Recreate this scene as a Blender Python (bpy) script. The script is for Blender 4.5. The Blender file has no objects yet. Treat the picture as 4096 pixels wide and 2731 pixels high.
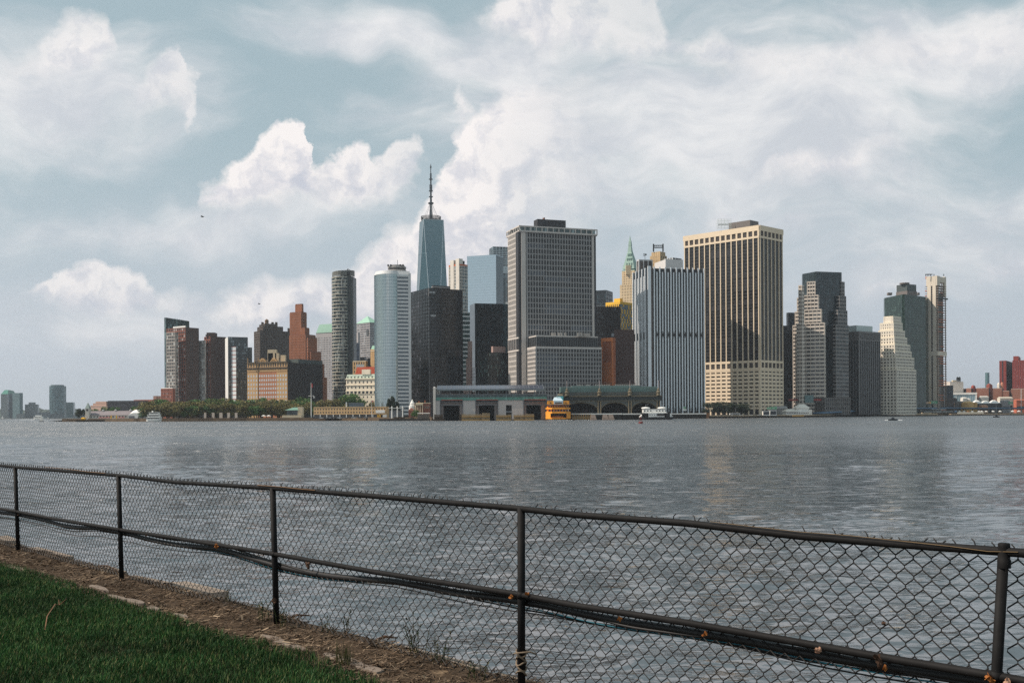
import bpy, math, random
import numpy as np
from mathutils import Vector, Matrix, noise as mnoise
rng = random.Random(7)
S = bpy.context.scene
COL = S.collection
# ------------------------------------------------------------------ camera geometry
# pixel frame of the photograph (4096 x 2731); principal point on the horizon
FPX, CX, CY, RL, HC = 4354.0, 2048.0, 1657.5, 0.0056, 5.0
def W(px, py, d):
    u = (px-CX)/FPX; v = (CY-py)/FPX
    return Vector((d*(u+v*RL), d, HC+d*(v-u*RL)))
def ZZ(py, d, px=2048): return W(px, py, d).z
# ------------------------------------------------------------------ mesh builder
class MB:
    def __init__(self): self.v=[]; self.f=[]; self.uv=[]; self.mi=[]
    def face(self, pts, uvs=None, m=0):
        b=len(self.v); self.v.extend([tuple(p) for p in pts]); self.f.append(tuple(range(b,b+len(pts))))
        self.uv.append(uvs if uvs else [(0.5,0.5)]*len(pts)); self.mi.append(m)
    def hexa(self, p, m=0):
        # p: 8 points, 0-3 bottom ccw, 4-7 top ccw
        b=len(self.v); self.v.extend([tuple(q) for q in p])
        for f in ((3,2,1,0),(4,5,6,7),(0,1,5,4),(1,2,6,5),(2,3,7,6),(3,0,4,7)):
            self.f.append(tuple(b+i for i in f)); self.uv.append([(0,0),(1,0),(1,1),(0,1)]); self.mi.append(m)
    def box(self, x0,x1,y0,y1,z0,z1, m=0):
        self.hexa([(x0,y0,z0),(x1,y0,z0),(x1,y1,z0),(x0,y1,z0),(x0,y0,z1),(x1,y0,z1),(x1,y1,z1),(x0,y1,z1)], m)
    def fbox(self, A, B, u0,u1,o0,o1,z0,z1, m=0):
        # box along wall line A->B (metres u from A), o = outward offset
        dx,dy=B[0]-A[0],B[1]-A[1]; L=math.hypot(dx,dy); dx/=L; dy/=L; nx,ny=dy,-dx
        P=lambda u,o,z:(A[0]+dx*u+nx*o, A[1]+dy*u+ny*o, z)
        self.hexa([P(u0,o1,z0),P(u1,o1,z0),P(u1,o0,z0),P(u0,o0,z0),P(u0,o1,z1),P(u1,o1,z1),P(u1,o0,z1),P(u0,o0,z1)], m)
    def prism(self, poly, z0, z1, m=0, mt=None, uvn=None, uvm=1, top=None):
        n=len(poly); u=0; tp = top or poly
        for i in range(n):
            a,b=poly[i],poly[(i+1)%n]; ta,tb=tp[i],tp[(i+1)%n]
            du=uvn[i] if uvn else 1
            self.face([(a[0],a[1],z0),(b[0],b[1],z0),(tb[0],tb[1],z1),(ta[0],ta[1],z1)],[(u,0),(u+du,0),(u+du,uvm),(u,uvm)],m)
            u+=du+7
        self.face([(p[0],p[1],z1) for p in tp],None,m if mt is None else mt)
        self.face([(p[0],p[1],z0) for p in reversed(poly)],None,m if mt is None else mt)
    def tube(self, path, r, n=6, m=0, caps=True):
        path=[Vector(p) for p in path]; rs=r if isinstance(r,(list,tuple)) else [r]*len(path)
        base=len(self.v); up=None
        for i,p in enumerate(path):
            t=(path[min(i+1,len(path)-1)]-path[max(i-1,0)])
            if t.length<1e-9: t=Vector((0,0,1))
            t.normalize()
            ref=Vector((0,0,1)) if abs(t.z)<.95 else Vector((1,0,0))
            a=t.cross(ref).normalized(); b=t.cross(a)
            for k in range(n):
                w=2*math.pi*k/n
                self.v.append(tuple(p+(a*math.cos(w)+b*math.sin(w))*rs[i]))
        for i in range(len(path)-1):
            for k in range(n):
                q=(base+i*n+k, base+i*n+(k+1)%n, base+(i+1)*n+(k+1)%n, base+(i+1)*n+k)
                self.f.append(q); self.uv.append([(0.5,0.5)]*4); self.mi.append(m)
        if caps and n>2:
            for s in (0,len(path)-1):
                self.f.append(tuple(base+s*n+k for k in (range(n) if s else reversed(range(n))))); self.uv.append([(0.5,0.5)]*n); self.mi.append(m)
    def lathe(self, c, prof, n=16, m=0):
        base=len(self.v)
        for (r,z) in prof:
            for k in range(n):
                w=2*math.pi*k/n; self.v.append((c[0]+r*math.cos(w),c[1]+r*math.sin(w),z))
        for i in range(len(prof)-1):
            for k in range(n):
                self.f.append((base+i*n+k,base+i*n+(k+1)%n,base+(i+1)*n+(k+1)%n,base+(i+1)*n+k)); self.uv.append([(0,0),(1,0),(1,1),(0,1)]); self.mi.append(m)
        self.f.append(tuple(base+(len(prof)-1)*n+k for k in range(n))); self.uv.append([(0.5,0.5)]*n); self.mi.append(m)
    def build(self, name, mats, parent=None, smooth=False, origin=None):
        me=bpy.data.meshes.new(name)
        o=Vector(parent.location) if parent is not None and origin is None else (Vector(origin) if origin is not None else Vector((0,0,0)))
        if parent is not None and parent.parent is not None and origin is None:
            o=o+parent.parent.location
        me.from_pydata([(x-o.x,y-o.y,z-o.z) for x,y,z in self.v],[],self.f)
        uvl=me.uv_layers.new(name='UVMap')
        flat=[c for f in self.uv for t in f for c in t]
        uvl.data.foreach_set('uv',flat)
        mats=mats if isinstance(mats,(list,tuple)) else [mats]
        for m in mats: me.materials.append(m)
        me.polygons.foreach_set('material_index',self.mi)
        if smooth: me.polygons.foreach_set('use_smooth',[True]*len(self.f))
        me.update()
        ob=bpy.data.objects.new(name,me); COL.objects.link(ob)
        if parent is not None: ob.parent=parent
        elif origin is not None: ob.location=o
        return ob
def tag(o,label,cat,group=None,kind=None):
    if label: o['label']=label
    if cat: o['category']=cat
    if group: o['group']=group
    if kind: o['kind']=kind
    return o
def empty(name, loc, label, cat, group=None):
    e=bpy.data.objects.new(name,None); COL.objects.link(e); e.location=loc; e.empty_display_size=.2
    return tag(e,label,cat,group)
def copy_tree(o, loc, label=None, group=None, rz=None, sc=None):
    c=o.copy(); COL.objects.link(c); c.location=loc
    if label: c['label']=label
    if group: c['group']=group
    if rz is not None: c.rotation_euler=(0,0,rz)
    if sc is not None: c.scale=sc if hasattr(sc,'__len__') else (sc,sc,sc)
    for ch in list(o.children):
        d=ch.copy(); COL.objects.link(d); d.parent=c
        for g in list(ch.children):
            e=g.copy(); COL.objects.link(e); e.parent=d
    return c
# ------------------------------------------------------------------ materials
def lin(c):
    f=lambda x: x/12.92 if x<=.04045 else ((x+.055)/1.055)**2.4
    return tuple(f(x/255.) for x in c)
class NT:
    def __init__(s,t): s.t=t
    def n(s,ty,**kw):
        nd=s.t.nodes.new(ty)
        for k,v in kw.items(): setattr(nd,k,v)
        return nd
    def put(s,sock,v):
        if hasattr(v,'is_linked') or isinstance(v,bpy.types.NodeSocket): s.t.links.new(v,sock)
        else:
            if hasattr(sock.default_value,'__len__') and not hasattr(v,'__len__'): v=(v,)*len(sock.default_value)
            if hasattr(sock.default_value,'__len__') and len(sock.default_value)==4 and len(v)==3: v=tuple(v)+(1,)
            sock.default_value=v
    def m(s,op,a,b=0.5,c=0.5,clamp=False):
        nd=s.n('ShaderNodeMath',operation=op,use_clamp=clamp)
        for i,x in enumerate((a,b,c)): s.put(nd.inputs[i],x)
        return nd.outputs[0]
    def vm(s,op,a,b=(0,0,0),out=0):
        nd=s.n('ShaderNodeVectorMath',operation=op); s.put(nd.inputs[0],a)
        if op=='SCALE': s.put(nd.inputs['Scale'],b)
        else: s.put(nd.inputs[1],b)
        return nd.outputs[out]
    def mix(s,f,a,b,bt='MIX'):
        nd=s.n('ShaderNodeMix',data_type='RGBA',blend_type=bt); s.put(nd.inputs[0],f); s.put(nd.inputs[6],a); s.put(nd.inputs[7],b)
        return nd.outputs[2]
    def noise(s,vec,scale,detail=4,rough=.55,dist=0,out=0):
        nd=s.n('ShaderNodeTexNoise'); 
        if vec is not None: s.put(nd.inputs['Vector'],vec)
        s.put(nd.inputs['Scale'],scale); s.put(nd.inputs['Detail'],detail); s.put(nd.inputs['Roughness'],rough); s.put(nd.inputs['Distortion'],dist)
        return nd.outputs[out]
    def mr(s,v,a,b,c=0.,d=1.,smooth=True):
        nd=s.n('ShaderNodeMapRange',interpolation_type='SMOOTHSTEP' if smooth else 'LINEAR')
        for i,x in enumerate((v,a,b,c,d)): s.put(nd.inputs[i],x)
        return nd.outputs[0]
def newmat(name):
    m=bpy.data.materials.new(name); m.use_nodes=True
    t=NT(m.node_tree); b=m.node_tree.nodes['Principled BSDF']
    return m,t,b
MATS={}
def mat(name,c,rough=.7,var=.18,scale=.15,metal=0.,spec=.4,detail=5):
    if name in MATS: return MATS[name]
    m,t,b=newmat(name); L=lin(c)
    tc=t.n('ShaderNodeTexCoord').outputs['Object']
    n=t.noise(tc,scale,detail,.65)
    f=t.mr(n,.25,.75,1-var,1+var,False)
    t.put(b.inputs['Base Color'],t.vm('SCALE',L,f)); 
    b.inputs['Roughness'].default_value=rough; b.inputs['Metallic'].default_value=metal; b.inputs['Specular IOR Level'].default_value=spec
    MATS[name]=m; return m
def glass(name,dark,light=None,p_light=.12,rough=.12,metal=0.,tilt=.03,var=.5,spec=.6,blind=None,p_blind=.0):
    """glazing: one random tone per window cell (uv are counted in bays and floors)"""
    if name in MATS: return MATS[name]
    m,t,b=newmat(name)
    uv=t.n('ShaderNodeTexCoord').outputs['UV']
    cell=t.vm('FLOOR',uv)
    wn=t.n('ShaderNodeTexWhiteNoise',noise_dimensions='3D'); t.put(wn.inputs['Vector'],cell)
    r,col=wn.outputs['Value'],wn.outputs['Color']
    D=lin(dark); Lc=lin(light or dark)
    base=t.vm('SCALE',D,t.mr(r,0,1,1-var,1+var,False))
    f=t.m('GREATER_THAN',r,1-p_light)
    c=t.mix(f,base,Lc)
    if blind:
        sp=t.n('ShaderNodeSeparateColor'); t.put(sp.inputs[0],col)
        c=t.mix(t.m('LESS_THAN',sp.outputs[1],p_blind),c,lin(blind))
    t.put(b.inputs['Base Color'],c)
    b.inputs['Roughness'].default_value=rough; b.inputs['Metallic'].default_value=metal; b.inputs['Specular IOR Level'].default_value=spec
    if tilt:
        g=t.n('ShaderNodeNewGeometry')
        off=t.vm('SCALE',t.vm('SUBTRACT',col,(.5,.5,.5)),tilt)
        t.put(b.inputs['Normal'],t.vm('NORMALIZE',t.vm('ADD',g.outputs['Normal'],off)))
    MATS[name]=m; return m
# ------------------------------------------------------------------ building helpers
def rect(pl,pc,pr,py,D,phi,lmin=None):
    """footprint of a rectangular block: near corner at pixel column pc and distance D, turned by phi degrees;
    its left face ends at column pl, its right face at column pr."""
    C=W(pc,py,D); f=math.radians(phi); a=(-math.sin(f),math.cos(f)); b=(math.cos(f),math.sin(f))
    out=[]
    for p,dr in ((pl,a),(pr,b)):
        k=(W(p,py,1.0).x)
        l=(k*C.y-C.x)/(dr[0]-k*dr[1]); out.append(abs(l))
    la,lb=out
    if lmin: la=max(la,lmin) if la<3 else la; lb=max(lb,lmin) if lb<3 else lb
    Lp=(C.x+a[0]*la,C.y+a[1]*la); Rp=(C.x+b[0]*lb,C.y+b[1]*lb)
    return [Lp,(C.x,C.y),Rp,(Lp[0]+Rp[0]-C.x,Lp[1]+Rp[1]-C.y)]
def lerp2(A,B,t): return (A[0]+(B[0]-A[0])*t, A[1]+(B[1]-A[1])*t)
def dist2(A,B): return math.hypot(B[0]-A[0],B[1]-A[1])
GZ=2.3   # street level of the far shore
def facade(mb,A,B,z0,z1,n,m,pw,sh,t=.35,first=True,last=True,mp=0,ms=0,ext=True,ts=None,bot=True):
    """relief of a wall: n bays with piers pw wide, m floors with spandrels sh high"""
    L=dist2(A,B); ts=ts if ts is not None else t*.7
    if pw>0 and n>0:
        bw=L/n
        for i in range(n+1):
            if (i==0 and not first) or (i==n and not last): continue
            c=i*bw; u0,u1=c-pw/2,c+pw/2
            if i==0: u0,u1=(-t if ext else 0),pw*.75
            if i==n: u0,u1=L-pw*.75,L
            mb.fbox(A,B,u0,u1,-.05,t,z0,z1,mp)
    if sh>0 and m>0:
        fh=(z1-z0)/m
        for j in range(0 if bot else 1,m+1):
            c=z0+j*fh; a,b=c-sh/2,c+sh/2
            if j==0: a,b=z0,z0+sh*.6
            if j==m: a,b=z1-sh*.6,z1+.02
            mb.fbox(A,B,0.01,L-.01,-.05,ts,a,b,ms)
SPLIT=set('roof_unit roof_vent roof_block lantern flagpole slip opening belt red_beam shaded_recess bay_frame bay_return lifeboat pillar porthole gable dormer dormer_pane bridge_wing column chimney finial roof_house side_window saloon_window upper_window arched_window roof_plant penthouse roof_form balcony tent_roof core_wall pilaster wing centre_bay attic roof_gantry slip_bridge pier_wall arch_wall white_edge timber_face lit_pane open_floor cornice lower_cornice stone_tier roof_house stair_tower roof_rail balcony_band checker_panel'.split())
def islands(mb):
    """separate pieces of a mesh under construction, told apart by shared corner positions"""
    par={}
    def find(a):
        while par[a]!=a: par[a]=par[par[a]]; a=par[a]
        return a
    key=[tuple(round(c,3) for c in v) for v in mb.v]
    for k in key: par.setdefault(k,k)
    for f in mb.f:
        a=find(key[f[0]])
        for i in f[1:]:
            b=find(key[i])
            if a!=b: par[b]=a
    out={}
    for f,uv,m in zip(mb.f,mb.uv,mb.mi):
        out.setdefault(find(key[f[0]]),MB()).face([mb.v[i] for i in f],uv,m)
    return list(out.values())
class Bld:
    def __init__(s,name,label,cat,c,group=None):
        s.e=empty(name,(c[0],c[1],GZ),label,cat,group); s.mb={}; s.order=[]
    def get(s,part,*mats):
        if part not in s.mb: s.mb[part]=(MB(),list(mats)); s.order.append(part)
        return s.mb[part][0]
    def block(s,poly,z0,z1,gm,wm,faces,m,sh,t=.35,roof=None,part='wall',gpart='glazing',**kw):
        """faces: one (bays, pier width) per edge of the footprint, None = plain"""
        g=s.get(gpart,gm,roof or mat('roof_felt',(70,70,72)))
        g.prism(poly,z0,z1,0,1,[ (f[0] if f else 3) for f in faces],m)
        w=s.get(part,wm)
        for i,f in enumerate(faces):
            if f: facade(w,poly[i],poly[(i+1)%len(poly)],z0,z1,f[0],m,f[1],f[2] if len(f)>2 else sh,t,**kw)
    def pbox(s,part,m_,pl,pr,pyt,pyb,D,depth,phi=0,pc=None):
        """a rooftop block between two pixel columns"""
        if phi==0:
            a=W(pl,pyt,D); b=W(pr,pyt,D); s.get(part,m_).box(a.x,b.x,D,D+depth,W(pl,pyb,D).z,a.z)
        else:
            r=rect(pl,pc,pr,pyt,D,phi); s.get(part,m_).prism(r,W(pc,pyb,D).z,W(pc,pyt,D).z)
    def done(s):
        for p in s.order:
            mb,ms=s.mb[p]
            nm=p.split('#')[0]
            if nm in SPLIT:
                pcs=islands(mb)
                if 1<len(pcs)<=100:
                    for q in pcs: q.build(nm,ms,s.e)
                    continue
            ob=mb.build(nm,ms,s.e)
        return s.e
def window_parts(T,A,B,z0,z1,n,m,ww,wh,fm,pm,limit=100,skip=None):
    """single windows (frame with pane) standing on a wall, each a part of its own"""
    dx,dy=B[0]-A[0],B[1]-A[1]; L=math.hypot(dx,dy); dx/=L; dy/=L
    mb=MB(); A0=(0,0); B0=(dx,dy)
    e=min(.12*ww,.15)
    mb.fbox(A0,B0,-ww/2,ww/2,-.1,.06,-wh/2,wh/2,0)
    pn=MB(); pn.fbox(A0,B0,-ww/2+e,ww/2-e,.0,.09,-wh/2+e,-.04); pn.fbox(A0,B0,-ww/2+e,ww/2-e,.0,.09,.04,wh/2-e)
    me=None; pme=None; k=0; rest=MB()
    for j in range(m-1,-1,-1):
        for i in range(n):
            if skip and skip(i,j): continue
            u=L*(i+.5)/n; z=z0+(z1-z0)*(j+.5)/m
            p=Vector((A[0]+dx*u,A[1]+dy*u,z))
            if k<limit:
                if me is None:
                    ob=mb.build('window',fm,None); me=ob.data; po=pn.build('pane',pm,None); pme=po.data
                else:
                    ob=bpy.data.objects.new('window',me); COL.objects.link(ob); po=bpy.data.objects.new('pane',pme); COL.objects.link(po)
                ob.parent=T; ob.location=p-Vector(T.location); po.parent=ob
            else:
                b=len(rest.v)
                rest.v.extend([(x+p.x,y+p.y,q+p.z) for x,y,q in mb.v]); rest.f.extend([tuple(b+i_ for i_ in f) for f in mb.f]); rest.uv.extend(mb.uv); rest.mi.extend(mb.mi)
                b=len(rest.v)
                rest.v.extend([(x+p.x,y+p.y,q+p.z) for x,y,q in pn.v]); rest.f.extend([tuple(b+i_ for i_ in f) for f in pn.f]); rest.uv.extend(pn.uv); rest.mi.extend([1]*len(pn.mi))
            k+=1
    if rest.v:
        ob=rest.build('window',[fm,pm],T); ob['kind']='stuff'
# ------------------------------------------------------------------ camera, light, sky
cam=bpy.data.cameras.new('camera'); co=bpy.data.objects.new('camera',cam); COL.objects.link(co)
cam.sensor_fit='HORIZONTAL'; cam.sensor_width=36; cam.lens=36*FPX/4096; cam.shift_y=(CY-1365.5)/4096
cam.clip_start=.1; cam.clip_end=60000
cr,sr=math.cos(RL),math.sin(RL)
co.matrix_world=Matrix(((cr,sr,0,0),(0,0,-1,0),(-sr,cr,0,HC),(0,0,0,1)))
S.camera=co
SUN_EL=math.radians(46); SUN_V=Vector((-math.cos(SUN_EL),-.06,math.sin(SUN_EL))).normalized()
sl=bpy.data.lights.new('sun','SUN'); so=bpy.data.objects.new('sun',sl); COL.objects.link(so)
sl.energy=4.4; sl.angle=math.radians(.53); sl.color=(1.0,.89,.78)
so.rotation_euler=(-SUN_V).to_track_quat('-Z','Y').to_euler()
S.view_settings.view_transform='Standard'; S.view_settings.look='None'; S.view_settings.exposure=.14; S.view_settings.gamma=1
wd=bpy.data.worlds.new('World'); S.world=wd; wd.use_nodes=True
for n_ in list(wd.node_tree.nodes): wd.node_tree.nodes.remove(n_)
T=NT(wd.node_tree)
SKY_STRENGTH=.1
# cloud outlines along the azimuth: (x, top, base, opacity), one list per cloud deck
CLOUDS=[
 [(0,640,672,.5),(20,650,660,0),(45,690,692,0),(80,665,700,.75),(150,610,708,.85),(200,592,712,.85),(250,602,715,.8),(300,592,712,.8),(345,607,705,.75),(375,650,712,.6),(430,662,730,.6),(470,690,740,.75),(520,655,748,.9),(560,625,750,.95),(610,608,748,.95),(660,625,740,.92),(720,608,735,.92),(770,612,738,.95),(810,600,740,.9),(840,560,745,1),(880,520,740,1),(920,500,730,1),(960,500,720,1),(990,445,700,1),(1020,370,690,1),(1050,300,680,1),(1090,265,660,1),(1130,215,640,.9),(1200,190,620,.65),(1300,170,600,.35),(1420,150,600,0)],
 [(463,452,455,0),(472,420,462,.9),(500,395,468,1),(540,365,472,1),(572,335,474,1),(592,300,474,1),(630,268,474,1),(675,255,472,1),(702,268,468,1),(710,310,465,1),(716,366,462,.95),(740,368,462,.9),(775,340,462,.95),(830,320,458,.95),(858,324,452,.9),(874,352,448,.85),(910,325,440,.8),(945,300,425,.75),(968,298,400,.7),(978,320,370,.45),(990,340,350,0),(1600,530,545,0),(1650,480,545,.5),(1690,487,545,.5),(1720,520,540,.2),(1760,512,535,.35),(1820,482,530,.5),(1870,482,510,.25),(1890,490,495,0)],
 [(0,130,190,.3),(50,115,200,.35),(95,90,190,.4),(118,40,180,.6),(165,14,170,.7),(215,16,165,.72),(245,20,150,.7),(258,60,130,.55),(266,95,110,0),(285,215,235,0),(315,190,262,.3),(345,135,250,.5),(385,108,225,.6),(420,98,235,.66),(436,150,285,.6),(448,140,290,.5),(458,150,200,.35),(466,160,175,0),(1090,20,50,0),(1130,-30,70,.8),(1250,-40,105,.8),(1380,-40,125,.65),(1500,-40,130,.5),(1560,75,130,.55),(1640,80,160,.6),(1760,105,180,.45),(1900,95,180,.35),(2100,60,160,.4),(2352,30,160,.4)],
 [(1740,402,404,0),(1775,375,412,.5),(1830,347,415,.6),(1900,337,408,.62),(1980,324,395,.6),(2050,324,365,.5),(2085,340,345,0),(2092,318,325,0),(2130,290,325,.4),(2180,282,310,.3),(2215,285,290,0),(2216,650,655,0),(2240,610,650,.4),(2300,590,650,.5),(2352,575,665,.5)],
 [(1028,195,205,0),(1045,182,262,.75),(1080,232,285,.75),(1105,255,272,0),(1200,478,490,0),(1240,450,520,.55),(1290,440,520,.5),(1340,470,520,0),(1930,668,672,0),(2000,640,690,.35),(2110,622,690,.4),(2170,640,680,.3),(2200,650,655,0)]]
VEIL=[ # soft, high, grey sheets
 (1650,300,680,250,0,1.0),(1200,150,260,150,-12,1),(880,80,380,75,0,.8),(2150,120,430,130,0,.9),(130,240,300,150,10,.95),(420,520,520,55,0,.5),
 (2250,520,420,120,15,.6),(500,760,700,60,0,.6)]
def blobs(t,p,lst,k=1.0):
    acc=None
    for (x,y,rx,ry,ro,w) in lst:
        q=p
        if acc is not None:   # chained, so that the shader compiler works through the masses one by one
            nd=t.n('ShaderNodeVectorMath',operation='MULTIPLY_ADD'); t.put(nd.inputs[0],acc); t.put(nd.inputs[1],(1e-9,1e-9,0)); t.put(nd.inputs[2],p); q=nd.outputs[0]
        mp=t.n('ShaderNodeMapping',vector_type='TEXTURE'); t.put(mp.inputs['Vector'],q)
        mp.inputs['Location'].default_value=((x-1176)/2500.,(952-y)/2500.,0); mp.inputs['Rotation'].default_value=(0,0,math.radians(ro)); mp.inputs['Scale'].default_value=(rx/2500.*k,ry/2500.*k,1)
        l=t.vm('LENGTH',mp.outputs[0],out=1)
        v=t.m('MULTIPLY_ADD',l,-w,w)
        acc=v if acc is None else t.m('SMOOTH_MAX',acc,v,.12)
    return acc
def build_world():
    d=T.n('ShaderNodeTexCoord').outputs['Generated']
    sx=T.n('ShaderNodeSeparateXYZ'); T.put(sx.inputs[0],d)
    ya=T.m('MAXIMUM',T.m('ABSOLUTE',sx.outputs[1]),.14)
    u=T.m('DIVIDE',sx.outputs[0],ya); v=T.m('DIVIDE',sx.outputs[2],ya)
    cb=T.n('ShaderNodeCombineXYZ'); T.put(cb.inputs[0],u); T.put(cb.inputs[1],v); cb.inputs[2].default_value=0
    p=cb.outputs[0]
    sky=T.n('ShaderNodeTexSky',sky_type='NISHITA'); sky.sun_disc=False; sky.sun_elevation=SUN_EL; sky.sun_rotation=math.radians(265)
    sky.air_density=1.0; sky.dust_density=2.5; sky.ozone_density=1.0; sky.altitude=10
    K=1/SKY_STRENGTH
    base=T.mix(.80,sky.outputs[0],(.375*K,.485*K,.515*K))
    # paler, lavender air towards the horizon
    hz=T.mr(v,0,.30,1,0); base=T.mix(T.m('MULTIPLY',hz,.85),base,(.555*K,.59*K,.665*K))
    wv=T.vm('SCALE',T.vm('SUBTRACT',T.noise(p,4.5,3,.55,out=1),(.5,.5,.5)),.16)
    pv=T.vm('MULTIPLY',T.vm('ADD',p,wv),(1,1,0))
    vb=blobs(T,pv,VEIL,1.25)
    vn=T.m('SUBTRACT',T.noise(T.vm('MULTIPLY',pv,(5,13,1)),1.1,6,.62),.5)
    vf=T.m('MULTIPLY_ADD',vn,1.7,vb)
    vm_=T.m('MULTIPLY',T.mr(vf,-.20,.75),.86)
    vt=T.noise(T.vm('MULTIPLY',pv,(1,1.7,1)),9,6,.62)
    vcol=T.mix(T.mr(vt,.34,.66),(.60*K,.62*K,.665*K),(.85*K,.835*K,.835*K))
    c1=T.mix(vm_,base,vcol)
    # cumulus decks
    w1=T.vm('SCALE',T.vm('SUBTRACT',T.noise(p,15,2,.5,out=1),(.5,.5,.5)),.040)
    w2=T.vm('SCALE',T.vm('SUBTRACT',T.noise(p,52,4,.62,out=1),(.5,.5,.5)),.024)
    q=T.vm('ADD',T.vm('ADD',p,w1),w2)
    sq=T.n('ShaderNodeSeparateXYZ'); T.put(sq.inputs[0],q); pos=T.m('ADD',sq.outputs[0],.5); vw=sq.outputs[1]
    soft=T.mr(T.noise(p,6,2,.5),.38,.62,.006,.022)
    msk=None; g=None
    for deck in CLOUDS:
        cr_=T.n('ShaderNodeValToRGB'); T.put(cr_.inputs[0],pos); e=cr_.color_ramp.elements
        for i,(x,t_,b_,o_) in enumerate(deck):
            ps=(x-1176)/2500.+.5; col=((952-t_)/1250.,(952-b_)/1250.,o_,1)
            if i<2: e[i].position=ps; el=e[i]
            else: el=e.new(ps)
            el.color=col
        sc_=T.n('ShaderNodeSeparateColor'); T.put(sc_.inputs[0],cr_.outputs[0])
        top=T.m('MULTIPLY',sc_.outputs[0],.5); bot=T.m('MULTIPLY',sc_.outputs[1],.5)
        up=T.m('DIVIDE',T.m('SUBTRACT',top,vw),soft,.5,True); dn=T.mr(T.m('SUBTRACT',vw,bot),-.008,.015)
        m_=T.m('MULTIPLY',T.m('MULTIPLY',up,dn),sc_.outputs[2])
        gi=T.m('DIVIDE',T.m('SUBTRACT',vw,bot),T.m('MAXIMUM',T.m('SUBTRACT',top,bot),.02),.5,True)
        if msk is None: msk,g=m_,gi
        else: g=T.m('ADD',T.m('MULTIPLY',g,T.m('SUBTRACT',1,m_)),T.m('MULTIPLY',gi,m_)); msk=T.m('MAXIMUM',msk,m_)
    r0=T.noise(q,20,5,.6); r1=T.noise(T.vm('ADD',q,(-.013,.012,0)),20,5,.6)
    rel=T.m('SUBTRACT',r0,r1)
    sh=T.m('ADD',T.m('MULTIPLY_ADD',g,.50,.36),T.m('MULTIPLY',rel,2.5),.5,True)
    ccol=T.n('ShaderNodeValToRGB'); T.put(ccol.inputs[0],sh)
    e=ccol.color_ramp.elements
    e[0].position=.08; e[0].color=(.55,.57,.64,1); e[1].position=.80; e[1].color=(.92,.87,.85,1)
    e2=e.new(.45); e2.color=(.70,.69,.725,1)
    cc=T.vm('SCALE',ccol.outputs[0],K)
    fin=T.mix(T.m('MULTIPLY',msk,.97),c1,cc)
    fin=T.mix(T.mr(sx.outputs[2],-.02,0.),(.2*K,.22*K,.25*K),fin)
    bg=T.n('ShaderNodeBackground'); T.put(bg.inputs[0],fin); bg.inputs[1].default_value=SKY_STRENGTH
    out=T.n('ShaderNodeOutputWorld'); T.put(out.inputs[0],bg.outputs[0])
build_world()
wd.cycles.sampling_method='MANUAL'; wd.cycles.sample_map_resolution=512
# ------------------------------------------------------------------ haze
def build_haze():
    mb=MB(); mb.box(-14000,14000,-300,22000,-5,575)
    m=bpy.data.materials.new('haze_air'); m.use_nodes=True; nt=m.node_tree
    for n_ in list(nt.nodes): nt.nodes.remove(n_)
    t=NT(nt); o=t.n('ShaderNodeOutputMaterial'); v=t.n('ShaderNodeVolumePrincipled')
    v.inputs['Color'].default_value=(.80,.88,.97,1); v.inputs['Density'].default_value=4.8e-5; v.inputs['Anisotropy'].default_value=.2
    nt.links.new(v.outputs[0],o.inputs['Volume'])
    ob=mb.build('haze',m); tag(ob,'pale air over the harbour that softens the far skyline','haze',None,'stuff')
build_haze()
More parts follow.
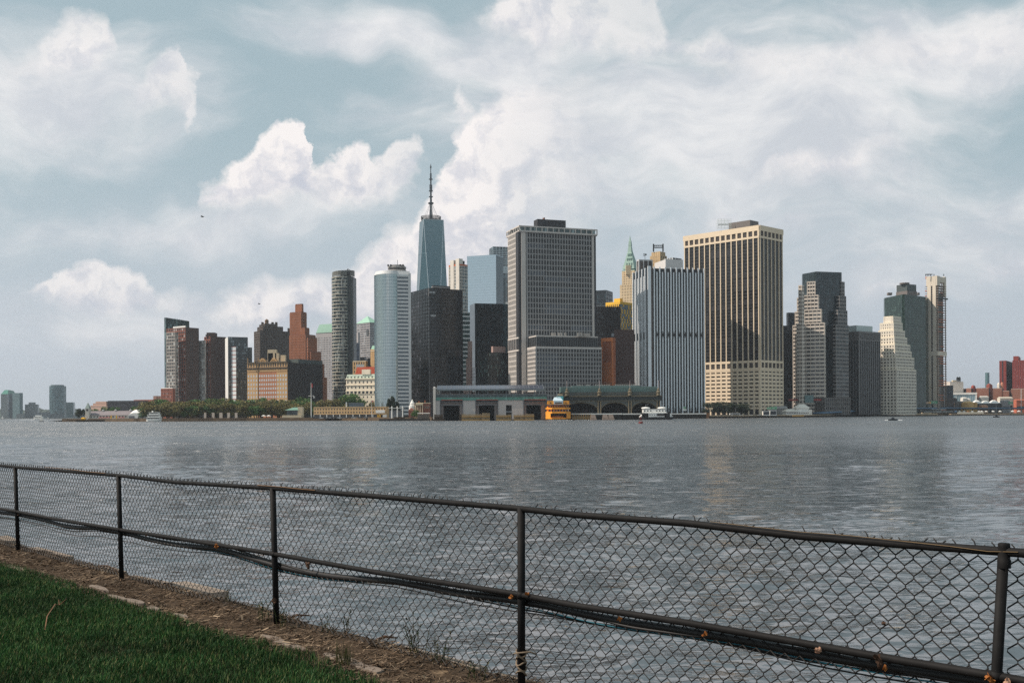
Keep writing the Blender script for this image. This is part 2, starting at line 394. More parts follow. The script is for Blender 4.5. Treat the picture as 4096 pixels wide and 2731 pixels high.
# ------------------------------------------------------------------ water: one displaced sheet from the seawall to the horizon
def build_water():
    R_=np.random.RandomState(3)
    # rows denser near the camera
    ys=[8.0]
    while ys[-1]<420: ys.append(ys[-1]+max(.085,ys[-1]**2/(5.0*1088)*.55))
    while ys[-1]<21000: ys.append(ys[-1]*1.12)
    ys=np.array(ys); nx=860
    tx=np.linspace(-1.13,1.13,nx); tx=np.sign(tx)*(np.minimum(np.abs(tx),1)**1.15+np.clip(np.abs(tx)-1,0,1)*38)
    Y=np.repeat(ys[:,None],nx,1); X=tx[None,:]*(Y*.62+6)
    Z=np.zeros_like(X)
    dX=(Y*.62+6)*2/760*np.where(np.abs(tx)[None,:]>1,30,1); dY=np.gradient(ys)[:,None]
    big=(np.sin(X*.045+Y*.021+1.3)+np.sin(X*.019-Y*.05+.4)+np.sin(X*.11+Y*.03))/3
    gust=.80+.40*big
    specs=[(.20*(.5/.20)**(k/19.),.013) for k in range(20)]+[(.5*(2.6/.5)**(k/25.),.024) for k in range(26)]+[(2.6*(24/2.6)**(k/17.),.024*(2.6/(2.6*(24/2.6)**(k/17.)))**.4) for k in range(18)]
    for lam,slope in specs:
        kk=2*math.pi/lam
        th=math.radians(-76+R_.normal(0,36)); kx,ky=kk*math.cos(th),kk*math.sin(th)
        amp=slope/kk
        fade=np.clip((lam/np.maximum(np.abs(dX*math.cos(th)),np.abs(dY*math.sin(th))+1e-6)-2.0)/2.0,0,1)
        ph=kx*X+ky*Y+R_.uniform(0,6.28)+.8*np.sin(X*.07*R_.uniform(.5,2)+Y*.06)
        s=np.sin(ph); Z+=amp*fade*gust*(s+.30*np.cos(2*ph))
    far=np.clip((420-Y)/150,0,1); Z*=far
    me=bpy.data.meshes.new('water'); n0,n1=X.shape
    co_=np.stack([X,Y,Z],-1).reshape(-1,3).astype(np.float32)
    idx=np.arange(n0*n1).reshape(n0,n1)
    q=np.stack([idx[:-1,:-1],idx[:-1,1:],idx[1:,1:],idx[1:,:-1]],-1).reshape(-1,4)
    me.vertices.add(len(co_)); me.vertices.foreach_set('co',co_.ravel())
    me.loops.add(q.size); me.loops.foreach_set('vertex_index',q.ravel().astype(np.int32))
    me.polygons.add(len(q)); me.polygons.foreach_set('loop_start',np.arange(0,q.size,4,dtype=np.int32)); 
    me.polygons.foreach_set('use_smooth',np.ones(len(q),dtype=bool))
    me.update(calc_edges=True)
    m,t,b=newmat('harbour_water')
    tc=t.n('ShaderNodeTexCoord').outputs['Object']
    sx=t.n('ShaderNodeSeparateXYZ'); t.put(sx.inputs[0],tc)
    b.inputs['Base Color'].default_value=(.052,.057,.062,1); b.inputs['Roughness'].default_value=.10; b.inputs['IOR'].default_value=2.3
    # wavelets of four sizes, each taking over where the next smaller one falls below the eye's reach
    y=sx.outputs[1]
    farf=t.mr(y,25,400)
    patch=t.mr(t.noise(t.vm('MULTIPLY',tc,(.30,1,1)),.012,4,.6),.36,.64,.25,1.8)
    t.put(b.inputs['Roughness'],t.m('MULTIPLY_ADD',farf,.27,.07))
    def wl(sc,sx_,amp,y0,y1,det=3):
        n_=t.noise(t.vm('MULTIPLY',tc,(sx_,1.0,1)),sc,det,.6)
        n_=t.m('SMOOTH_MAX',t.m('SUBTRACT',n_,.50),0,.04)
        return t.m('MULTIPLY',n_,t.mr(y,y0,y1,0,amp))
    h=t.m('ADD',t.m('ADD',t.m('MULTIPLY',t.noise(tc,7,3,.6),.012),wl(2.0,.34,.95,5,30,2)),t.m('ADD',wl(.70,.34,2.5,22,70),t.m('ADD',wl(.24,.32,8.5,70,200),wl(.08,.3,19.0,240,700))))
    h=t.m('MULTIPLY',h,patch)
    bp=t.n('ShaderNodeBump'); bp.inputs['Distance'].default_value=1.0; bp.inputs['Strength'].default_value=1.0
    t.put(bp.inputs['Height'],h); t.put(b.inputs['Normal'],bp.outputs[0])
    me.materials.append(m)
    ob=bpy.data.objects.new('water',me); COL.objects.link(ob); tag(ob,None,None,None,'structure')
build_water()
# ------------------------------------------------------------------ far land
M_city=mat('city_ground',(96,94,92),.9,.2,.02)
SHORE=[(250,1178),(300,1172),(420,1150),(600,1092),(1000,1078),(1300,1060),(1560,1000),(1700,985),(1734,960)]
SHORE2=[(2500,1000),(2560,1130),(2760,1140),(2900,1150),(3100,1250),(3330,1400),(3500,1570),(3900,1580),(4300,1580)]
def build_land():
    pts=[W(px,1660,d) for px,d in SHORE+[(1734,985),(2500,985)]+SHORE2]
    poly=[(p.x,p.y) for p in pts]
    back=[(1900,1600),(2200,4200),(-1300,4200),(-760,1900),(-640,1500)]
    full=poly+back
    mb=MB(); mb.face([(x,y,GZ) for x,y in full]); 
    mb.build('ground',M_city)['kind']='structure'
    sw=MB()
    for i in range(len(poly)-1): 
        a,b=poly[i],poly[i+1]
        sw.fbox(a,b,-.3,dist2(a,b),-1.2,0.3,-2,GZ+.9)
    o=sw.build('seawall',mat('seawall_stone',(92,76,58),.9,.4,.12)); tag(o,'long brown stone seawall along the far shore under the skyline','seawall')
    nj=MB(); nj.face([(-4200,3700,1.6),(-900,3700,1.6),(-500,9000,1.6),(-9000,9000,1.6)]); nj.fbox((-4200,3700),(-900,3700),0,3300,-2,0,-2,1.55)
    nj.build('land',mat('far_land',(84,90,86),.9,.2,.01))['kind']='structure'
build_land()
# ------------------------------------------------------------------ skyline
G_dark=glass('dark_glazing',(34,36,40),(120,124,128),.05,.14,0,.03,.5)
G_win=glass('window_glazing',(38,42,48),(150,155,158),.14,.15,0,.05,.6)
ROOF=mat('roof_felt',(70,70,72)); STEEL=mat('grey_steel',(120,124,128),.5,.1,.3,.3)
DKSTEEL=mat('dark_steel',(44,46,48),.5,.15,.3,.3); WHITE=mat('white_paint',(226,224,218),.6,.08,.2)
CREAM=mat('cream_stone',(214,196,166),.8,.14,.06)
def br(A,B,n): return None
# --- jersey city across the river
def nj():
    g=glass('jersey_glazing',(70,88,98),(140,155,162),.12,.2,0,.04,.35)
    gt=mat('verdigris_roof',(70,128,112),.7,.15,.05)
    def tw(lab,pl,pc,pr,py,D,phi,wc,n1,n2,m,pw=1.4,sh=1.4,top=0,nm='residential_tower'):
        r=rect(pl,pc,pr,py,D,phi); b=Bld(nm,lab,'tower',r[1],'jersey city towers across the river')
        z1=W(pc,py,D).z; b.block(r,GZ,z1,g,wc,[(n1,pw),(n2,pw),None,None],m,sh,.5)
        if top==1:
            c=((r[0][0]+r[2][0])/2,(r[0][1]+r[2][1])/2); sm=[(c[0]+(p[0]-c[0])*.55,c[1]+(p[1]-c[1])*.55) for p in r]
            b.get('roof',gt).prism(r,z1+.1,z1+16,0,None,None,1,sm)
        elif top==2: 
            b.get('penthouse',wc).prism([lerp2(r[0],r[2],.25),lerp2(r[1],r[3],.25),lerp2(r[2],r[0],.25),lerp2(r[3],r[1],.25)],z1,z1+7)
        b.done(); return b
    st=mat('jersey_stone',(150,152,150),.8,.1,.02); st2=mat('jersey_teal',(96,122,126),.6,.1,.02); st3=mat('jersey_grey',(120,126,130),.8,.1,.02)
    tw('grey tower with green roof at the left edge of the photo, across the river',-40,4,31,1576,3760,18,st,4,9,30,top=1)
    tw('tall grey block wedged between two green topped towers across the river',28,33,52,1574,3830,20,st3,3,7,32,2,1)
    tw('bluish tower with chamfered right shoulder and flat green cap across the river',51,78,91,1571,3740,62,st2,9,4,34,1.2,1.2)
    tw('low wide grey block between the green topped towers and the teal tower',94,100,151,1617,3780,12,st3,2,14,14,1.2,1.4,2,'apartment_block')
    tw('small pale block at the water left of the low wide grey block',61,66,94,1655,3720,12,st,2,8,5,1.,1.,0,'low_building')
    tw('pale blue grey slab just right of the teal glass tower',255,262,294,1609,3860,14,st2,3,10,22,1.2,1.2)
    # teal tower with a rounded front
    b=Bld('glass_tower','tall teal glass tower with rounded top standing alone across the river','tower',W(226,1540,3760).xy)
    gg=glass('teal_tower_glass',(46,74,80),(96,124,128),.25,.12,.4,.05,.4)
    c=W(226,1540,3780); pts=[]
    for i in range(9):
        a=math.pi*(1+i/8.); pts.append((c.x+24.5*math.cos(a),c.y+16*math.sin(a)))
    pts+= [(c.x+24.5,c.y+22),(c.x-24.5,c.y+22)]
    z1=W(226,1543,3760).z; b.get('curtain_wall',gg,ROOF).prism(pts,GZ,z1,0,1,[2]*8+[2,4,2],36)
    b.get('crown',mat('jersey_crown',(96,116,118))).prism([lerp2((c.x,c.y),p,.8) for p in pts],z1,z1+4)
    w=b.get('spandrel',st2)
    for i in range(10): facade(w,pts[i],pts[i+1],GZ,z1,0,36,0,.8,.3)
    b.done()
    # low row along the far bank
    for (pl,pr,py,lab,c) in ((151,200,1650,'long low warehouse under the far hill, left of the teal tower',(110,118,120)),(292,352,1660,'low pale shed on the far bank beside the pier head trees',(128,134,136)),(198,258,1657,'dark low podium at the foot of the teal glass tower',(86,96,98))):
        b=Bld('waterfront_shed',lab,'shed',W(pl,py,3705).xy)
        r=rect(pl,pl+2,pr,py,3706,8); z=W(pl,py,3706).z
        b.block(r,1.5,z,g,mat('shed_%d'%pl,c),[None,(16,1.2),None,None],3,1.4,.3); b.get('roof',ROOF).prism(r,z+.03,z+1.2); b.done()
    # wooded rise behind
    mb=MB(); P=[]; n=90
    for i in range(n+1):
        px=-80+i*460/n; h=1637+5*math.sin(i*.25)+3*math.sin(i*.9+1)+rng.uniform(-2,2)
        P.append((W(px,h,5200),W(px,1664,5000)))
    for i in range(n):
        (a,b_),(c_,d)=P[i],P[i+1]
        mb.face([(b_.x,b_.y-150,0),(d.x,d.y-150,0),c_,a]); mb.face([a,c_,(c_.x,c_.y+300,0),(a.x,a.y+300,0)])
    o=mb.build('hills',mat('far_woods',(52,66,56),.95,.4,.02)); o['kind']='structure'
nj()
def simple(nm,lab,pl,pc,pr,py,D,phi,gm,wm,fl,fr,m,sh,t=.35,cat='tower',grp=None,zb=None,lmin=None,**kw):
    r=rect(pl,pc,pr,py,D,phi,lmin); b=Bld(nm,lab,cat,r[1],grp); z1=W(pc,py,D).z
    b.block(r,zb or GZ,z1,gm,wm,[fl,fr,None,None],m,sh,t,**kw)
    return b,r,z1
# --- apartment towers at the battery's left end
def west():
    brick=mat('red_brown_brick',(140,84,66),.85,.18,.08); grey=mat('pale_grey_brick',(168,160,152),.85,.15,.08)
    gl=glass('apartment_glazing',(62,64,66),(168,172,170),.22,.14,0,.06,.5)
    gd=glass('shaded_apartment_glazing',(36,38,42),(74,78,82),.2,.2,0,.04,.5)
    bd=mat('dark_and_shaded_brick',(78,60,54),.85,.18,.08)  # right sides get this darker brick as painted shade; penthouses share it
    # slanted glass slab + brick tower
    b,r,z=simple('apartment_tower','brick apartment tower backed by a slanted glass slab, leftmost of the high towers',668,742,795,1309,1480,52,gl,brick,(9,1.3),None,27,1.5,.4)
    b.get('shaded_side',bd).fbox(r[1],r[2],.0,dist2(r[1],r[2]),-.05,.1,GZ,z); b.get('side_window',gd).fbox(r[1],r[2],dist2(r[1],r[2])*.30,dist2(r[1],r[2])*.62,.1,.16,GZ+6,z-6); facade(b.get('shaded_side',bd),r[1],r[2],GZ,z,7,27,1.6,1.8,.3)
    b.get('parapet',WHITE).fbox(r[0],r[1],dist2(*r[:2])*.35,dist2(*r[:2])+.2,-.5,.6,z,z+2.2)
    r2=rect(657,664,757,1290,1515,40); gg=glass('green_slab_glass',(52,70,70),(110,134,134),.2,.1,.3,.05,.4)
    zt=[W(657,1269,1515).z,W(664,1270,1515).z,W(757,1290,1560).z,W(757,1290,1560).z]
    mb=b.get('glass_slab',gg,ROOF)
    for i in range(4):
        a,c=r2[i],r2[(i+1)%4]; n_=4 if i%2==0 else 12
        mb.face([(a[0],a[1],GZ),(c[0],c[1],GZ),(c[0],c[1],zt[(i+1)%4]),(a[0],a[1],zt[i])],[(0,0),(n_,0),(n_,34),(0,34)])
    mb.face([(r2[i][0],r2[i][1],zt[i]) for i in range(4)],None,1)
    w=b.get('mullion',mat('green_mullion',(58,76,74),.5)); facade(w,r2[1],r2[2],GZ,zt[2],12,30,.5,.6,.25)
    lw=b.get('bay',grey); 
    rb=rect(666,700,712,1328,1474,55); b.block(rb,GZ,W(700,1328,1474).z,gl,grey,[(5,.7),(2,.7),None,None],26,1.2,.3,part='bay',gpart='bay_glazing')
    for u in range(5): b.get('roof_rail',STEEL).tube([W(700+u*9,1282+u*2,1530),W(700+u*9,1272+u*2,1530)],.25,5)
    b.done()
    b,r,z=simple('brick_podium','low brick wing with pale roof edge at the foot of the leftmost brick tower',645,690,700,1553,1462,60,gl,brick,(8,1.4),(3,1.2),9,1.6,.4,'building')
    b.get('parapet',WHITE).prism(r,z+.03,z+1.0); b.done()
    # second tower
    b,r,z=simple('apartment_tower','brick apartment tower with a pale window bay, second high tower from the left',818,842,903,1345,1500,45,gl,brick,(3,1.6),None,26,1.3,.4)
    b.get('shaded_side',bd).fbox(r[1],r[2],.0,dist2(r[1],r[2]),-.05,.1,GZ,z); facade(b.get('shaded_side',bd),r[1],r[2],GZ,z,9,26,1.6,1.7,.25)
    rb=rect(795,819,823,1361,1496,50); b.block(rb,GZ,W(820,1361,1496).z,glass('bright_bay_glazing',(140,146,146),(206,208,204),.4,.14,0,.06,.4),grey,[(4,.5),(1,.5),None,None],25,1.0,.3,part='window_bay',gpart='bay_glazing')
    b.pbox('penthouse',bd,826,858,1330,1345,1505,14); b.pbox('penthouse',WHITE,822,838,1338,1345,1503,8)
    b.done()
    # third tower
    gb=glass('blue_green_glazing',(44,58,62),(120,134,138),.22,.12,.2,.05,.5)
    b,r,z=simple('apartment_tower','dark glass apartment tower with bright white bay, third high tower from left',903,914,991,1347,1450,22,gb,mat('slate_cladding',(70,76,80),.6,.12,.1),(2,.8),(10,.5),28,.9,.35)
    w=b.get('painted_sun_edge',WHITE); w.fbox(r[0],r[1],-.1,dist2(*r[:2]),.4,.9,GZ+22,z-.5)  # white slab puts the sunlight on the narrow side into its colour
    rb=rect(920,943,945,1386,1447,58); b.block(rb,GZ+4,W(943,1386,1447).z,glass('white_bay_glazing',(200,204,206),(226,228,226),.3,.14,0,.03,.15),mat('rust_band',(160,96,84),.8),[(1,0),(1,0),None,None],17,.8,.3,part='window_bay',gpart='bay_glazing')
    bl=b.get('balcony',mat('balcony_slab',(128,132,134)))
    A,B=r[1],r[2]; L=dist2(A,B)
    for j in range(24):
        zz=GZ+10+j*(z-GZ-22)/24.; bl.fbox(A,B,L*.62,L*.95,.3,1.7,zz,zz+.35)
    b.done()
    b,r,z=simple('glass_wing','short dark balcony wing stepping down beside the third high tower',985,989,1008,1389,1462,30,gb,mat('slate_cladding',(70,76,80)),(2,.6),(5,.6),24,1.,.4,'building'); b.done()
    # museum + low brick building at far left
    pk=mat('pink_granite',(196,164,148),.8,.1,.05)
    b=Bld('museum','low tiered museum with pale stone end and long grey flank behind the pier house','museum',W(400,1620,1420).xy)
    for i,(pl,pr,pt) in enumerate(((362,432,1621),(372,431,1612),(383,430,1605))):
        a=rect(pl,pr-6,pr,pt,1420-0*i+i*3,70); b.get('stone_tier',pk).prism(a,GZ,W(pl,pt,1420).z)
        facade(b.get('tier_band',mat('grey_band',(132,118,112))),a[0],a[1],GZ,W(pl,pt,1420).z-1.2,0,3,0,.7,.25)
    a=rect(426,431,590,1605,1424,6,30); zt=W(431,1605,1424).z
    b.block(a,GZ,zt,G_dark,mat('grey_flank',(104,98,100),.8),[None,(30,.8),None,None],4,2.2,.4); b.get('roof',ROOF).prism(a,zt+.03,zt+.8); b.done()
    b,r,z=simple('brick_building','flat roofed red brick block between the museum and the brick podium',535,618,645,1600,1500,60,gl,brick,(14,2.6),(6,1.5),4,2.6,.4,'building')
    b.pbox('penthouse',pk,613,626,1583,1600,1510,10); b.pbox('penthouse',mat('dark_and_shaded_brick',(78,60,54)),626,637,1583,1600,1512,10); b.pbox('penthouse',pk,638,648,1583,1600,1512,10)
    b.get('parapet',brick).prism(r,z+.03,z+.9); b.done()
west()
def mid_left():
    gw=glass('old_tower_glazing',(32,32,36),(110,108,104),.10,.2,0,.05,.5)
    # dark stepped tower with tank
    dk=mat('soot_brown_brick',(86,74,66),.9,.2,.07)
    b=Bld('office_tower','soot dark stepped office tower with a water tank on its roof, behind the yellow building','tower',W(1085,1294,1640).xy)
    for (pl,pc,pr,py,D) in ((1017,1040,1160,1322,1640),(1030,1052,1132,1304,1646),(1038,1060,1110,1294,1652)):
        r=rect(pl,pc,pr,py,D,30); b.block(r,GZ,W(pc,py,D).z,gw,dk,[(6,1.8),(12,1.6),None,None],36,1.6,.4)
    for px in (1045,1060,1085,1100,1150): b.pbox('roof_block',dk,px,px+7,1288 if px<1110 else 1312,1300 if px<1110 else 1325,1662,6)
    b.done()
    c=W(1067,1296,1660); mb=MB(); mb.lathe((c.x,c.y),[(2.9,c.z-1),(2.9,c.z+5.6),(3.1,c.z+5.6),(.3,c.z+7.8)],14); 
    e=empty('water_tank',(c.x,c.y,c.z),'small round wooden water tank on the soot dark tower','water tank'); mb.build('tank',mat('tank_wood',(110,84,62)),e)
    lg=MB(); [lg.box(c.x+sx*2-.2,c.x+sx*2+.2,c.y+sy*2-.2,c.y+sy*2+.2,c.z-6,c.z-1) for sx in (-1,1) for sy in (-1,1)]; lg.build('stand',DKSTEEL,e)
    # slender brick tower with setbacks
    rb=mat('orange_brown_brick',(146,92,64),.85,.2,.06)
    b=Bld('brick_tower','slender orange brown brick tower with stepped crown and setbacks on its right','tower',W(1200,1230,1540).xy)
    for (pl,pc,pr,py,D,n1,n2,m) in ((1182,1207,1213,1218,1560,6,2,40),(1160,1204,1226,1250,1552,9,4,38),(1205,1219,1237,1313,1545,3,4,30),(1158,1222,1262,1340,1540,12,6,30),(1228,1232,1268,1354,1530,1,7,30),(1240,1244,1284,1410,1526,1,8,26),(1244,1248,1297,1458,1522,1,9,22),(1252,1256,1308,1512,1518,1,10,18)):
        r=rect(pl,pc,pr,py,D,62 if n1>2 else 22); b.block(r,GZ,W(pc,py,D).z,gw,rb,[(n1,1.7),(n2,1.5),None,None],m,2.0,.4)
        b.get('coping',mat('brick_coping',(120,76,58))).prism(r,W(pc,py,D).z+.03,W(pc,py,D).z+1.2)
    b.done()
    # yellow corner building
    ye=mat('ochre_terracotta',(184,148,104),.8,.14,.06); orr=mat('orange_brick',(166,110,78),.85,.14,.06); sb=mat('cornice_and_shade_brick',(46,42,42),.9,.2,.06)
    b=Bld('yellow_building','ochre and orange corner office block with dark cornice, facing the park trees','building',W(1151,1440,1330).xy)
    phi=66; r=rect(991,1151,1290,1449,1330,phi); z1=W(1151,1449,1330).z; A,B=r[0],r[1]; L=dist2(A,B)
    b.get('wall',ye).prism(r,GZ,z1)
    fa=lambda px:(px-991)/160.
    for (p0,p1,mm) in ((991,1034,ye),(1036,1108,orr),(1109,1151,ye)):
        u0,u1=L*fa(p0),L*fa(p1); o=1.1 if mm is ye else .5
        b.get('wing' if mm is ye else 'centre_bay',mm).fbox(A,B,u0,u1,-.1,o,GZ,W(1100,1487,1330).z)
        b.get('attic',ye).fbox(A,B,u0,u1,-.1,o+.1,W(1100,1484,1330).z,z1)
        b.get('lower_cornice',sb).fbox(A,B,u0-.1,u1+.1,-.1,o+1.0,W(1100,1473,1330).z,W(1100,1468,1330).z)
        b.get('cornice',mat('dark_bronze_cornice',(70,64,52))).fbox(A,B,u0-.3,u1+.3,-.1,o+1.3,z1,z1+1.3)
    gb=b.get('gable',ye)
    for p0,p1 in ((1037,1066),(1083,1110)):
        u0,u1=L*fa(p0),L*fa(p1); um=(u0+u1)/2
        for (ua,ub,za) in ((u0,u1,1.4),(u0+1.5,u1-1.5,3),(um-2.2,um+2.2,4.6)): gb.fbox(A,B,ua,ub,-2,.8,z1+1.2,z1+1.2+za)
    for pl,pr,pt,pb,mm in ((1070,1105,1398,1428,CREAM),(1072,1092,1412,1432,WHITE),(1100,1114,1412,1430,STEEL),(1122,1141,1420,1440,STEEL),(1016,1019,1438,1450,ye),(989,992,1432,1450,ye),(1031,1034,1432,1450,ye)):
        b.pbox('roof_house',mm,pl,pr,pt,1452,1352,6) if pr-pl>5 else b.pbox('finial',mm,pl,pr,pt,1452,1346,1)
    b.get('side_wall',sb).fbox(r[1],r[2],0,dist2(r[1],r[2]),0,.12,GZ,z1)  # near-black layer puts the shade of this side into its colour
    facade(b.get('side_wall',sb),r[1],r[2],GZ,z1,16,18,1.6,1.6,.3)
    b.get('side_roof',mat('slate_green',(66,78,78))).prism([lerp2(r[1],r[2],.3),r[2],r[3],lerp2(r[0],r[3],.3)],z1,z1+5)
    pane=mat('pale_pane',(176,184,196),.15,.2,.3); fr=mat('window_trim',(232,214,180))
    for (p0,p1,n,o) in ((991,1034,4,1.1),(1036,1108,8,.5),(1109,1151,4,1.1)):
        a=lerp2(A,B,fa(p0)); c=lerp2(A,B,fa(p1)); nx,ny=(B[1]-A[1])/L,-(B[0]-A[0])/L
        a=(a[0]+nx*o,a[1]+ny*o); c=(c[0]+nx*o,c[1]+ny*o)
        window_parts(b.e,a,c,GZ+8,W(1100,1493,1330).z,n,9,1.9,2.7,fr,pane,60 if n==8 else 36)
        ar=b.get('arched_window',mat('attic_shadow',(66,58,50)))
        for i in range(n): 
            u=(i+.5)/n; q=lerp2(a,c,u); zz=W(1100,1465,1330).z
            dx,dy=(B[0]-A[0])/L,(B[1]-A[1])/L
            ar.fbox((q[0]-dx*.9,q[1]-dy*.9),(q[0]+dx*.9,q[1]+dy*.9),0,1.8,0,.22,zz,zz+4)
    b.done()
    # towers with green copper roofs
    pg=mat('pinkish_granite',(166,160,158),.7,.1,.05); cu=mat('verdigris_roof2',(150,190,168),.7,.12,.04); cu2=mat('pale_verdigris',(156,192,172),.7,.12,.04)
    gw2=glass('financial_centre_glazing',(86,92,100),(150,156,162),.2,.12,.2,.04,.4)
    b,r,z=simple('office_tower','grey pink tower with flat topped pale green roof, left of the banded round tower',1252,1340,1352,1345,2000,60,gw2,pg,(14,1.6),(3,1.4),36,2.0,.3)
    r2=rect(1264,1340,1350,1330,2006,60); z2=W(1340,1328,2006).z; b.get('wall',pg).prism(r2,z,z2-1.5); b.get('cornice',mat('dark_band',(70,72,74))).prism(r2,z2-1.5,z2)
    c=lerp2(r2[0],r2[2],.5); b.get('copper_roof',cu2).prism(r2,z2,W(1300,1294,2006).z,0,None,None,1,[lerp2(c,p,.68) for p in r2]); b.done()
    b,r,z=simple('office_tower','grey tower with pointed green pyramid roof, right of the banded round tower',1424,1479,1518,1292,2010,42,gw2,pg,(9,1.2),(7,.5),40,1.6,.3)
    c=lerp2(r[0],r[2],.5); b.get('cornice',mat('dark_band',(70,72,74))).prism(r,z,z+1.4); b.get('copper_roof',cu).prism(r,z+1.4,W(1464,1260,2010).z,0,None,None,1,[lerp2(c,p,.03) for p in r])
    k=rect(1466,1480,1490,1306,2005,42); b.get('corner_notch',mat('dark_band',(70,72,74))).fbox(r[0],r[1],dist2(r[0],r[1])*.78,dist2(r[0],r[1])*.93,0,.9,z-22,z-12)
    r2=rect(1424,1445,1462,1330,2000,42); b.get('wing',pg).prism(rect(1410,1432,1440,1345,1990,42),GZ,W(1432,1330,1990).z); b.done()
    # curved banded tower
    b=Bld('round_tower','slim rounded glass tower with bright balcony bands and open crown','tower',W(1375,1100,1400).xy)
    c=W(1374,1100,1424); pts=[]; zt=W(1374,1100,1400).z
    for i in range(13):
        a=math.radians(186+i*12.5); pts.append((c.x+14.6*math.cos(a),c.y+18*math.sin(a)))
    pts+=[(c.x+14,c.y+16),(c.x-14,c.y+16)]
    gb=glass('banded_tower_glazing',(58,66,66),(150,152,144),.3,.1,.3,.08,.6)
    b.get('glazing',gb,ROOF).prism(pts,GZ,zt,0,1,[2]*12+[4,6,4],40)
    for j in range(41):
        zz=GZ+6+(zt-GZ-8)*j/40.; bn=MB()
        for i in range(9): bn.fbox(pts[i],pts[i+1],0,dist2(pts[i],pts[i+1]),-.1,.75,zz,zz+.9)
        bn.build('balcony_band',mat('pale_balcony',(190,182,166),.6,.1,.1),b.e)
    vb=b.get('corner_mullion',mat('green_mullion',(58,76,74)))
    for i in (0,3,6,9,11): vb.tube([(pts[i][0],pts[i][1],GZ),(pts[i][0],pts[i][1],zt)],.7,6)
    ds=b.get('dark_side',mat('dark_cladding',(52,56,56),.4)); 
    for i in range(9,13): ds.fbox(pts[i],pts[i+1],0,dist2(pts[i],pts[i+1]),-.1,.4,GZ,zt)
    ring=[(c.x+14.6*math.cos(math.radians(180+i*15)),c.y+18*math.sin(math.radians(180+i*15)),zt+6+ (2 if i>8 else 0)) for i in range(13)]
    cr_=b.get('crown_screen',mat('crown_metal',(104,104,98),.5))
    for i in range(12): cr_.fbox(ring[i],ring[i+1],0,dist2(ring[i],ring[i+1])-.3,-.3,.1,zt+.5,zt+5.5+.25*i)
    b.get('roof_crane',DKSTEEL).tube([W(1378,1092,1410),W(1392,1076,1412),W(1400,1082,1412)],.6,6); b.pbox('roof_plant',DKSTEEL,1360,1398,1086,1100,1408,14)
    b.done()
    # bluish sliver + cream buildings with copper tops
    b,r,z=simple('glass_block','narrow blue grey sliver of a block behind the banded round tower',1420,1424,1437,1371,1700,20,gw2,mat('blue_grey_clad',(104,112,128)),(1,.5),(4,.6),24,1.2,.3,'building'); b.done()
    tan=mat('tan_terracotta',(186,150,104),.8,.15,.08)
    b,r,z=simple('beaux_arts_block','tan ornate block with small green copper top tucked behind the curved glass tower',1484,1512,1526,1396,1330,55,gw,tan,(5,1.9),(3,1.6),15,1.6,.5,'building')
    r2=rect(1484,1510,1522,1381,1336,55); b.get('copper_roof',cu).prism(r,z,z+4.6,0,None,None,1,[lerp2(lerp2(r[0],r[2],.5),p,.75) for p in r]); b.get('cornice',CREAM).prism(rect(1482,1512,1528,1404,1329,55),z-2.4,z-1.6); b.done()
    b,r,z=simple('beaux_arts_block','cream rooftop block with arched windows above the red roof',1413,1462,1470,1446,1335,66,gw,mat('tan_terracotta',(186,150,104)),(5,1.6),(2,1.4),14,1.6,.5,'building')
    b.get('cornice',CREAM).prism(rect(1411,1463,1472,1443,1334,66),z,z+1.0); b.pbox('roof_house',WHITE,1425,1455,1457,1492,1318,6); b.pbox('roof_plant',DKSTEEL,1440,1458,1428,1444,1340,6); b.pbox('roof_plant',DKSTEEL,1470,1484,1432,1470,1345,8); b.done()
    # white ornate hall
    wh=mat('white_terracotta',(232,218,196),.75,.1,.08)
    b=Bld('white_hall','white ornate office hall with tall arched windows, green mansard and red roof','building',W(1518,1510,1240).xy)
    phi=70; r=rect(1384,1524,1534,1510,1240,phi,20); A,B=r[0],r[1]; L=dist2(A,B); zc=W(1524,1512,1240).z
    b.get('wall',wh).prism(r,GZ,zc)
    zl=lambda py: W(1500,py,1240).z
    co_=b.get('cornice',wh)
    for py,o in ((1512,1.1),(1537,.8),(1560,.6)): co_.fbox(A,B,-.5,L,0,o,zl(py)-.9,zl(py))
    co_.fbox(A,B,-.3,L,0,.5,zl(1574)-.5,zl(1574))
    nx,ny=(B[1]-A[1])/L,-(B[0]-A[0])/L; off=lambda P,o:(P[0]+nx*o,P[1]+ny*o)
    dp=mat('dark_pane',(54,58,62),.15,.2,.3); tr=mat('window_trim_white',(222,208,186))
    window_parts(b.e,off(A,.02),off(B,.02),zl(1560)+.5,zl(1513)-.9,9,2,1.7,2.9,tr,dp)
    aw=b.get('arched_window',dp); cl=b.get('column',wh)
    for i in range(9):
        u=L*(i+.5)/9; aw.fbox(A,B,u-1.2,u+1.2,0,.12,zl(1573)+.4-1.6,zl(1561)-.6); aw.fbox(A,B,u-.8,u+.8,0,.11,zl(1561)-.6,zl(1560)-.1)
    for i in range(10): cl.fbox(A,B,max(.2,L*i/9-.6),min(L-.2,L*i/9+.6),0,.7,zl(1574),zl(1560)-.9)
    window_parts(b.e,off(A,.02),off(B,.02),GZ+5,zl(1577),9,4,1.6,2.2,tr,dp)
    ms=lerp2(A,B,.02); cu3=mat('white_green_mansard',(206,216,198),.7,.1,.1)
    b.get('mansard',cu3).prism(r,zc,zl(1495),0,None,None,1,[lerp2(lerp2(r[0],r[2],.5),p,.93) for p in r])
    dm=b.get('dormer',cu3); dmp=b.get('dormer_pane',dp)
    for i in range(10):
        u=L*(i+.5)/10; dm.fbox(A,B,u-1.1,u+1.1,-3,.1,zc+.4,zc+3.2); dmp.fbox(A,B,u-.6,u+.6,.1,.2,zc+.8,zc+2.6)
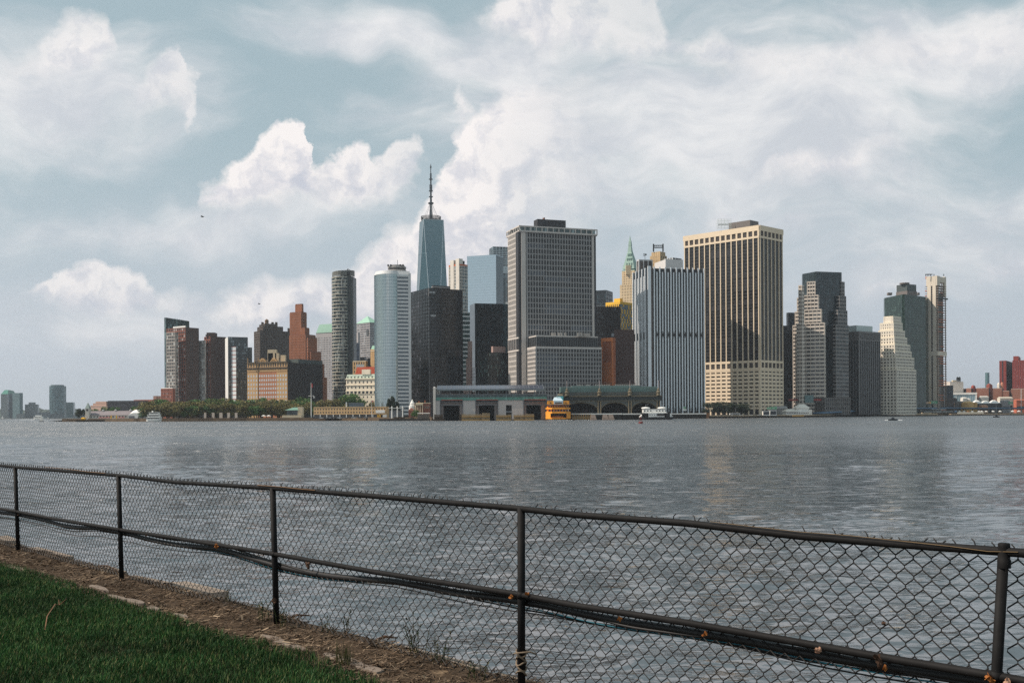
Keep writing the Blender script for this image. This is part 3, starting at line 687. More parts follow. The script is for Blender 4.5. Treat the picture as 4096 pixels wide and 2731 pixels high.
    rr=rect(1420,1524,1534,1495,1252,phi,20); red=mat('red_tile_roof',(178,78,50),.8,.15,.1)
    b.get('red_roof',red).prism(rr,zl(1496),W(1500,1466,1252).z,0,None,None,1,[lerp2(lerp2(rr[0],rr[2],.5),p,.86) for p in rr])
    b.get('roof_house',wh).prism(rect(1447,1480,1484,1476,1244,phi),zl(1496),W(1470,1477,1244).z)
    b.done()
mid_left()
def centre():
    # curved glass tower with white banded side
    gb=glass('curved_tower_glass',(186,196,194),(186,196,194),.0,.10,.75,.010,.05); wb=mat('white_band_panel',(206,206,204),.6,.06,.1)
    b=Bld('curved_glass_tower','curved blue glass tower with white banded flank and drum on its roof','tower',W(1580,1094,1180).xy)
    D=1180; c=W(1578,1094,D+24); R0=(W(1616,1094,D).x-W(1512,1094,D).x)/2*1.06; zt=W(1560,1094,D).z
    pts=[]; n=16
    for i in range(n+1):
        a=math.radians(178+i*8.0); pts.append((c.x-5+R0*1.15*math.cos(a),c.y+24*math.sin(a)))
    e_=W(1642,1090,D+8); f_=W(1634,1090,D+60); g_=W(1520,1090,D+60)
    poly=pts+[(e_.x,e_.y),(f_.x,f_.y),(g_.x,g_.y)]
    b.get('curtain_wall',gb,ROOF).prism(poly,GZ+6,zt,0,1,[2]*n+[4,6,6,6],42)
    b.get('lobby',mat('lobby_dark',(60,66,70),.3)).prism([lerp2((c.x,c.y),p,.93) for p in poly],GZ,GZ+6)
    mu=b.get('mullion',mat('bluish_mullion',(132,152,160),.4,.08,.2,.4))
    for i in range(n): 
        facade(mu,pts[i],pts[i+1],GZ+6,zt,2,42,.22,.35,.2,last=False,ext=False)
    A,B=pts[n],(e_.x,e_.y); L=dist2(A,B); w=b.get('white_flank',wb)
    dg=b.get('flank_window',glass('flank_glazing',(70,84,92),(120,134,140),.2,.12,.2,.04,.4))
    dg.fbox(A,B,0.05,L-2.6,-.1,.3,GZ+3,zt-3)
    w.fbox(A,B,L-2.7,L+.2,-.2,.9,GZ+3,zt+1)
    for j in range(38): zz=GZ+3+(zt-6-GZ)*j/37.; w.fbox(A,B,-.2,L-2.6,-.1,.6,zz,zz+2.1)
    cr=b.get('white_crown',wb); top=[lerp2((c.x,c.y),p,1.012) for p in poly]; cr.prism(top,zt-.2,W(1560,1077,D).z-1,0,None,None,1,[lerp2((c.x,c.y),p,.93) for p in top])
    d0=W(1588,1075,D+24); zd=zt+4
    dr=b.get('roof_drum',mat('drum_metal',(150,146,142),.5,.1,.2)); dr.lathe((d0.x,d0.y),[(10.5,zd-2),(10.5,zd+2.4)],28)
    b.get('drum_band',mat('drum_dark',(64,62,62),.5)).lathe((d0.x,d0.y),[(9.6,zd+2.2),(9.6,zd+4.6)],28)
    dr.lathe((d0.x,d0.y),[(10.2,zd+4.5),(10.2,zd+6.2)],28); dr.lathe((d0.x,d0.y),[(8.4,zd+6.2),(8.4,zd+7.8)],24)
    b.get('antenna',STEEL).tube([(d0.x+.6,d0.y,zd+7),(d0.x+.6,d0.y,zd+14)],.3,6)
    for px in (1556,1566,1604,1615): b.get('roof_unit',mat('drum_dark',(64,62,62))).box(W(px,1060,D+24).x-.8,W(px,1060,D+24).x+.8,D+15,D+18,zd+6,zd+8)
    b.done()
    # the tapering glass skyscraper
    gw=glass('skyscraper_glass',(80,108,116),(80,108,116),.0,.08,.8,.004,.03)
    b=Bld('spired_skyscraper','very tall tapering blue glass skyscraper with ring and mast, highest of the skyline','skyscraper',W(1726,884,2330).xy)
    c=W(1726,884,2332); z0,z1=57,W(1726,885,2330).z; al=math.radians(-29.5)
    tp=[(c.x+30.5*math.sin(al+k*math.pi/2),c.y-30.5*math.cos(al+k*math.pi/2)) for k in range(4)]
    bt=[(c.x+43*math.sin(al+math.pi/4+k*math.pi/2),c.y-43*math.cos(al+math.pi/4+k*math.pi/2)) for k in range(4)]
    mb=b.get('curtain_wall',gw,ROOF)
    for k in range(4):
        t0=(*tp[k],z1); t1=(*tp[(k+1)%4],z1); b0=(*bt[k],z0); bm=(*bt[(k-1)%4],z0)
        mb.face([b0,t1,t0],[(6+k*20,0),(12+k*20,88),(k*20,88)]); mb.face([bm,b0,t0],[(k*20+90,0),(k*20+104,0),(k*20+97,88)])
    mb.face([(*p,z1) for p in tp],None,1); b.get('base',STEEL).prism(bt,GZ,z0)
    ed=b.get('steel_edge',mat('bright_steel',(196,204,208),.35,.05,.2,.6))
    for k in range(4):
        ed.tube([(*tp[k],z1),(*bt[k],z0)],.55,5); ed.tube([(*tp[k],z1),(*bt[(k-1)%4],z0)],.55,5); ed.tube([(*tp[k],z1),(*tp[(k+1)%4],z1)],.5,5)
    fb=b.get('floor_band',mat('blue_steel_band',(110,138,148),.4,.08,.2,.6))
    for fz in (.80,.37,.36):
        zz=z0+(z1-z0)*fz; q=[]
        for k in range(4):
            q.append((tp[k][0]*fz+bt[(k-1)%4][0]*(1-fz),tp[k][1]*fz+bt[(k-1)%4][1]*(1-fz))); q.append((tp[k][0]*fz+bt[k][0]*(1-fz),tp[k][1]*fz+bt[k][1]*(1-fz)))
        for i in range(8):
            a,d=q[i],q[(i+1)%8]
            if dist2(a,d)>.5: fb.fbox(a,d,0,dist2(a,d),-.2,.25,zz,zz+1.0)
    rg=b.get('communication_ring',DKSTEEL); cc=(W(1724,870,2332).x,c.y)
    for zr,rr in ((1.6,20),(4.0,20.6),(6.6,21),(9.2,21)):
        rg.tube([(cc[0]+rr*math.cos(i*math.pi/18),cc[1]+rr*math.sin(i*math.pi/18),z1+zr) for i in range(37)],.75,6)
    for i in range(36):
        a=i*math.pi/18; rg.tube([(cc[0]+20.3*math.cos(a),cc[1]+20.3*math.sin(a),z1),(cc[0]+20.8*math.cos(a),cc[1]+20.8*math.sin(a),z1+(11 if i%4==0 else 9.2))],.35,4)
    ms=b.get('mast',mat('mast_steel',(58,66,72),.4,.1,.2,.5)); Zp=lambda py: W(1722,py,2332).z
    prof=[(884,4.2),(852,3.4),(818,2.2),(816,5.6),(812,6.4),(808,2.2),(790,2.2),(789,4.6),(786,4.6),(785,2.0),(767,2.0),(766,4.4),(763,4.4),(762,2.9),(740,3.1),(738,1.6),(720,1.6),(719,4.2),(716,4.2),(715,1.9),(695,1.9),(693,.9),(675,.8),(672,1.7),(666,1.6),(660,.5),(655,.15)]
    ms.lathe((cc[0],cc[1]),[(r,Zp(py)) for py,r in prof],12)
    cb=b.get('guy_cable',STEEL)
    for k in range(8): a=k*math.pi/4+.2; cb.tube([(cc[0]+18*math.cos(a),cc[1]+18*math.sin(a),z1+2),(cc[0]+2*math.cos(a),cc[1]+2*math.sin(a),Zp(812))],.22,4)
    b.done()
    # unfinished tower behind
    b,r,z=simple('unfinished_tower','pale tower still under construction just right of the spired skyscraper',1795,1838,1870,1062,1500,44,glass('hazy_glazing',(64,84,94),(120,140,148),.2,.12,.3,.04,.4),mat('warm_concrete',(216,208,196),.85,.1,.05),(4,2.2),(5,.5),46,.7,.4)
    zt=W(1820,1037,1500).z; wc=mat('warm_concrete',(214,196,172)); A,B=r[0],r[1]; L=dist2(A,B)
    k=b.get('core_wall',wc); k.fbox(A,B,L*.18,L*.5,-6,.9,GZ,zt); k.fbox(A,B,L*.68,L*1.0,-6,.9,GZ,zt+1)
    b.get('open_floor',mat('safety_net_orange',(190,96,52),.8)).fbox(A,B,L*.02,L*.98,-8,.5,z,z+2.4); b.get('open_floor',mat('safety_net_orange',(190,96,52))).fbox(r[1],r[2],0,dist2(r[1],r[2]),-6,.3,z,z+2.2)
    b.get('upper_frame',DKSTEEL).prism([lerp2(r[0],r[2],.15),lerp2(r[1],r[3],.1),lerp2(r[2],r[0],.15),r[3]],z+2,zt-1); b.done()
    # mirror glass slab pair
    gm=glass('mirror_glass',(196,208,214),(196,208,214),.0,.06,.9,.004,.015)
    b,r,z=simple('mirror_tower','pale mirror glass slab reflecting the clouds, left of the grey grid tower',1868,1984,2012,1018,2040,68,gm,mat('mirror_mullion',(140,160,172),.4,.05,.1,.5),(16,.0),(3,.5),60,.25,.12)
    dk=b.get('dark_face',glass('dark_teal_face',(40,58,66),(70,92,100),.2,.1,.4,.03,.4)); dk.fbox(r[1],r[2],0.3,dist2(r[1],r[2])-.2,0,.5,GZ,z-1); b.done()
    b,r,z=simple('glass_tower','dark glass tower with pale latticed top rising behind the mirror slab',1958,1972,2036,986,2140,14,glass('dark_teal_face2',(40,56,62),(76,96,102),.2,.1,.3,.03,.4),mat('lattice_white',(176,186,188),.5,.06,.1,.3),(2,.8),(5,1.0),60,.0,.5)
    A,B=r[1],r[2]; L=dist2(A,B); la=b.get('top_lattice',mat('lattice_white',(176,186,188)))
    for j in range(9): la.fbox(A,B,0,L,.1,.6,z-6-j*3.6,z-6-j*3.6+1.3)
    la.fbox(A,B,0,L,.1,.7,z-52,z-38); b.done()
    # black twin slab
    gk=glass('black_glazing',(22,23,26),(62,64,70),.12,.14,0,.03,.55); kk=mat('black_steel',(30,31,34),.5,.15,.2,.2)
    b,r,z=simple('black_office_slab','broad black glass office slab with a louvred box on its roof',1640,1715,1850,1152,1225,30,gk,kk,(12,.35),(24,.3),36,.9,.25)
    A,B=r[1],r[2]; L=dist2(A,B)
    bx=b.get('roof_box',mat('louvre_dark',(50,50,52),.6)); bx.prism(rect(1727,1733,1801,1140,1233,30),z-2,W(1733,1141,1233).z); 
    tr=b.get('roof_trim',mat('pale_trim',(158,156,154),.6)); tr.prism(rect(1725,1730,1802,1158,1229,30),z+1.2,z+2.2)
    lt=b.get('lit_pane',mat('pale_blind',(176,180,182),.4)); 
    for u,v in ((.02,.96),(.11,.96),(.05,.78),(.12,.78)): lt.fbox(A,B,L*u,L*u+3.2,.05,.2,GZ+(z-GZ)*v,GZ+(z-GZ)*v+2.2)
    b.get('corner_line',mat('pale_trim',(158,156,154))).tube([(A[0],A[1]-.3,GZ),(A[0],A[1]-.3,z)],.22,4); b.done()
    b,r,z=simple('banded_block','narrow white and green banded block glimpsed right of the black slab',1845,1850,1884,1248,1480,12,glass('green_band_glazing',(52,76,76),(90,112,110),.2,.12,.2,.04,.4),wb,(1,0),(4,0),24,1.7,.5,'building'); b.done()
    pk=mat('pinkish_concrete',(168,140,130),.85,.1,.06)
    b,r,z=simple('pink_stepped_block','narrow pinkish stepped block behind the terminal roof, beside the black slab',1855,1874,1886,1552,1240,40,G_win,pk,(4,1.2),(2,.8),10,1.4,.35,'building')
    b.block(rect(1866,1880,1887,1432,1244,40),GZ,W(1880,1432,1244).z,G_win,pk,[(3,1.2),(1,.8),None,None],20,1.4,.35); b.block(rect(1872,1883,1888,1364,1248,40),GZ,W(1880,1364,1248).z,G_win,pk,[(3,1.2),(1,.8),None,None],26,1.4,.35); b.done()
    gt=glass('teal_black_glazing',(24,32,36),(58,76,82),.10,.1,.1,.03,.5)
    b,r,z=simple('dark_glass_tower','black teal glass tower left of the grey grid tower',1881,1901,2012,1213,1320,16,gt,mat('teal_black_mullion',(28,36,40),.4),(3,.4),(14,.25),34,.5,.2)
    b.get('grey_side',mat('grey_blue_clad',(96,106,116),.5)).fbox(r[0],r[1],.2,dist2(r[0],r[1])-.2,.1,.6,GZ+60,z)
    t2=rect(2008,2012,2036,1216,1336,16); b.block(t2,GZ,W(2012,1216,1336).z,glass('teal_side_glass',(44,78,86),(80,110,116),.2,.1,.3,.03,.4),mat('teal_mullion',(50,80,88),.4),[None,(4,.3),None,None],34,.4,.2,part='teal_wing',gpart='teal_glazing')
    b.get('roof_unit',WHITE).box(W(2022,1210,1340).x,W(2034,1210,1340).x,1342,1350,W(2022,1216,1340).z,W(2022,1207,1340).z); b.done()
    b,r,z=simple('low_dark_block','low black glass block with a pink rooftop box in front of the dark teal tower',1912,1950,2036,1409,1205,24,glass('low_dark_glazing',(26,34,34),(96,116,112),.16,.1,0,.05,.6),mat('dark_cladding2',(30,34,34),.5),(8,.5),(14,.5),16,.9,.3,'building')
    b.get('roof_box',pk).prism(rect(1965,1972,2022,1384,1214,24),z,W(1972,1385,1214).z); b.done()
    # ------------------------------------------------ the grey grid tower
    gg=glass('grid_tower_glazing',(20,23,28),(70,78,88),.14,.18,0,.05,.6,.4); gc=mat('grey_concrete_grid',(150,148,146),.8,.08,.05); lc=mat('light_concrete',(196,188,180),.8,.08,.05)
    b=Bld('grid_tower','massive grey gridded office tower with overhanging open crown and low podium','tower',W(2072,940,1170).xy)
    D=1170; r=rect(2033,2074,2383,940,D,19); z1=W(2074,926,D).z; A,B=r[1],r[2]; L=dist2(A,B)
    b.block(r,GZ,z1,gg,gc,[None,None,None,None],34,1,.3)
    gl_=b.get('left_wall',lc); facade(gl_,r[0],lerp2(r[0],r[1],.76),GZ,z1,9,36,1.1,1.6,.5)
    kd=b.get('corner_slot',mat('slot_dark',(44,44,48),.6)); L0=dist2(r[0],r[1]); kd.fbox(r[0],r[1],L0*.77,L0*.995,0,.3,GZ,z1); kd.fbox(A,B,.05,L*.028,0,.25,GZ,z1); kd.fbox(A,B,L*.085,L*.105,0,.2,GZ,z1)
    pil=b.get('pilaster',lc); pil.fbox(A,B,L*.03,L*.085,-.1,1.3,GZ,z1); pil.fbox(A,B,L*.945,L*.97,-.1,1.3,GZ,z1); kd.fbox(A,B,L*.97,L*.999,0,.3,GZ,z1)
    facade(b.get('front_wall',gc),lerp2(A,B,.105),lerp2(A,B,.945),GZ,z1,24,34,.85,1.15,.9,ts=.35)
    # crown
    rc=rect(2025,2077,2390,901,D-2,19); zc0,zc1=z1-.3,W(2077,901,D-2).z
    crn=b.get('crown',lc); hb=(zc1-zc0)
    for (A2,B2,n) in ((rc[0],rc[1],7),(rc[1],rc[2],14)):
        L2=dist2(A2,B2); crn.fbox(A2,B2,0,L2,-1,0,zc0,zc0+hb*.22); crn.fbox(A2,B2,0,L2,-1,0,zc1-hb*.2,zc1)
        for i in range(n+1): u=min(max(L2*i/n,.5),L2-.5); crn.fbox(A2,B2,u-.45,u+.45,-1,.15,zc0+hb*.2,zc1-hb*.18)
    inner=[lerp2(lerp2(rc[0],rc[2],.5),p,.95) for p in rc]
    b.get('crown_glazing',glass('crown_glass',(66,84,84),(140,156,156),.25,.14,.2,.05,.5),ROOF).prism(inner,zc0,zc1-.8,0,1,[10,28,3,3],1)
    b.get('soffit',gc).prism([lerp2(lerp2(rc[0],rc[2],.5),p,.99) for p in rc],zc0-.5,zc0)
    ph=rect(2135,2150,2263,874,D+14,19); b.get('penthouse',mat('charcoal_clad',(48,46,48),.6,.1,.1)).prism(ph,zc1-1,W(2150,876,D+14).z); b.get('roof_vent',mat('rust_clad',(112,74,54))).prism(rect(2170,2176,2180,870,D+20,19),zc1,W(2176,870,D+20).z)
    for px in (2042,2064): b.pbox('roof_vent',mat('charcoal_clad',(48,46,48)),px,px+9,int(901+(2077-px)*.55),920,D+18,4)
    # belts
    for py0,py1 in ((1354,1350),(1404,1396)): 
        zz=W(2074,py0,D).z; gl_.fbox(r[0],r[1],-.5,L0+.5,0,1.0,zz,zz+1.6)
    za,zb_=W(2074,1396,D).z,W(2074,1352,D).z; kd.fbox(r[0],r[1],.3,L0*.75,.3,.58,za,zb_); 
    for i in range(5): gl_.fbox(r[0],r[1],L0*.75*i/4.,L0*.75*i/4.+.9,.3,1.0,za,zb_)
    # podium in front
    D2=1146; r2=rect(2104,2144,2405,1392,D2,19); z2=W(2144,1392,D2).z
    b.block(r2,GZ,z2,gg,gc,[None,None,None,None],12,1,.3,gpart='podium_glazing'); facade(b.get('podium_wall',gc),r2[1],r2[2],GZ,z2,23,16,.85,1.1,.8,ts=.35); facade(b.get('podium_side',lc),r2[0],r2[1],GZ,z2,9,16,1.0,1.5,.5)
    blt=b.get('belt',lc); blt.prism([lerp2(lerp2(r2[0],r2[2],.5),p,1.015) for p in r2],z2,z2+1.8)
    r3=rect(2106,2146,2390,1346,D2+3,19); z3=W(2146,1346,D2+3).z
    b.get('louvre_band',mat('louvre_black',(38,40,42),.5)).prism(r3,z2+1.8,z3); lv=b.get('louvre_fin',mat('fin_grey',(120,122,122),.5))
    for i in range(28): u=dist2(r3[1],r3[2])*i/27.; lv.fbox(r3[1],r3[2],max(0,u-.12),u+.12,0,.35,z2+1.8,z3)
    for i in range(7): u=dist2(r3[0],r3[1])*i/6.; lv.fbox(r3[0],r3[1],max(0,u-.15),u+.15,0,.35,z2+1.8,z3)
    blt.prism([lerp2(lerp2(r3[0],r3[2],.5),p,1.012) for p in r3],z3,z3+1.3)
    for i,(px,w_) in enumerate(((2205,10),(2217,6),(2232,7),(2243,6),(2258,8),(2310,9),(2335,26),(2322,8))): b.pbox('roof_unit',mat('roof_unit_metal',(150,146,140),.6),px,px+w_,1330 if w_<20 else 1333,1345,D2+14,5)
    b.done()
    # blocks to the right of it
    b,r,z=simple('dark_office_block','small dark blue office block peeking out right of the grey grid tower',2376,2424,2450,1160,1560,66,gt,mat('navy_clad',(44,54,62),.5),(8,.3),(4,.3),30,1.6,.3,'building'); b.done()
    br=mat('umber_brick',(54,46,46),.9,.12,.06)
    b,r,z=simple('brown_black_block','broad brown black slab below the small dark blue block',2376,2378,2482,1226,1330,8,G_dark,br,(1,1),(12,1.2),26,1.6,.2,'building'); b.get('parapet',mat('pale_trim',(158,156,154))).fbox(r[1],r[2],0,dist2(r[1],r[2])*.42,-.4,.3,z,z+1.6); b.done()
    yl=mat('yellow_panel',(240,188,58),.7,.1,.08)
    b,r,z=simple('yellow_block','office block with bright yellow crown and checkered yellow and blue wall',2424,2480,2528,1216,1390,50,glass('checker_glazing',(54,70,82),(96,120,134),.25,.12,.1,.05,.4),mat('umber_brick',(54,46,46)),(6,1.2),(8,.0),20,0,.25,'building')
    A,B=r[1],r[2]; L=dist2(A,B); ck=b.get('checker_panel',yl); cw=L/9; ch=3.0
    for j in range(int((z-GZ)/ch)):
        for i in range(9):
            if (i//1+ (j//2))%2==0 and rng.random()<.85: ck.fbox(A,B,i*cw,(i+.9)*cw,0,.3,z-(j+1)*ch,z-j*ch-.4)
    b.get('crown',yl).prism([lerp2(lerp2(r[0],r[2],.5),p,1.03) for p in r],z,W(2480,1206,1390).z); 
    A,B=r[0],r[1]; L=dist2(A,B)
    for i in range(7): b.get('crown_merlon',yl).fbox(A,B,L*i/7.,L*(i+.5)/7.,0,.7,z-5 if i%2 else z-3,z)
    b.get('roof_house',yl).prism(rect(2456,2480,2491,1192,1396,50),z+2,W(2480,1193,1396).z); b.done()
    # green spired tower
    cu=mat('verdigris_spire',(148,174,162),.7,.14,.05); tn=mat('warm_limestone',(214,190,154),.85,.12,.06); D=1740
    b,r,z=simple('spired_tower','cream stone tower with steep green copper pyramid and spire',2481,2538,2560,1136,D,58,G_win,tn,(9,1.9),(4,1.8),44,2.0,.5)
    r1=rect(2489,2537,2556,1082,D+4,58); za=W(2537,1082,D+4).z; b.block(r1,z,za,G_win,tn,[(7,1.9),(3,1.8),None,None],6,2.0,.5)
    cpt=lerp2(r1[0],r1[2],.5); xs=W(2525,1000,D).x; cpt=(xs,cpt[1]); zp=lambda py: W(2525,py,cpt[1]).z
    b.get('cornice',cu).prism([lerp2(cpt,p,1.05) for p in r1],za,za+1.5)
    roof=b.get('copper_roof',cu); sec=[(1078,1.0),(1040,.62),(1008,.32),(985,.20),(982,.22),(966,.17),(960,.10),(942,.01)]
    for (p0,s0),(p1,s1) in zip(sec,sec[1:]): roof.prism([lerp2(cpt,p,s0) for p in r1],zp(p0),zp(p1),0,None,None,1,[lerp2(cpt,p,s1) for p in r1])
    tu=b.get('turret',tn)
    for t in (0.5,): q=lerp2(r1[0],r1[1],t); tu.box(q[0]-4,q[0]+4,q[1]-3,q[1]+2,za-6,za+9)
    dm=b.get('dormer',cu)
    for s0,py in ((.8,1060),(.62,1040),(.45,1022)):
        for t in (.3,.55,.8): q=lerp2(cpt,lerp2(r1[0],r1[1],t),s0); dm.box(q[0]-.9,q[0]+.9,q[1]-1.2,q[1]+1,zp(py)-1.2,zp(py)+2.4)
    b.done()
    b,r,z=simple('striped_brown_block','brown block with pale pilasters behind the white striped tower',2548,2556,2610,1042,1420,14,glass('brown_glazing',(84,72,66),(110,98,90),.2,.2,0,.03,.3),mat('pale_pilaster',(206,204,202),.6),(1,.8),(3,1.2),30,.0,.6,'building')
    b.get('roof_edge',mat('pale_pilaster',(206,204,202))).prism([lerp2(lerp2(r[0],r[2],.5),p,1.01) for p in r],z,z+1.5)
    e=empty('weather_vane',W(2578,1044,1424),'thin rooftop mast with twisted weather vane on the striped brown block','mast'); p=W(2580,1044,1424); mb=MB(); mb.tube([p,(p.x,p.y,p.z+8)],.3,5); mb.build('mast',DKSTEEL,e); mb=MB(); [mb.tube([(p.x-2.2,p.y,p.z+6.5+k),(p.x+2.2,p.y,p.z+8+k*.3)],.35,5) for k in (0,1.6,3)]; mb.build('vane',DKSTEEL,e); b.done()
    tb=mat('tan_stone_block',(196,168,128),.85,.14,.08)
    b,r,z=simple('tan_roof_tower','tan stone tower top with an open steel frame, above the white striped tower',2602,2640,2666,1020,1440,48,G_win,tb,(5,2.2),(3,1.8),46,2.2,.6)
    b.block(rect(2608,2640,2660,1006,1444,48),z,W(2640,1006,1444).z,G_win,tb,[(4,2.2),(3,1.8),None,None],2,2.0,.5); b.done()
    p0,p1=W(2614,1004,1450),W(2652,1004,1450); zt=W(2614,976,1450).z; e=empty('steel_frame',(p0.x,p0.y,p0.z),'open dark steel gantry on top of the tan stone tower','frame'); mb=MB()
    for x in (p0.x,p1.x):
        mb.box(x-.8,x+.8,1449,1451,p0.z-1,zt)
    mb.build('upright',DKSTEEL,e); mb=MB()
    for dz in (-2,-5): mb.box(p0.x,p1.x,1449.4,1450.6,zt+dz-.5,zt+dz+.5)
    for i in range(5): mb.tube([(p0.x+(p1.x-p0.x)*i/5,1450,zt-5),(p0.x+(p1.x-p0.x)*(i+1)/5,1450,zt-2)],.3,4)
    mb.build('beam',DKSTEEL,e)
    # orange slab and brown block
    ob=mat('orange_pier_brick',(196,116,66),.85,.12,.08); ob2=mat('rust_brick',(150,84,52),.9,.1,.06)
    b,r,z=simple('orange_brick_slab','narrow orange brick slab with framed panel, right of the podium of the grid tower',2406,2452,2462,1350,1180,46,G_dark,ob2,None,None,30,0,.2,'building')
    b.mb['glazing'][1][0]=ob2
    A,B=r[0],r[1]; L=dist2(A,B); k=b.get('brick_frame',ob); k.fbox(A,B,0,L*.1,0,.9,GZ,z); k.fbox(A,B,L*.9,L,0,.9,GZ,z); k.fbox(A,B,L*.1,L*.9,0,.9,z-4,z)
    zm=W(2430,1448,1180).z
    for i in range(7): u=L*.12+L*.76*i/7; k.fbox(A,B,u,u+L*.075,0,.6,GZ,zm)
    b.done()
    b,r,z=simple('brown_slab','plain dark maroon slab behind the orange brick slab',2455,2457,2538,1318,1205,8,mat('maroon_brick',(74,54,50),.9,.14,.06),mat('maroon_brick',(74,54,50)),None,(14,1.1),30,1.6,.12,'building')
    b.get('roof_tank',STEEL).box(W(2447,1335,1190).x,W(2456,1335,1190).x,1190,1193,W(2447,1346,1190).z,W(2447,1333,1190).z); b.done()
    # ------------------------------------------------ white striped tower
    ws=mat('white_pier_panel',(228,232,234),.6,.05,.04); wd_=glass('striped_tower_glazing',(17,18,21),(36,38,42),.12,.22,0,.03,.4,.3); D=1212
    b=Bld('white_striped_tower','dark tower with slim white vertical stripes broken by a mid band','tower',W(2590,1066,D).xy)
    r=rect(2533,2592,2818,1068,D,14); z1=W(2592,1068,D).z; A,B=r[1],r[2]; L=dist2(A,B); A0,B0=r[0],r[1]; L0=dist2(A0,B0)
    b.block(r,GZ,z1-1.2,wd_,ws,[None,None,None,None],40,1,.3)
    co_=b.get('corner_pier',ws); co_.fbox(A,B,-.6,L*.045,-.1,1.2,GZ,z1+1); b.get('corner_recess',mat('slot_brown',(80,66,60),.7)).fbox(A,B,L*.048,L*.075,0,.5,GZ,z1-1)
    f0=.105; Zp=lambda py: W(2700,py,D).z
    mp=b.get('main_stripe',ws); sp=b.get('short_stripe',ws); kn=b.get('kinked_stripe',ws)
    for i in range(10):
        u=L*(f0+(1-f0)*i/9.15); mp.fbox(A,B,u-.66,u+.66,-.1,.8,GZ,z1+.4 if i<9 else z1)
        if i<9:
            u2=u+L*(1-f0)/9.15/2; sp.fbox(A,B,u2-.6,u2+.6,-.1,.6,Zp(1325),Zp(1086)); sp.fbox(A,B,u2-.6,u2+.6,-.1,.6,GZ+9,Zp(1350))
            # tapering ends at the mid band and street level
            dx,dy=(B[0]-A[0])/L,(B[1]-A[1])/L; nx,ny=dy,-dx
            for (za,zb,o0,o1) in ((Zp(1325),Zp(1333),.6,.05),(Zp(1350),Zp(1342),.6,.05),(GZ+9,GZ+5,.6,.05)):
                q=[]
                for z_,o in ((za,o0),(zb,o1)):
                    for s in (-.6,.6):
                        q.append((A[0]+dx*(u2+s)+nx*o,A[1]+dy*(u2+s)+ny*o,z_))
                kn.face([q[0],q[1],q[3],q[2]]); kn.face([q[2],q[3],q[1],q[0]])
    b.get('mid_band',mat('mid_band_dark',(38,37,38),.6)).fbox(A,B,L*.1,L*.995,0,.12,Zp(1352),Zp(1322))
    for i in range(5):
        u=L0*(.02+.96*i/4.6); mp.fbox(A0,B0,u-.7,u+.7,-.1,1.4,GZ,z1-.4)
        if i<4: 
            u2=u+L0*.96/9.2; sp.fbox(A0,B0,u2-.6,u2+.6,-.1,.9,Zp(1325),Zp(1100)); sp.fbox(A0,B0,u2-.6,u2+.6,-.1,.9,GZ+6,Zp(1355))
    pw_=mat('penthouse_white',(208,204,200),.7,.05,.1); b.get('penthouse',pw_).prism(rect(2618,2662,2732,1036,D+16,14),z1-3,W(2662,1037,D+16).z); b.done()
    b,r,z=simple('flat_roof_block','flat white edged rooftop behind the penthouse of the white striped tower',2660,2690,2726,1030,1330,40,mat('grey_flat',(120,122,122)),ws,(3,.8),(3,.8),20,0,.3,'building'); b.done()
    # ------------------------------------------------ cream striped tower
    cs=mat('cream_stripe_stone',(224,204,176),.8,.08,.05); cg=glass('cream_tower_glazing',(25,24,26),(50,48,50),.18,.2,0,.03,.4,.4); D=1250
    b=Bld('cream_striped_tower','largest dark tower with cream vertical stripes and open square holes below its roof','tower',W(3037,906,D).xy)
    r=rect(2737,3037,3128,906,D,44); Zp=lambda py: W(3037,py,D).z; z1=Zp(906)
    b.block(r,GZ,z1-1,cg,cs,[None,None,None,None],52,1,.3)
    for k,(A,B,n,m2) in enumerate(((r[0],r[1],14,1),(r[1],r[2],6,1))):
        L=dist2(A,B); st=b.get('stripe',cs); bd=b.get('belt',cs); hl=b.get('opening',mat('louvre_brown',(62,54,50),.7)); pf=b.get('lower_wall',cs)
        bd.fbox(A,B,(-1.2 if k==0 else 0),L+(1.2 if k else 0),-.5,1.2,Zp(922),z1+1.6)
        bd.fbox(A,B,0,L,0,1.15,Zp(951),Zp(943)); bd.fbox(A,B,0,L,0,1.15,Zp(1449),Zp(1440)); bd.fbox(A,B,0,L,0,1.15,Zp(1478),Zp(1470))
        for i in range(n+1):
            u=min(max(L*i/n,.8),L-.8); w_=1.15 if k==0 else .9
            st.fbox(A,B,u-w_/2,u+w_/2,-.1,1.1,Zp(1440),Zp(951)); st.fbox(A,B,u-w_,u+w_,-.1,1.12,Zp(943),Zp(922)); st.fbox(A,B,u-w_,u+w_,-.1,1.12,Zp(1470),Zp(1449))
        hl.fbox(A,B,.1,L-.1,0,.25,Zp(943),Zp(922)); hl.fbox(A,B,.1,L-.1,0,.25,Zp(1470),Zp(1449))
        facade(pf,A,B,GZ+8,Zp(1478),n,10,2.0,2.7,1.0,ts=.9)
        facade(pf,A,B,GZ,GZ+8,n,1,1.8,1.2,1.05)
        sl=b.get('floor_line',mat('dark_spandrel',(52,50,50),.5)); facade(sl,A,B,Zp(1440),Zp(951),n,36,0,.9,.14)
    gp=mat('grey_plant',(112,104,100),.7,.08,.1); b.get('penthouse',gp).prism(rect(2915,3000,3034,880,D+30,44),z1,W(3000,880,D+30).z); b.done()
    e=empty('scaffold',W(2895,905,D+40),'thin white scaffolding on the roof of the cream striped tower','scaffold'); mb=MB()
    for i in range(5):
        for k in (0,1):
            a=W(2872+i*13,915,D+36+k*8); mb.tube([a,(a.x,a.y,W(2872,876,D+36).z)],.16,4)
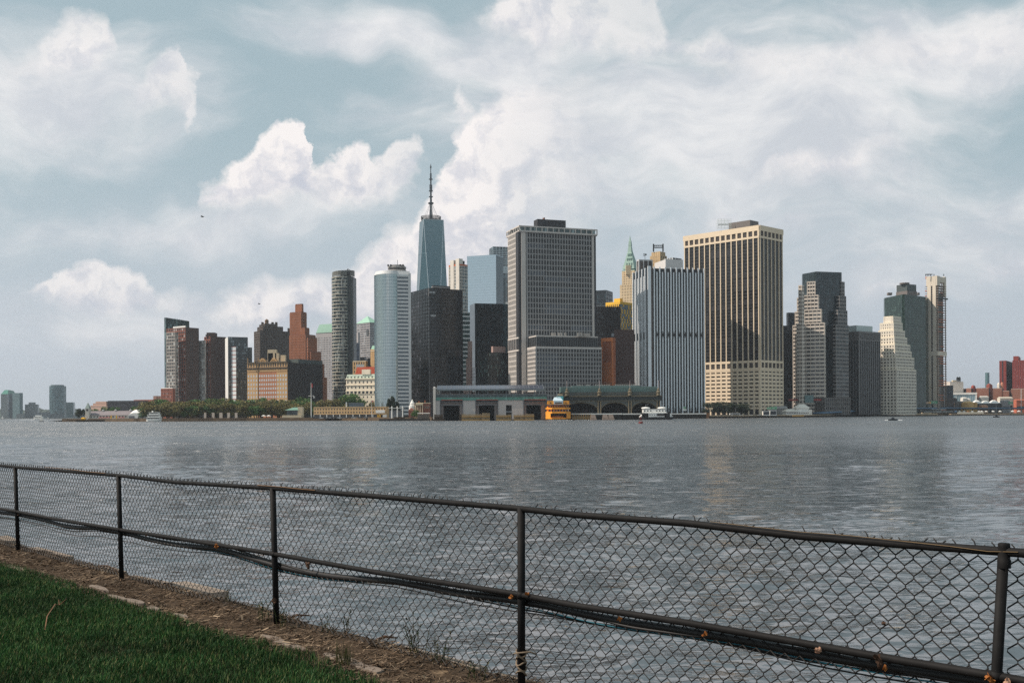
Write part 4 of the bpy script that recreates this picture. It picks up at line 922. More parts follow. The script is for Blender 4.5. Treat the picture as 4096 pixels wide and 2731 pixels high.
    for j in range(6):
        for k in (0,1):
            zz=W(2872,912-j*7,D+36).z; mb.tube([(W(2870,900,D+36).x,D+36+k*8,zz),(W(2926,900,D+36).x,D+36+k*8,zz)],.13,4)
    mb.build('scaffold_tube',mat('scaffold_white',(196,206,200),.5),e)
    mb=MB(); p=W(2942,900,D+30); mb.tube([p,(p.x,p.y,p.z+10)],.4,5)
    pl=MB(); pl.box(W(2876,900,D+36).x,W(2918,900,D+36).x,D+37,D+43,W(2876,896,D+36).z,W(2876,895,D+36).z); pl.build('platform',mat('scaffold_white',(196,206,200)),e)
centre()
def right():
    b,r,z=simple('dark_banded_block','dark office block with faint horizontal bands right of the cream striped tower',3118,3124,3192,1321,1390,10,G_dark,mat('charcoal_band',(58,58,60),.6),(1,.5),(8,.3),32,1.5,.3,'building'); b.done()
    b,r,z=simple('dark_ribbed_block','small dark ribbed tower top above the dark banded block',3147,3153,3190,1250,1470,12,glass('bluish_dark_glazing',(52,58,66),(130,136,142),.2,.14,0,.04,.5),mat('ribbed_dark',(60,62,66),.5),(1,.5),(9,.7),34,.3,.4,'tower')
    b.get('roof_step',mat('charcoal_band',(58,58,60))).prism(rect(3126,3130,3152,1302,1440,10),GZ,W(3130,1302,1440).z); b.done()
    # stepped stone and teal glass tower
    tg=glass('teal_core_glass',(38,50,54),(62,76,80),.15,.1,.1,.02,.25); sc=mat('stepped_cream_band',(212,200,186),.8,.08,.05); sg=glass('stepped_glazing',(28,31,35),(70,76,80),.15,.14,0,.04,.4); kg=mat('teal_mullion_dark',(44,56,60),.5)
    D=1360; b=Bld('stepped_stone_tower','dark teal glass tower flanked by cream banded steps that widen downwards','tower',W(3265,1085,D).xy)
    p=lambda px,d: (W(px,1085,d).x,d)
    core=[p(3207,1402),p(3210,1388),p(3265,1364),p(3366,1374),p(3368,1410)]; zt=W(3265,1086,1364).z
    b.get('glass_core',tg,ROOF).prism(core,GZ,zt,0,1,[1,6,14,4,12],44)
    for i in (1,2): facade(b.get('core_mullion',kg),core[i],core[i+1],GZ,zt,(6,14)[i-1],44,.12,.5,.15)
    Zp=lambda py,d: W(3260,py,d).z
    for k,(pl,pc,py,d) in enumerate(((3229,3260,1125,1360),(3215,3272,1179,1354),(3203,3284,1236,1348),(3187,3297,1290,1342))):
        rr=rect(pl,pc,pc+4,py,d,66); z=Zp(py,d); nf=int((z-GZ)/4.6)
        b.block(rr,GZ,z,sg,sc,[(3+k,.6),(1,.6),None,None],nf,2.5,.45,part='stone_step',gpart='step_glazing')
    for k,(pl,pc,py,d) in enumerate(((3195,3207,1140,1320),(3189,3203,1190,1376),(3181,3196,1245,1372),(3172,3188,1300,1368))):
        rr=rect(pl,pc,pc+8,py,d,52); z=Zp(py,d); b.block(rr,GZ,z,sg,sc,[(2,.5),(2,.5),None,None],int((z-GZ)/4.6),2.4,.45,part='stone_step#2',gpart='step_glazing#2')
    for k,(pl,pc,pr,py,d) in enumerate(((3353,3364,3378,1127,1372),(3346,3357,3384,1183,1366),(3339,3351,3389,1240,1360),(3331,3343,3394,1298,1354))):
        rr=rect(pl,pc,pr,py,d,34); z=Zp(py,d); b.block(rr,GZ,z,sg,mat('stepped_band_in_shade',(138,132,128),.8,.08,.05),[(1,0),(4,.4),None,None],int((z-GZ)/4.6),1.7,.3,part='stone_step#3',gpart='step_glazing#3')  # right wing's cream bands darkened in colour to stand for shade
    b.block(rect(3170,3300,3400,1575,1332,30),GZ,Zp(1590,1332),sg,mat('grey_podium',(112,106,102),.85,.1,.08),[(14,1.8),(12,1.6),None,None],4,2,.5,part='podium',gpart='podium_glazing')
    cu_=b.get('entrance_glass',glass('entrance_glazing',(70,100,98),(130,156,150),.3,.1,.2,.04,.4)); cu_.box(W(3221,1600,1320).x,W(3256,1600,1320).x,1322,1326,Zp(1610,1324),Zp(1580,1324))
    b.get('red_fascia',mat('red_fascia',(150,54,46),.7)).box(W(3160,1600,1320).x,W(3290,1600,1320).x,1325,1328,Zp(1602,1324),Zp(1595,1324)); b.done()
    # dark ribbed block with white penthouse
    rb=mat('rib_grey',(120,116,114),.7,.08,.05)
    b,r,z=simple('ribbed_office_block','charcoal block with thin pale ribs and white rooftop box',3380,3435,3520,1326,1385,34,glass('ribbed_glazing',(32,34,38),(60,62,68),.15,.16,0,.03,.4),rb,(5,.5),(10,.8),28,.0,.8,'tower')
    for A,B,n in ((r[0],r[1],5),(r[1],r[2],10)):
        L=dist2(A,B); b.get('belt',rb).fbox(A,B,0,L,0,1.0,W(3435,1362,1385).z,W(3435,1358,1385).z); b.get('belt',rb).fbox(A,B,-.5,L,0,1.0,z-1.5,z+.6); facade(b.get('top_fin',rb),A,B,W(3435,1358,1385).z,z-1.5,n*2,1,.9,0,1.0)
    b.get('penthouse',mat('penthouse_pale_green',(196,206,202),.6,.06,.1)).prism(rect(3393,3426,3490,1300,1400,34),z,W(3426,1301,1400).z); b.done()
    # stepped cream ziggurat
    zc=mat('ziggurat_brick',(220,210,194),.85,.1,.06); b=Bld('ziggurat_block','cream brick stepped setback block with small square windows','tower',W(3577,1290,1420).xy)
    gz=glass('ziggurat_glazing',(34,34,36),(110,110,108),.2,.15,0,.05,.5)
    for k,(pl,pc,pr,py,d) in enumerate(((3535,3572,3604,1267,1436),(3520,3574,3610,1292,1432),(3514,3575,3619,1322,1428),(3512,3577,3628,1350,1424),(3511,3579,3640,1378,1420),(3510,3581,3646,1405,1416),(3509,3584,3656,1430,1412),(3508,3587,3664,1479,1406))):
        rr=rect(pl,pc,pr,py,d,42); z=W(pc,py,d).z
        b.block(rr,GZ,z,gz,zc,[(6,2.2),(9+k//2,1.4),None,None],max(6,int((z-GZ)/4.0)),2.0,.35)
        b.get('coping',mat('ziggurat_coping',(228,216,192),.8)).prism([lerp2(lerp2(rr[0],rr[2],.5),q,1.012) for q in rr],z+.03,z+1.1)
    b.done()
    # green black glass tower
    gg=glass('green_black_glass',(34,54,48),(52,74,66),.2,.08,.1,.02,.25); gk=mat('green_black_mullion',(40,58,52),.5); D=1560
    b=Bld('green_glass_tower','dark green glass tower with chamfered corners behind the cream stepped block','tower',W(3610,1175,D).xy)
    p=lambda px,d:(W(px,1177,d).x,d); fp=[p(3534,1625),p(3538,1612),p(3608,1564),p(3618,1562),p(3702,1600),p(3712,1615),p(3700,1680),p(3560,1680)]; z=W(3610,1177,1562).z
    b.get('curtain_wall',gg,ROOF).prism(fp,GZ,z,0,1,[2,12,2,16,3,10,10,8],46)
    for i,n in ((1,12),(2,2),(3,16),(4,3)): facade(b.get('mullion',gk),fp[i],fp[i+1],GZ,z,n,46,.12,.35,.15,ext=False)
    b.get('penthouse',mat('grey_green_plant',(74,82,82),.6,.08,.1)).prism(rect(3586,3628,3665,1135,1590,30),z,W(3628,1136,1590).z); b.get('penthouse_base',mat('grey_plant',(112,104,100))).prism(rect(3584,3629,3668,1162,1587,30),z,W(3628,1163,1587).z)
    for px in (3553,3562,3672): b.pbox('roof_unit',MATS['grey_plant'],px,px+7,1170,1180,1610,6)
    b.get('roof_unit',DKSTEEL).lathe((W(3620,1130,1595).x,1597),[(7,W(3620,1136,1595).z),(7,W(3620,1131,1595).z)],14); b.done()
    # unfinished concrete tower
    cn=mat('raw_concrete',(212,200,182),.9,.1,.06); fl=mat('floor_slab_concrete',(132,116,104),.9,.1,.1); og=mat('safety_net_orange',(190,96,52)); D=1605
    b=Bld('unfinished_tower','tall bare concrete tower with open floors and orange netting, rightmost of the high towers','tower',W(3748,1100,D).xy)
    r=rect(3702,3748,3783,1103,D,40); z=W(3748,1103,D).z; A,B=r[0],r[1]; L=dist2(A,B); C_,E_=r[1],r[2]; L2=dist2(C_,E_)
    k=b.get('core_wall',cn); k.fbox(A,B,L*.16,L*.48,-8,.8,GZ,z); k.fbox(A,B,L*.62,L*.90,-8,.8,GZ,z); b.get('dark_slot',DKSTEEL).fbox(A,B,L*.48,L*.62,-8,.1,GZ,z-16); k.fbox(A,B,L*.08,L*1.02,-8,.6,z-14,z); k.fbox(C_,E_,0,L2,-10,.6,z-9,z-1); k.fbox(C_,E_,L2*.82,L2,-3,.5,z-30,z)
    k.fbox(A,B,-.5,L+.8,-.2,.95,W(3748,1422,D).z,W(3748,1405,D).z); k.fbox(C_,E_,0,L2,-.2,.95,W(3748,1422,D).z,W(3748,1405,D).z)
    s_=b.get('floor_slab',fl); nt=b.get('safety_net',og); gl2=b.get('lower_glazing',glass('unfinished_glazing',(40,44,46),(96,104,104),.15,.12,0,.05,.5)); cl=b.get('column',fl)
    n=52
    inner=[lerp2(lerp2(r[0],r[2],.5),q,.72) for q in r]; gl2.prism(inner,GZ,z-24,0,None,[6,6,6,6],50)
    for j in range(n):
        zz=GZ+5+(z-16-GZ)*j/n
        s_.fbox(C_,E_,-.4,L2+.3,-9,.9,zz,zz+.55); s_.fbox(A,B,-.8,L*.14,-6,.7,zz,zz+.55)
        if rng.random()<.45: nt.fbox(C_,E_,L2*rng.uniform(.02,.3),L2*rng.uniform(.5,.98),.5,.85,zz+.55,zz+1.4)
        if rng.random()<.5: nt.fbox(A,B,-.6,L*.12,.3,.65,zz+.55,zz+1.5)
    for t in (.05,.5,.95): cl.fbox(C_,E_,L2*t-.5,L2*t+.5,-.8,.3,GZ,z-8)
    pf=b.get('work_platform',DKSTEEL); zz=W(3748,1195,D).z; pf.fbox(C_,E_,0,L2+2,-1,2.2,zz,zz+2.2)
    for px in (3703,3712,3722,3736,3775): pf.tube([W(px,1104,D+6),W(px,1096,D+6)],.6,5)
    for px in (3704,3716): b.pbox('roof_form',og,px,px+6,1106,1116,D+16,2)
    b.pbox('roof_rail',DKSTEEL,3705,3730,1096,1099,D+12,2); b.done()
    # low town at the far right
    gl=G_win
    b,r,z=simple('low_pale_block','large windowless pale block with a water tank, right of the bare concrete tower',3776,3800,3853,1526,1760,20,mat('pale_render',(206,194,184),.85,.06,.04),mat('pale_render',(206,194,184)),(2,.4),(4,.3),6,.3,.15,'building'); b.get('roof_house',CREAM).box(W(3814,1520,1764).x,W(3827,1520,1764).x,1766,1772,z,z+2.5); b.done()
    for px,lab in ((3830,'dark round water tank, left one of the pair on the pale block'),(3838,'dark round water tank, right one of the pair on the pale block')):
        c=W(px,1520,1765); e=empty('water_tank',c,lab,'water tank'); mb=MB(); mb.lathe((c.x,c.y),[(1.8,c.z),(1.8,c.z+4),(.2,c.z+5.6)],10); mb.build('tank',DKSTEEL,e); mb=MB(); mb.box(c.x-1.4,c.x+1.4,c.y-1.4,c.y+1.4,z-.1,c.z); mb.build('stand',STEEL,e)
    b,r,z=simple('dark_glass_block','dark balconied glass block at the foot of the bare concrete tower',3771,3778,3812,1541,1690,16,G_dark,mat('slate_panel',(74,82,90),.6),(2,.6),(8,.4),9,.8,.4,'building'); b.done()
    # pier pavilion with blue glass
    b,r,z=simple('pier_pavilion','wide white pavilion with pale blue glass front on the pier',3780,3907,3925,1577,1715,70,glass('pale_blue_glass',(130,156,164),(178,194,198),.3,.1,.3,.05,.25),WHITE,(16,.2),(3,.4),2,.4,.3,'building')
    b.get('roof_slab',WHITE).prism([lerp2(lerp2(r[0],r[2],.5),q,1.02) for q in r],z,z+3); b.get('end_pier',WHITE).fbox(r[0],r[1],dist2(r[0],r[1])-2,dist2(r[0],r[1]),0,.7,GZ,z); b.done()
    b,r,z=simple('slim_tower','slim distant teal tower standing alone over the low brick town',3941,3949,3957,1490,3000,40,glass('far_teal_glazing',(84,118,122),(110,140,144),.2,.14,.3,.03,.2),mat('far_teal_clad',(92,124,128),.6),(3,.5),(3,.5),30,1,.3); b.done()
    # red brick tower group
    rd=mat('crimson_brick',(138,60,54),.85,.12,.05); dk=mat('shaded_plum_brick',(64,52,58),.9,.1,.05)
    b,r,z=simple('red_brick_tower','tall crimson brick slab tower with dark side at the right edge',3998,4024,4062,1442,1900,58,gl,rd,(5,2.2),(6,3.2),26,1.6,.3)
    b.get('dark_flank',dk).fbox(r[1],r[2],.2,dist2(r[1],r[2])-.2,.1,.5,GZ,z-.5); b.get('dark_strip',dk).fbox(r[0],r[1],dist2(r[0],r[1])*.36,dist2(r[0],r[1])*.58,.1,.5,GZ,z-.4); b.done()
    b,r,z=simple('red_brick_tower','crimson brick tower with raised roof house cut by the right edge of the photo',4050,4106,4150,1440,1870,62,gl,rd,(8,1.8),(4,2),26,1.4,.3); b.get('roof_house',rd).prism(rect(4053,4074,4082,1424,1876,62),z-4,W(4074,1424,1876).z); b.done()
    bk=mat('mid_brick',(136,92,76),.85,.14,.06); 
    for i,(pl,pc,pr,py,d,lab) in enumerate(((3836,3840,3868,1556,1820,'dark low block left of the round gold pavilion'),(3866,3884,3908,1554,1800,'brown brick flats with shaded end, left of three'),(3906,3954,3974,1553,1790,'wide brown brick flats between two shaded blocks'),(3972,4008,4014,1554,1780,'brown brick flats below the crimson towers'),(4012,4036,4048,1564,1760,'small brown brick flats at the foot of the crimson tower'),(4044,4098,4130,1556,1750,'long brown brick flats running out of the right edge'))):
        b,r,z=simple('brick_flats' if i else 'low_block',lab,pl,pc,pr,py,d,55 if i else 10,gl if i else G_dark,bk if i else dk,(max(3,int((pc-pl)/4)),1.6),(4,1.4),7,1.7,.3,'building',None if i==0 else 'brown brick flats at the right edge')
        b.get('parapet',mat('parapet_pale',(160,140,128),.85)).prism(r,z+.03,z+1); 
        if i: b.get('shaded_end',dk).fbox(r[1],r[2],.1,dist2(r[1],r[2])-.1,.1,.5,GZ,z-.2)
        b.done()
    for px0,px1,py,c,lab,d in ((3884,3902,1546,(150,70,60),'small red roof house on the brown brick flats',1810),(3945,3970,1540,(140,74,62),'red gabled rooftop on the wide brown flats',1795),(3988,4004,1536,(226,214,200),'white rooftop block beside the crimson tower',1800),(4004,4014,1534,(212,140,110),'salmon coloured rooftop wedge beside the crimson tower',1802)):
        r=rect(px0,(px0+px1)/2,px1,py,d,45); b=Bld('roof_house',lab,'building',r[1]); z=W(px0,py,d).z; b.get('wall',mat('rh_%d'%px0,c,.8)).prism(r,GZ,z); c_=lerp2(r[0],r[2],.5); b.get('roof',mat('rh_%d'%px0,c)).prism([lerp2(c_,q,1.03) for q in r],z,z+2.5,0,None,None,1,[lerp2(c_,q,.4) for q in r]); b.done()
right()
# ------------------------------------------------------------------ trees
def leafmat(name,c,c2):
    m,t,b=newmat(name); tc=t.n('ShaderNodeTexCoord').outputs['Object']
    n=t.noise(tc,.5,3,.6); f=t.mr(n,.35,.65); r=t.n('ShaderNodeNewGeometry').outputs['Random Per Island']
    col=t.mix(f,lin(c),lin(c2)); col=t.vm('SCALE',col,t.mr(r,0,1,.45,1.6,False))
    t.put(b.inputs['Base Color'],col); b.inputs['Roughness'].default_value=.7; b.inputs['Specular IOR Level'].default_value=.2
    return m
LEAF=[leafmat('olive_leaves',(98,96,56),(122,110,66)),leafmat('green_leaves',(58,92,46),(90,116,60)),leafmat('russet_leaves',(120,102,62),(100,104,58)),leafmat('dark_leaves',(36,48,36),(54,66,46))]
BARK=mat('bark',(78,66,54),.9,.25,.8)
def tree_proto(seed,h,r,conic=False):
    R=random.Random(seed); tr=MB(); lean=Vector((R.uniform(-.5,.5),R.uniform(-.5,.5),h*.45))
    tr.tube([(0,0,-.3),lean*.5,lean],[.38,.3,.22],7)
    lobes=[]
    for i in range(9 if not conic else 7):
        a=i*2.4+R.uniform(-.4,.4); q=R.uniform(.25,.75)*r; z=h*R.uniform(.27,.86)
        if conic: q=r*.25*R.random(); z=h*(.2+.75*i/7.)
        c=Vector((q*math.cos(a),q*math.sin(a),z)); lr=r*R.uniform(.36,.56) if not conic else r*(1.05-.12*i)*.7
        lobes.append((c,lr)); tr.tube([lean*.75,lean*.8+(c-lean*.8)*.5+Vector((0,0,-.4)),c],[.17,.11,.05],5)
    cr=MB()
    for c,lr in lobes:
        for k in range(150):
            d=Vector((R.gauss(0,1),R.gauss(0,1),R.gauss(0,1))).normalized()*lr*(R.random()**.28)
            d.z*=.8; p=c+d; s=R.uniform(.28,.62); n=Vector((R.gauss(0,1),R.gauss(0,1),R.gauss(.5,1))).normalized(); a=n.orthogonal().normalized(); b=n.cross(a)
            cr.face([p+a*s,p+b*s*.7,p-a*s,p-b*s*.7])
    return tr,cr
def make_trees():
    protos=[]
    for li,(sd,h,r,co_) in enumerate(((1,13,6.2,0),(2,14,6.5,0),(3,12,5.6,0),(4,14.5,6,0),(5,11,4.2,1))):
        tr,cr=tree_proto(sd,h,r,co_); t=tr.build('trunk',BARK); c=cr.build('crown',LEAF[0]); protos.append((t,c,h))
    used=[None]
    def place(px,pyb,pyt,d,mi,lab,grp,wide=1.0,k=None):
        k=rng.randrange(4) if k is None else k
        t,c,h=protos[k]; g=W(px,pyb,d); g.z=GZ; hh=W(px,pyt,d).z-GZ; s=hh/h
        e=empty('park_tree' if grp else 'tree',(g.x,g.y,GZ),lab,'tree',grp); e.rotation_euler=(0,0,rng.uniform(0,6.28)); e.scale=(s*wide,s*wide,s)
        a=t.copy(); COL.objects.link(a); a.parent=e
        b=c.copy(); b.data=cache(c,mi); COL.objects.link(b); b.parent=e
    meshes={}
    def cache(c,mi):
        key=(c.data.name,mi)
        if key not in meshes: me=c.data.copy(); me.materials.clear(); me.materials.append(LEAF[mi]); meshes[key]=me
        return meshes[key]
    g='park trees along the battery shore'
    # front rows of plane trees
    def land(px):
        for x1,n in ((655,'below the leftmost brick podium'),(740,'below the leftmost brick tower'),(812,'left of the white memorial slabs'),(955,'behind the white memorial slabs'),(1010,'right of the white memorial slabs'),(1120,'below the yellow building'),(1190,'behind the green roofed pavilion'),(1252,'beside the tall flagpole')):
            if px<x1: return n
        return 'behind the long tan building'
    NM=['olive brown plane tree','green park tree','russet plane tree','dark park tree']
    for row,(d,yt,off) in enumerate(((1112,1617,0),(1150,1607,14),(1205,1598,7))):
        px=575+off
        while px<1245:
            mi=rng.choice((0,0,2,0,1) if row<2 else (0,1,1,2)); j=rng.uniform(-6,6)
            y_=yt+rng.uniform(-8,8)+(10 if px<640 else 0)
            place(px+j,1670,y_,d,mi,'%s of the %s row %s'%(NM[mi],('front','middle','back')[row],land(px)),g,1.15)
            px+=21+rng.uniform(-4,5)
    for px,yt,mi in ((1040,1588,1),(1085,1592,1),(1195,1580,1),(1225,1590,1),(1385,1576,1),(1405,1572,1),(1430,1584,1),(1365,1586,0),(1340,1590,2),(1310,1596,0),(1280,1598,2),(1500,1604,0),(1530,1600,2)):
        place(px,1660,yt,1235,mi,'taller %s rising %s'%(NM[mi],'behind the others below the dark office block' if px<1240 else 'between the flagpole and the white hall' if px<1450 else 'right of the white hall'),g,.95)
    for px,yt in ((1556,1588),(1572,1578),(1590,1600)): place(px,1665,yt,1090,3,'dark pointed evergreen at the foot of the curved glass tower',g,.8,4)
    # pier head + others
    place(326,1672,1630,1168,3,'round dark tree on the pier head, left of the clock tower',None,.95); place(312,1672,1642,1164,3,'smaller dark bush at the very tip of the pier',None,.9)
    for px,yt,lab in ((372,1632,'small green tree hugging the right side of the clock tower'),(424,1622,'wide green tree between museum and pier house'),(452,1624,'green tree in front of the grey museum flank'),(548,1622,'green tree at the right end of the museum flank')): place(px,1668,yt,1300,1,lab,None,1.1)
    place(1660,1668,1636,1000,1,'bushy green tree in front of the small red brick house',None,1.2)
    for i,px in enumerate((2828,2852,2872,2893,2915,2936,2958,2980)): place(px,1650,1606+rng.uniform(-4,8),1185,3,'dark street tree at the foot of the cream striped tower, %s'%('near the tan sign' if i<3 else 'at mid front' if i<6 else 'near its corner'),'street trees below the cream striped tower',1.1)
    for px in (3745,3765,3785,3740): place(px,1650,1630+rng.uniform(-3,3),1640,3,'low dark shrub tree behind the blue railed highway','shrub trees behind the highway',1.5)
    for t,c,h in protos: bpy.data.objects.remove(t); bpy.data.objects.remove(c)
make_trees()
# ------------------------------------------------------------------ battery waterfront
def battery():
    d=1165; A=W(340,1660,d); B=W(572,1660,d); wh=mat('pier_house_cream',(206,200,190),.75,.08,.1); rf=mat('mauve_metal_roof',(132,122,124),.6,.08,.08)
    b=Bld('pier_house','long white pier house with mauve roof and clock tower at the left shore','building',(A.x,A.y)); Zp=lambda py,d=d: W(450,py,d).z
    zf,ze,zr=GZ-.6,Zp(1660),Zp(1643); b.get('wall',wh).box(A.x,B.x,d,d+13,zf,ze)
    b.get('roof',rf).prism([(A.x-.6,d-.8),(B.x+.6,d-.8),(B.x+.6,d+13.8),(A.x-.6,d+13.8)],ze,zr,0,None,None,1,[(A.x+2,d+5.5),(B.x-2,d+5.5),(B.x-2,d+7.5),(A.x+2,d+7.5)])
    for px in (405,455,515,556): 
        x=W(px,1640,d).x; b.get('roof_vent',mat('pale_trim',(158,156,154))).lathe((x,d+6),[(1.6,zr-1.5),(1.6,zr+.8),(.3,zr+1.8)],10)
    window_parts(b.e,(A.x+5,d),(B.x,d),Zp(1671),Zp(1661),17,1,1.5,1.9,wh,mat('dark_pane',(54,58,62)))
    b.get('ground_floor',glass('teal_shopfront',(58,92,90),(120,140,136),.2,.15,0,.05,.4)).box(A.x+.3,B.x,d-.4,d,zf,Zp(1673)); b.get('cornice',wh).box(A.x-.2,B.x,d-.8,d,Zp(1673.5),Zp(1672))
    tx=W(353,1640,d).x; b.get('clock_tower',wh).box(tx-2.1,tx+2.1,d-3,d+2,zf,Zp(1633)); b.get('tower_spire',mat('grey_green_spire',(132,146,140),.6)).prism([(tx-2.4,d-3.2),(tx+2.4,d-3.2),(tx+2.4,d+2.2),(tx-2.4,d+2.2)],Zp(1633),Zp(1609),0,None,None,1,[(tx-.1,d-.6),(tx+.1,d-.6),(tx+.1,d-.4),(tx-.1,d-.4)])
    b.get('clock_face',mat('clock_dark',(50,48,46))).tube([(tx,d-3.2,Zp(1639)),(tx,d-3.0,Zp(1639))],1.1,14); b.done()
    for i in range(16): 
        px=398+i*6.5
        if 440<px<472: continue
        p=W(px,1674,1160); e=empty('umbrella',(p.x,p.y,GZ-.3),'small red cafe umbrella along the pier house front','umbrella','red umbrellas in front of the pier house'); mb=MB(); mb.lathe((p.x,p.y),[(1.3,GZ+1.6),(.1,GZ+2.5)],8); mb.build('canopy',mat('red_canvas',(150,54,50),.8),e); mb=MB(); mb.tube([(p.x,p.y,GZ-.3),(p.x,p.y,GZ+2)],.06,5); mb.build('pole',STEEL,e)
    for px,lab in ((445,'closed yellow parasol on the pier, left one of two'),(466,'closed yellow parasol on the pier, right one of two')):
        p=W(px,1674,1158); e=empty('closed_parasol',(p.x,p.y,GZ-.3),lab,'parasol'); mb=MB(); mb.lathe((p.x,p.y),[(.15,GZ),(.75,GZ+.8),(.55,GZ+3.2),(.1,GZ+4.6)],8); mb.build('canopy',mat('yellow_canvas',(226,172,40),.8),e); mb=MB(); mb.tube([(p.x,p.y,GZ-.4),(p.x,p.y,GZ+1)],.08,5); mb.build('pole',STEEL,e)
    p=W(334,1672,1160); mb=MB(); mb.box(p.x-2,p.x+2,1158,1161,GZ-.5,GZ+1.2); mb.prism([(p.x-2.2,1157.6),(p.x+2.2,1157.6),(p.x+2.2,1161.4),(p.x-2.2,1161.4)],GZ+1.2,GZ+2.2,0,None,None,1,[(p.x-1,1159),(p.x+1,1159),(p.x+1,1160),(p.x-1,1160)]); tag(mb.build('kiosk',mat('yellow_canvas',(226,172,40)),None,origin=(p.x,1159,GZ)),'tiny yellow kiosk beside the clock tower','kiosk')
    # timber pier apron under the pier house
    e=empty('timber_pier',(A.x,1150,0),'dark timber pier apron carrying the white pier house','pier'); mb=MB(); x0,x1=W(268,1680,1150).x,W(590,1680,1150).x; mb.box(x0,x1,1150,1172,1.3,2.0); mb.build('deck',mat('old_timber',(72,58,44),.9,.3,.3),e)
    mb=MB()
    for i in range(60): x=x0+(x1-x0)*i/59; mb.tube([(x,1150,-1),(x,1150,1.9)],.3,5)
    o=mb.build('pile',mat('old_timber',(72,58,44)),e); o['kind']='stuff'
    # white tent
    x0,x1=W(512,1670,1140).x,W(597,1670,1140).x; e=empty('event_tent',((x0+x1)/2,1140,GZ),'white event tent with rounded roof beside the moored white boat','tent'); mb=MB(); n=14
    for i in range(n):
        f=lambda t:GZ+4+7.0*(1-abs(2*t-1)**2.4)**.7*(.9+.1*math.sin(t*9))
        a,c=i/n,(i+1)/n
        for y0,y1,s0,s1 in ((1140,1146,.0,1),(1146,1152,1,0)):
            z=lambda t,s: GZ+4+(f(t)-GZ-4)*(.45+.55*s)
            X=lambda t:x0+(x1-x0)*t
            mb.face([(X(a),y0,z(a,s0)),(X(c),y0,z(c,s0)),(X(c),y1,z(c,s1)),(X(a),y1,z(a,s1))])
        mb.face([(x0+(x1-x0)*a,1140,GZ),(x0+(x1-x0)*c,1140,GZ),(x0+(x1-x0)*c,1140,GZ+4+(f(c)-GZ-4)*.45),(x0+(x1-x0)*a,1140,GZ+4+(f(a)-GZ-4)*.45)])
    tw=mat('tent_canvas',(236,232,226),.7,.04,.1); mb.build('canopy',tw,e); mb=MB()
    for t in (.1,.24,.55,.7,.86): mb.box(x0+(x1-x0)*t-1.6,x0+(x1-x0)*t+1.4,1139.7,1139.95,GZ+.4,GZ+3.6)
    mb.build('opening',mat('tent_shadow',(120,120,124)),e)
    boat('white passenger boat with three decks moored beside the event tent',617,1072,14.5,[(0,13,2.6),(.4,11.5,2.6),(1.2,9,2.2)],1.9,7,'white boat')
    # memorial slabs
    for i,(a,c) in enumerate(((816,824),(847,857),(877,889),(909,919),(939,949))):
        d=1096; x0,x1=W(a,1660,d).x,W(c,1660,d).x; mb=MB(); mb.box(x0,x1,d,d+1.4,GZ,W(a,1650,d).z); mb.box(x0-.3,x1+.3,d-.2,d+1.6,GZ-.05,GZ+.5)
        tag(mb.build('memorial_slab',mat('pale_granite',(206,188,172),.8,.1,.3),None,origin=(x0,d,GZ)),('first','second','third, slightly wider','fourth','fifth, rightmost')[i]+' standing pale granite slab among the park trees, counted from left','monument','pale granite slabs in the park')
    # piles along the seawall
    k=0
    for a,c in ((540,572),(700,745),(792,855),(920,985)):
        px=a
        while px<c:
            d=1072 if px>650 else 1105; p=W(px,1680,d); mb=MB(); h=rng.uniform(2.6,4.2); mb.tube([(p.x,p.y,-1.5),(p.x+rng.uniform(-.2,.2),p.y,h)],.34,6); mb.lathe((p.x,p.y),[(.42,h-.5),(.42,h+.05)],6)
            lab='dark timber pile standing in the water %s'%('by the event tent' if px<600 else 'left of the white memorial slabs' if px<760 else 'below the white memorial slabs' if px<880 else 'right of the white memorial slabs')
            tag(mb.build('timber_pile',mat('old_timber',(72,58,44)),None,origin=(p.x,p.y,0)),lab,'pile','timber piles along the seawall'); px+=rng.uniform(4.5,8)
    # flagpole
    d=1088; p=W(1245,1660,d); e=empty('flagpole',(p.x,p.y,GZ),'tall white flagpole with crossarm and red flag in front of the park','flagpole'); zt=W(1245,1530,d).z; wp=mat('white_paint',(226,224,218))
    mb=MB(); mb.tube([(p.x,p.y,GZ),(p.x,p.y,zt)],[.5,.16],8); mb.build('pole',wp,e); zc=W(1245,1583,d).z; mb=MB(); mb.tube([(p.x-3,p.y,zc),(p.x+3,p.y,zc)],.2,6); mb.build('crossarm',wp,e)
    mb=MB(); mb.box(p.x+.2,p.x+1.6,p.y-.04,p.y+.04,zt-5.0,zt-1.2); mb.build('flag',mat('red_flag',(176,60,62),.8),e); mb=MB(); x=p.x+2.2; mb.box(x,x+1.2,p.y-.04,p.y+.04,zc-2.2,zc-.4); mb.build('flag',WHITE,e)
    # green roofed pavilion
    d=1085; x=lambda px:W(px,1660,d).x; z=lambda py:W(1170,py,d).z; e=Bld('park_pavilion','small glass pavilion with low green roof and cream stair tower in the park','building',(x(1150),d))
    e.get('glass_wall',glass('pavilion_glazing',(44,54,54),(100,110,108),.2,.1,0,.04,.4)).prism([(x(1146),d+2),(x(1192),d+2),(x(1192),d+14),(x(1146),d+14)],GZ+3,z(1640),0,None,[10,4,4,4],1)
    e.get('roof',mat('sea_green_roof',(112,148,132),.6,.1,.1)).prism([(x(1138),d),(x(1196),d),(x(1196),d+16),(x(1138),d+16)],z(1640),z(1629),0,None,None,1,[(x(1170),d+6),(x(1190),d+6),(x(1190),d+10),(x(1170),d+10)])
    e.get('stair_tower',CREAM).box(x(1190),x(1209),d+1,d+9,GZ,z(1627)); e.get('terrace',CREAM).box(x(1130),x(1206),d-1,d+2,GZ,z(1660)); e.get('base',CREAM).box(x(1146),x(1192),d+2.2,d+13,GZ,GZ+3); e.done()
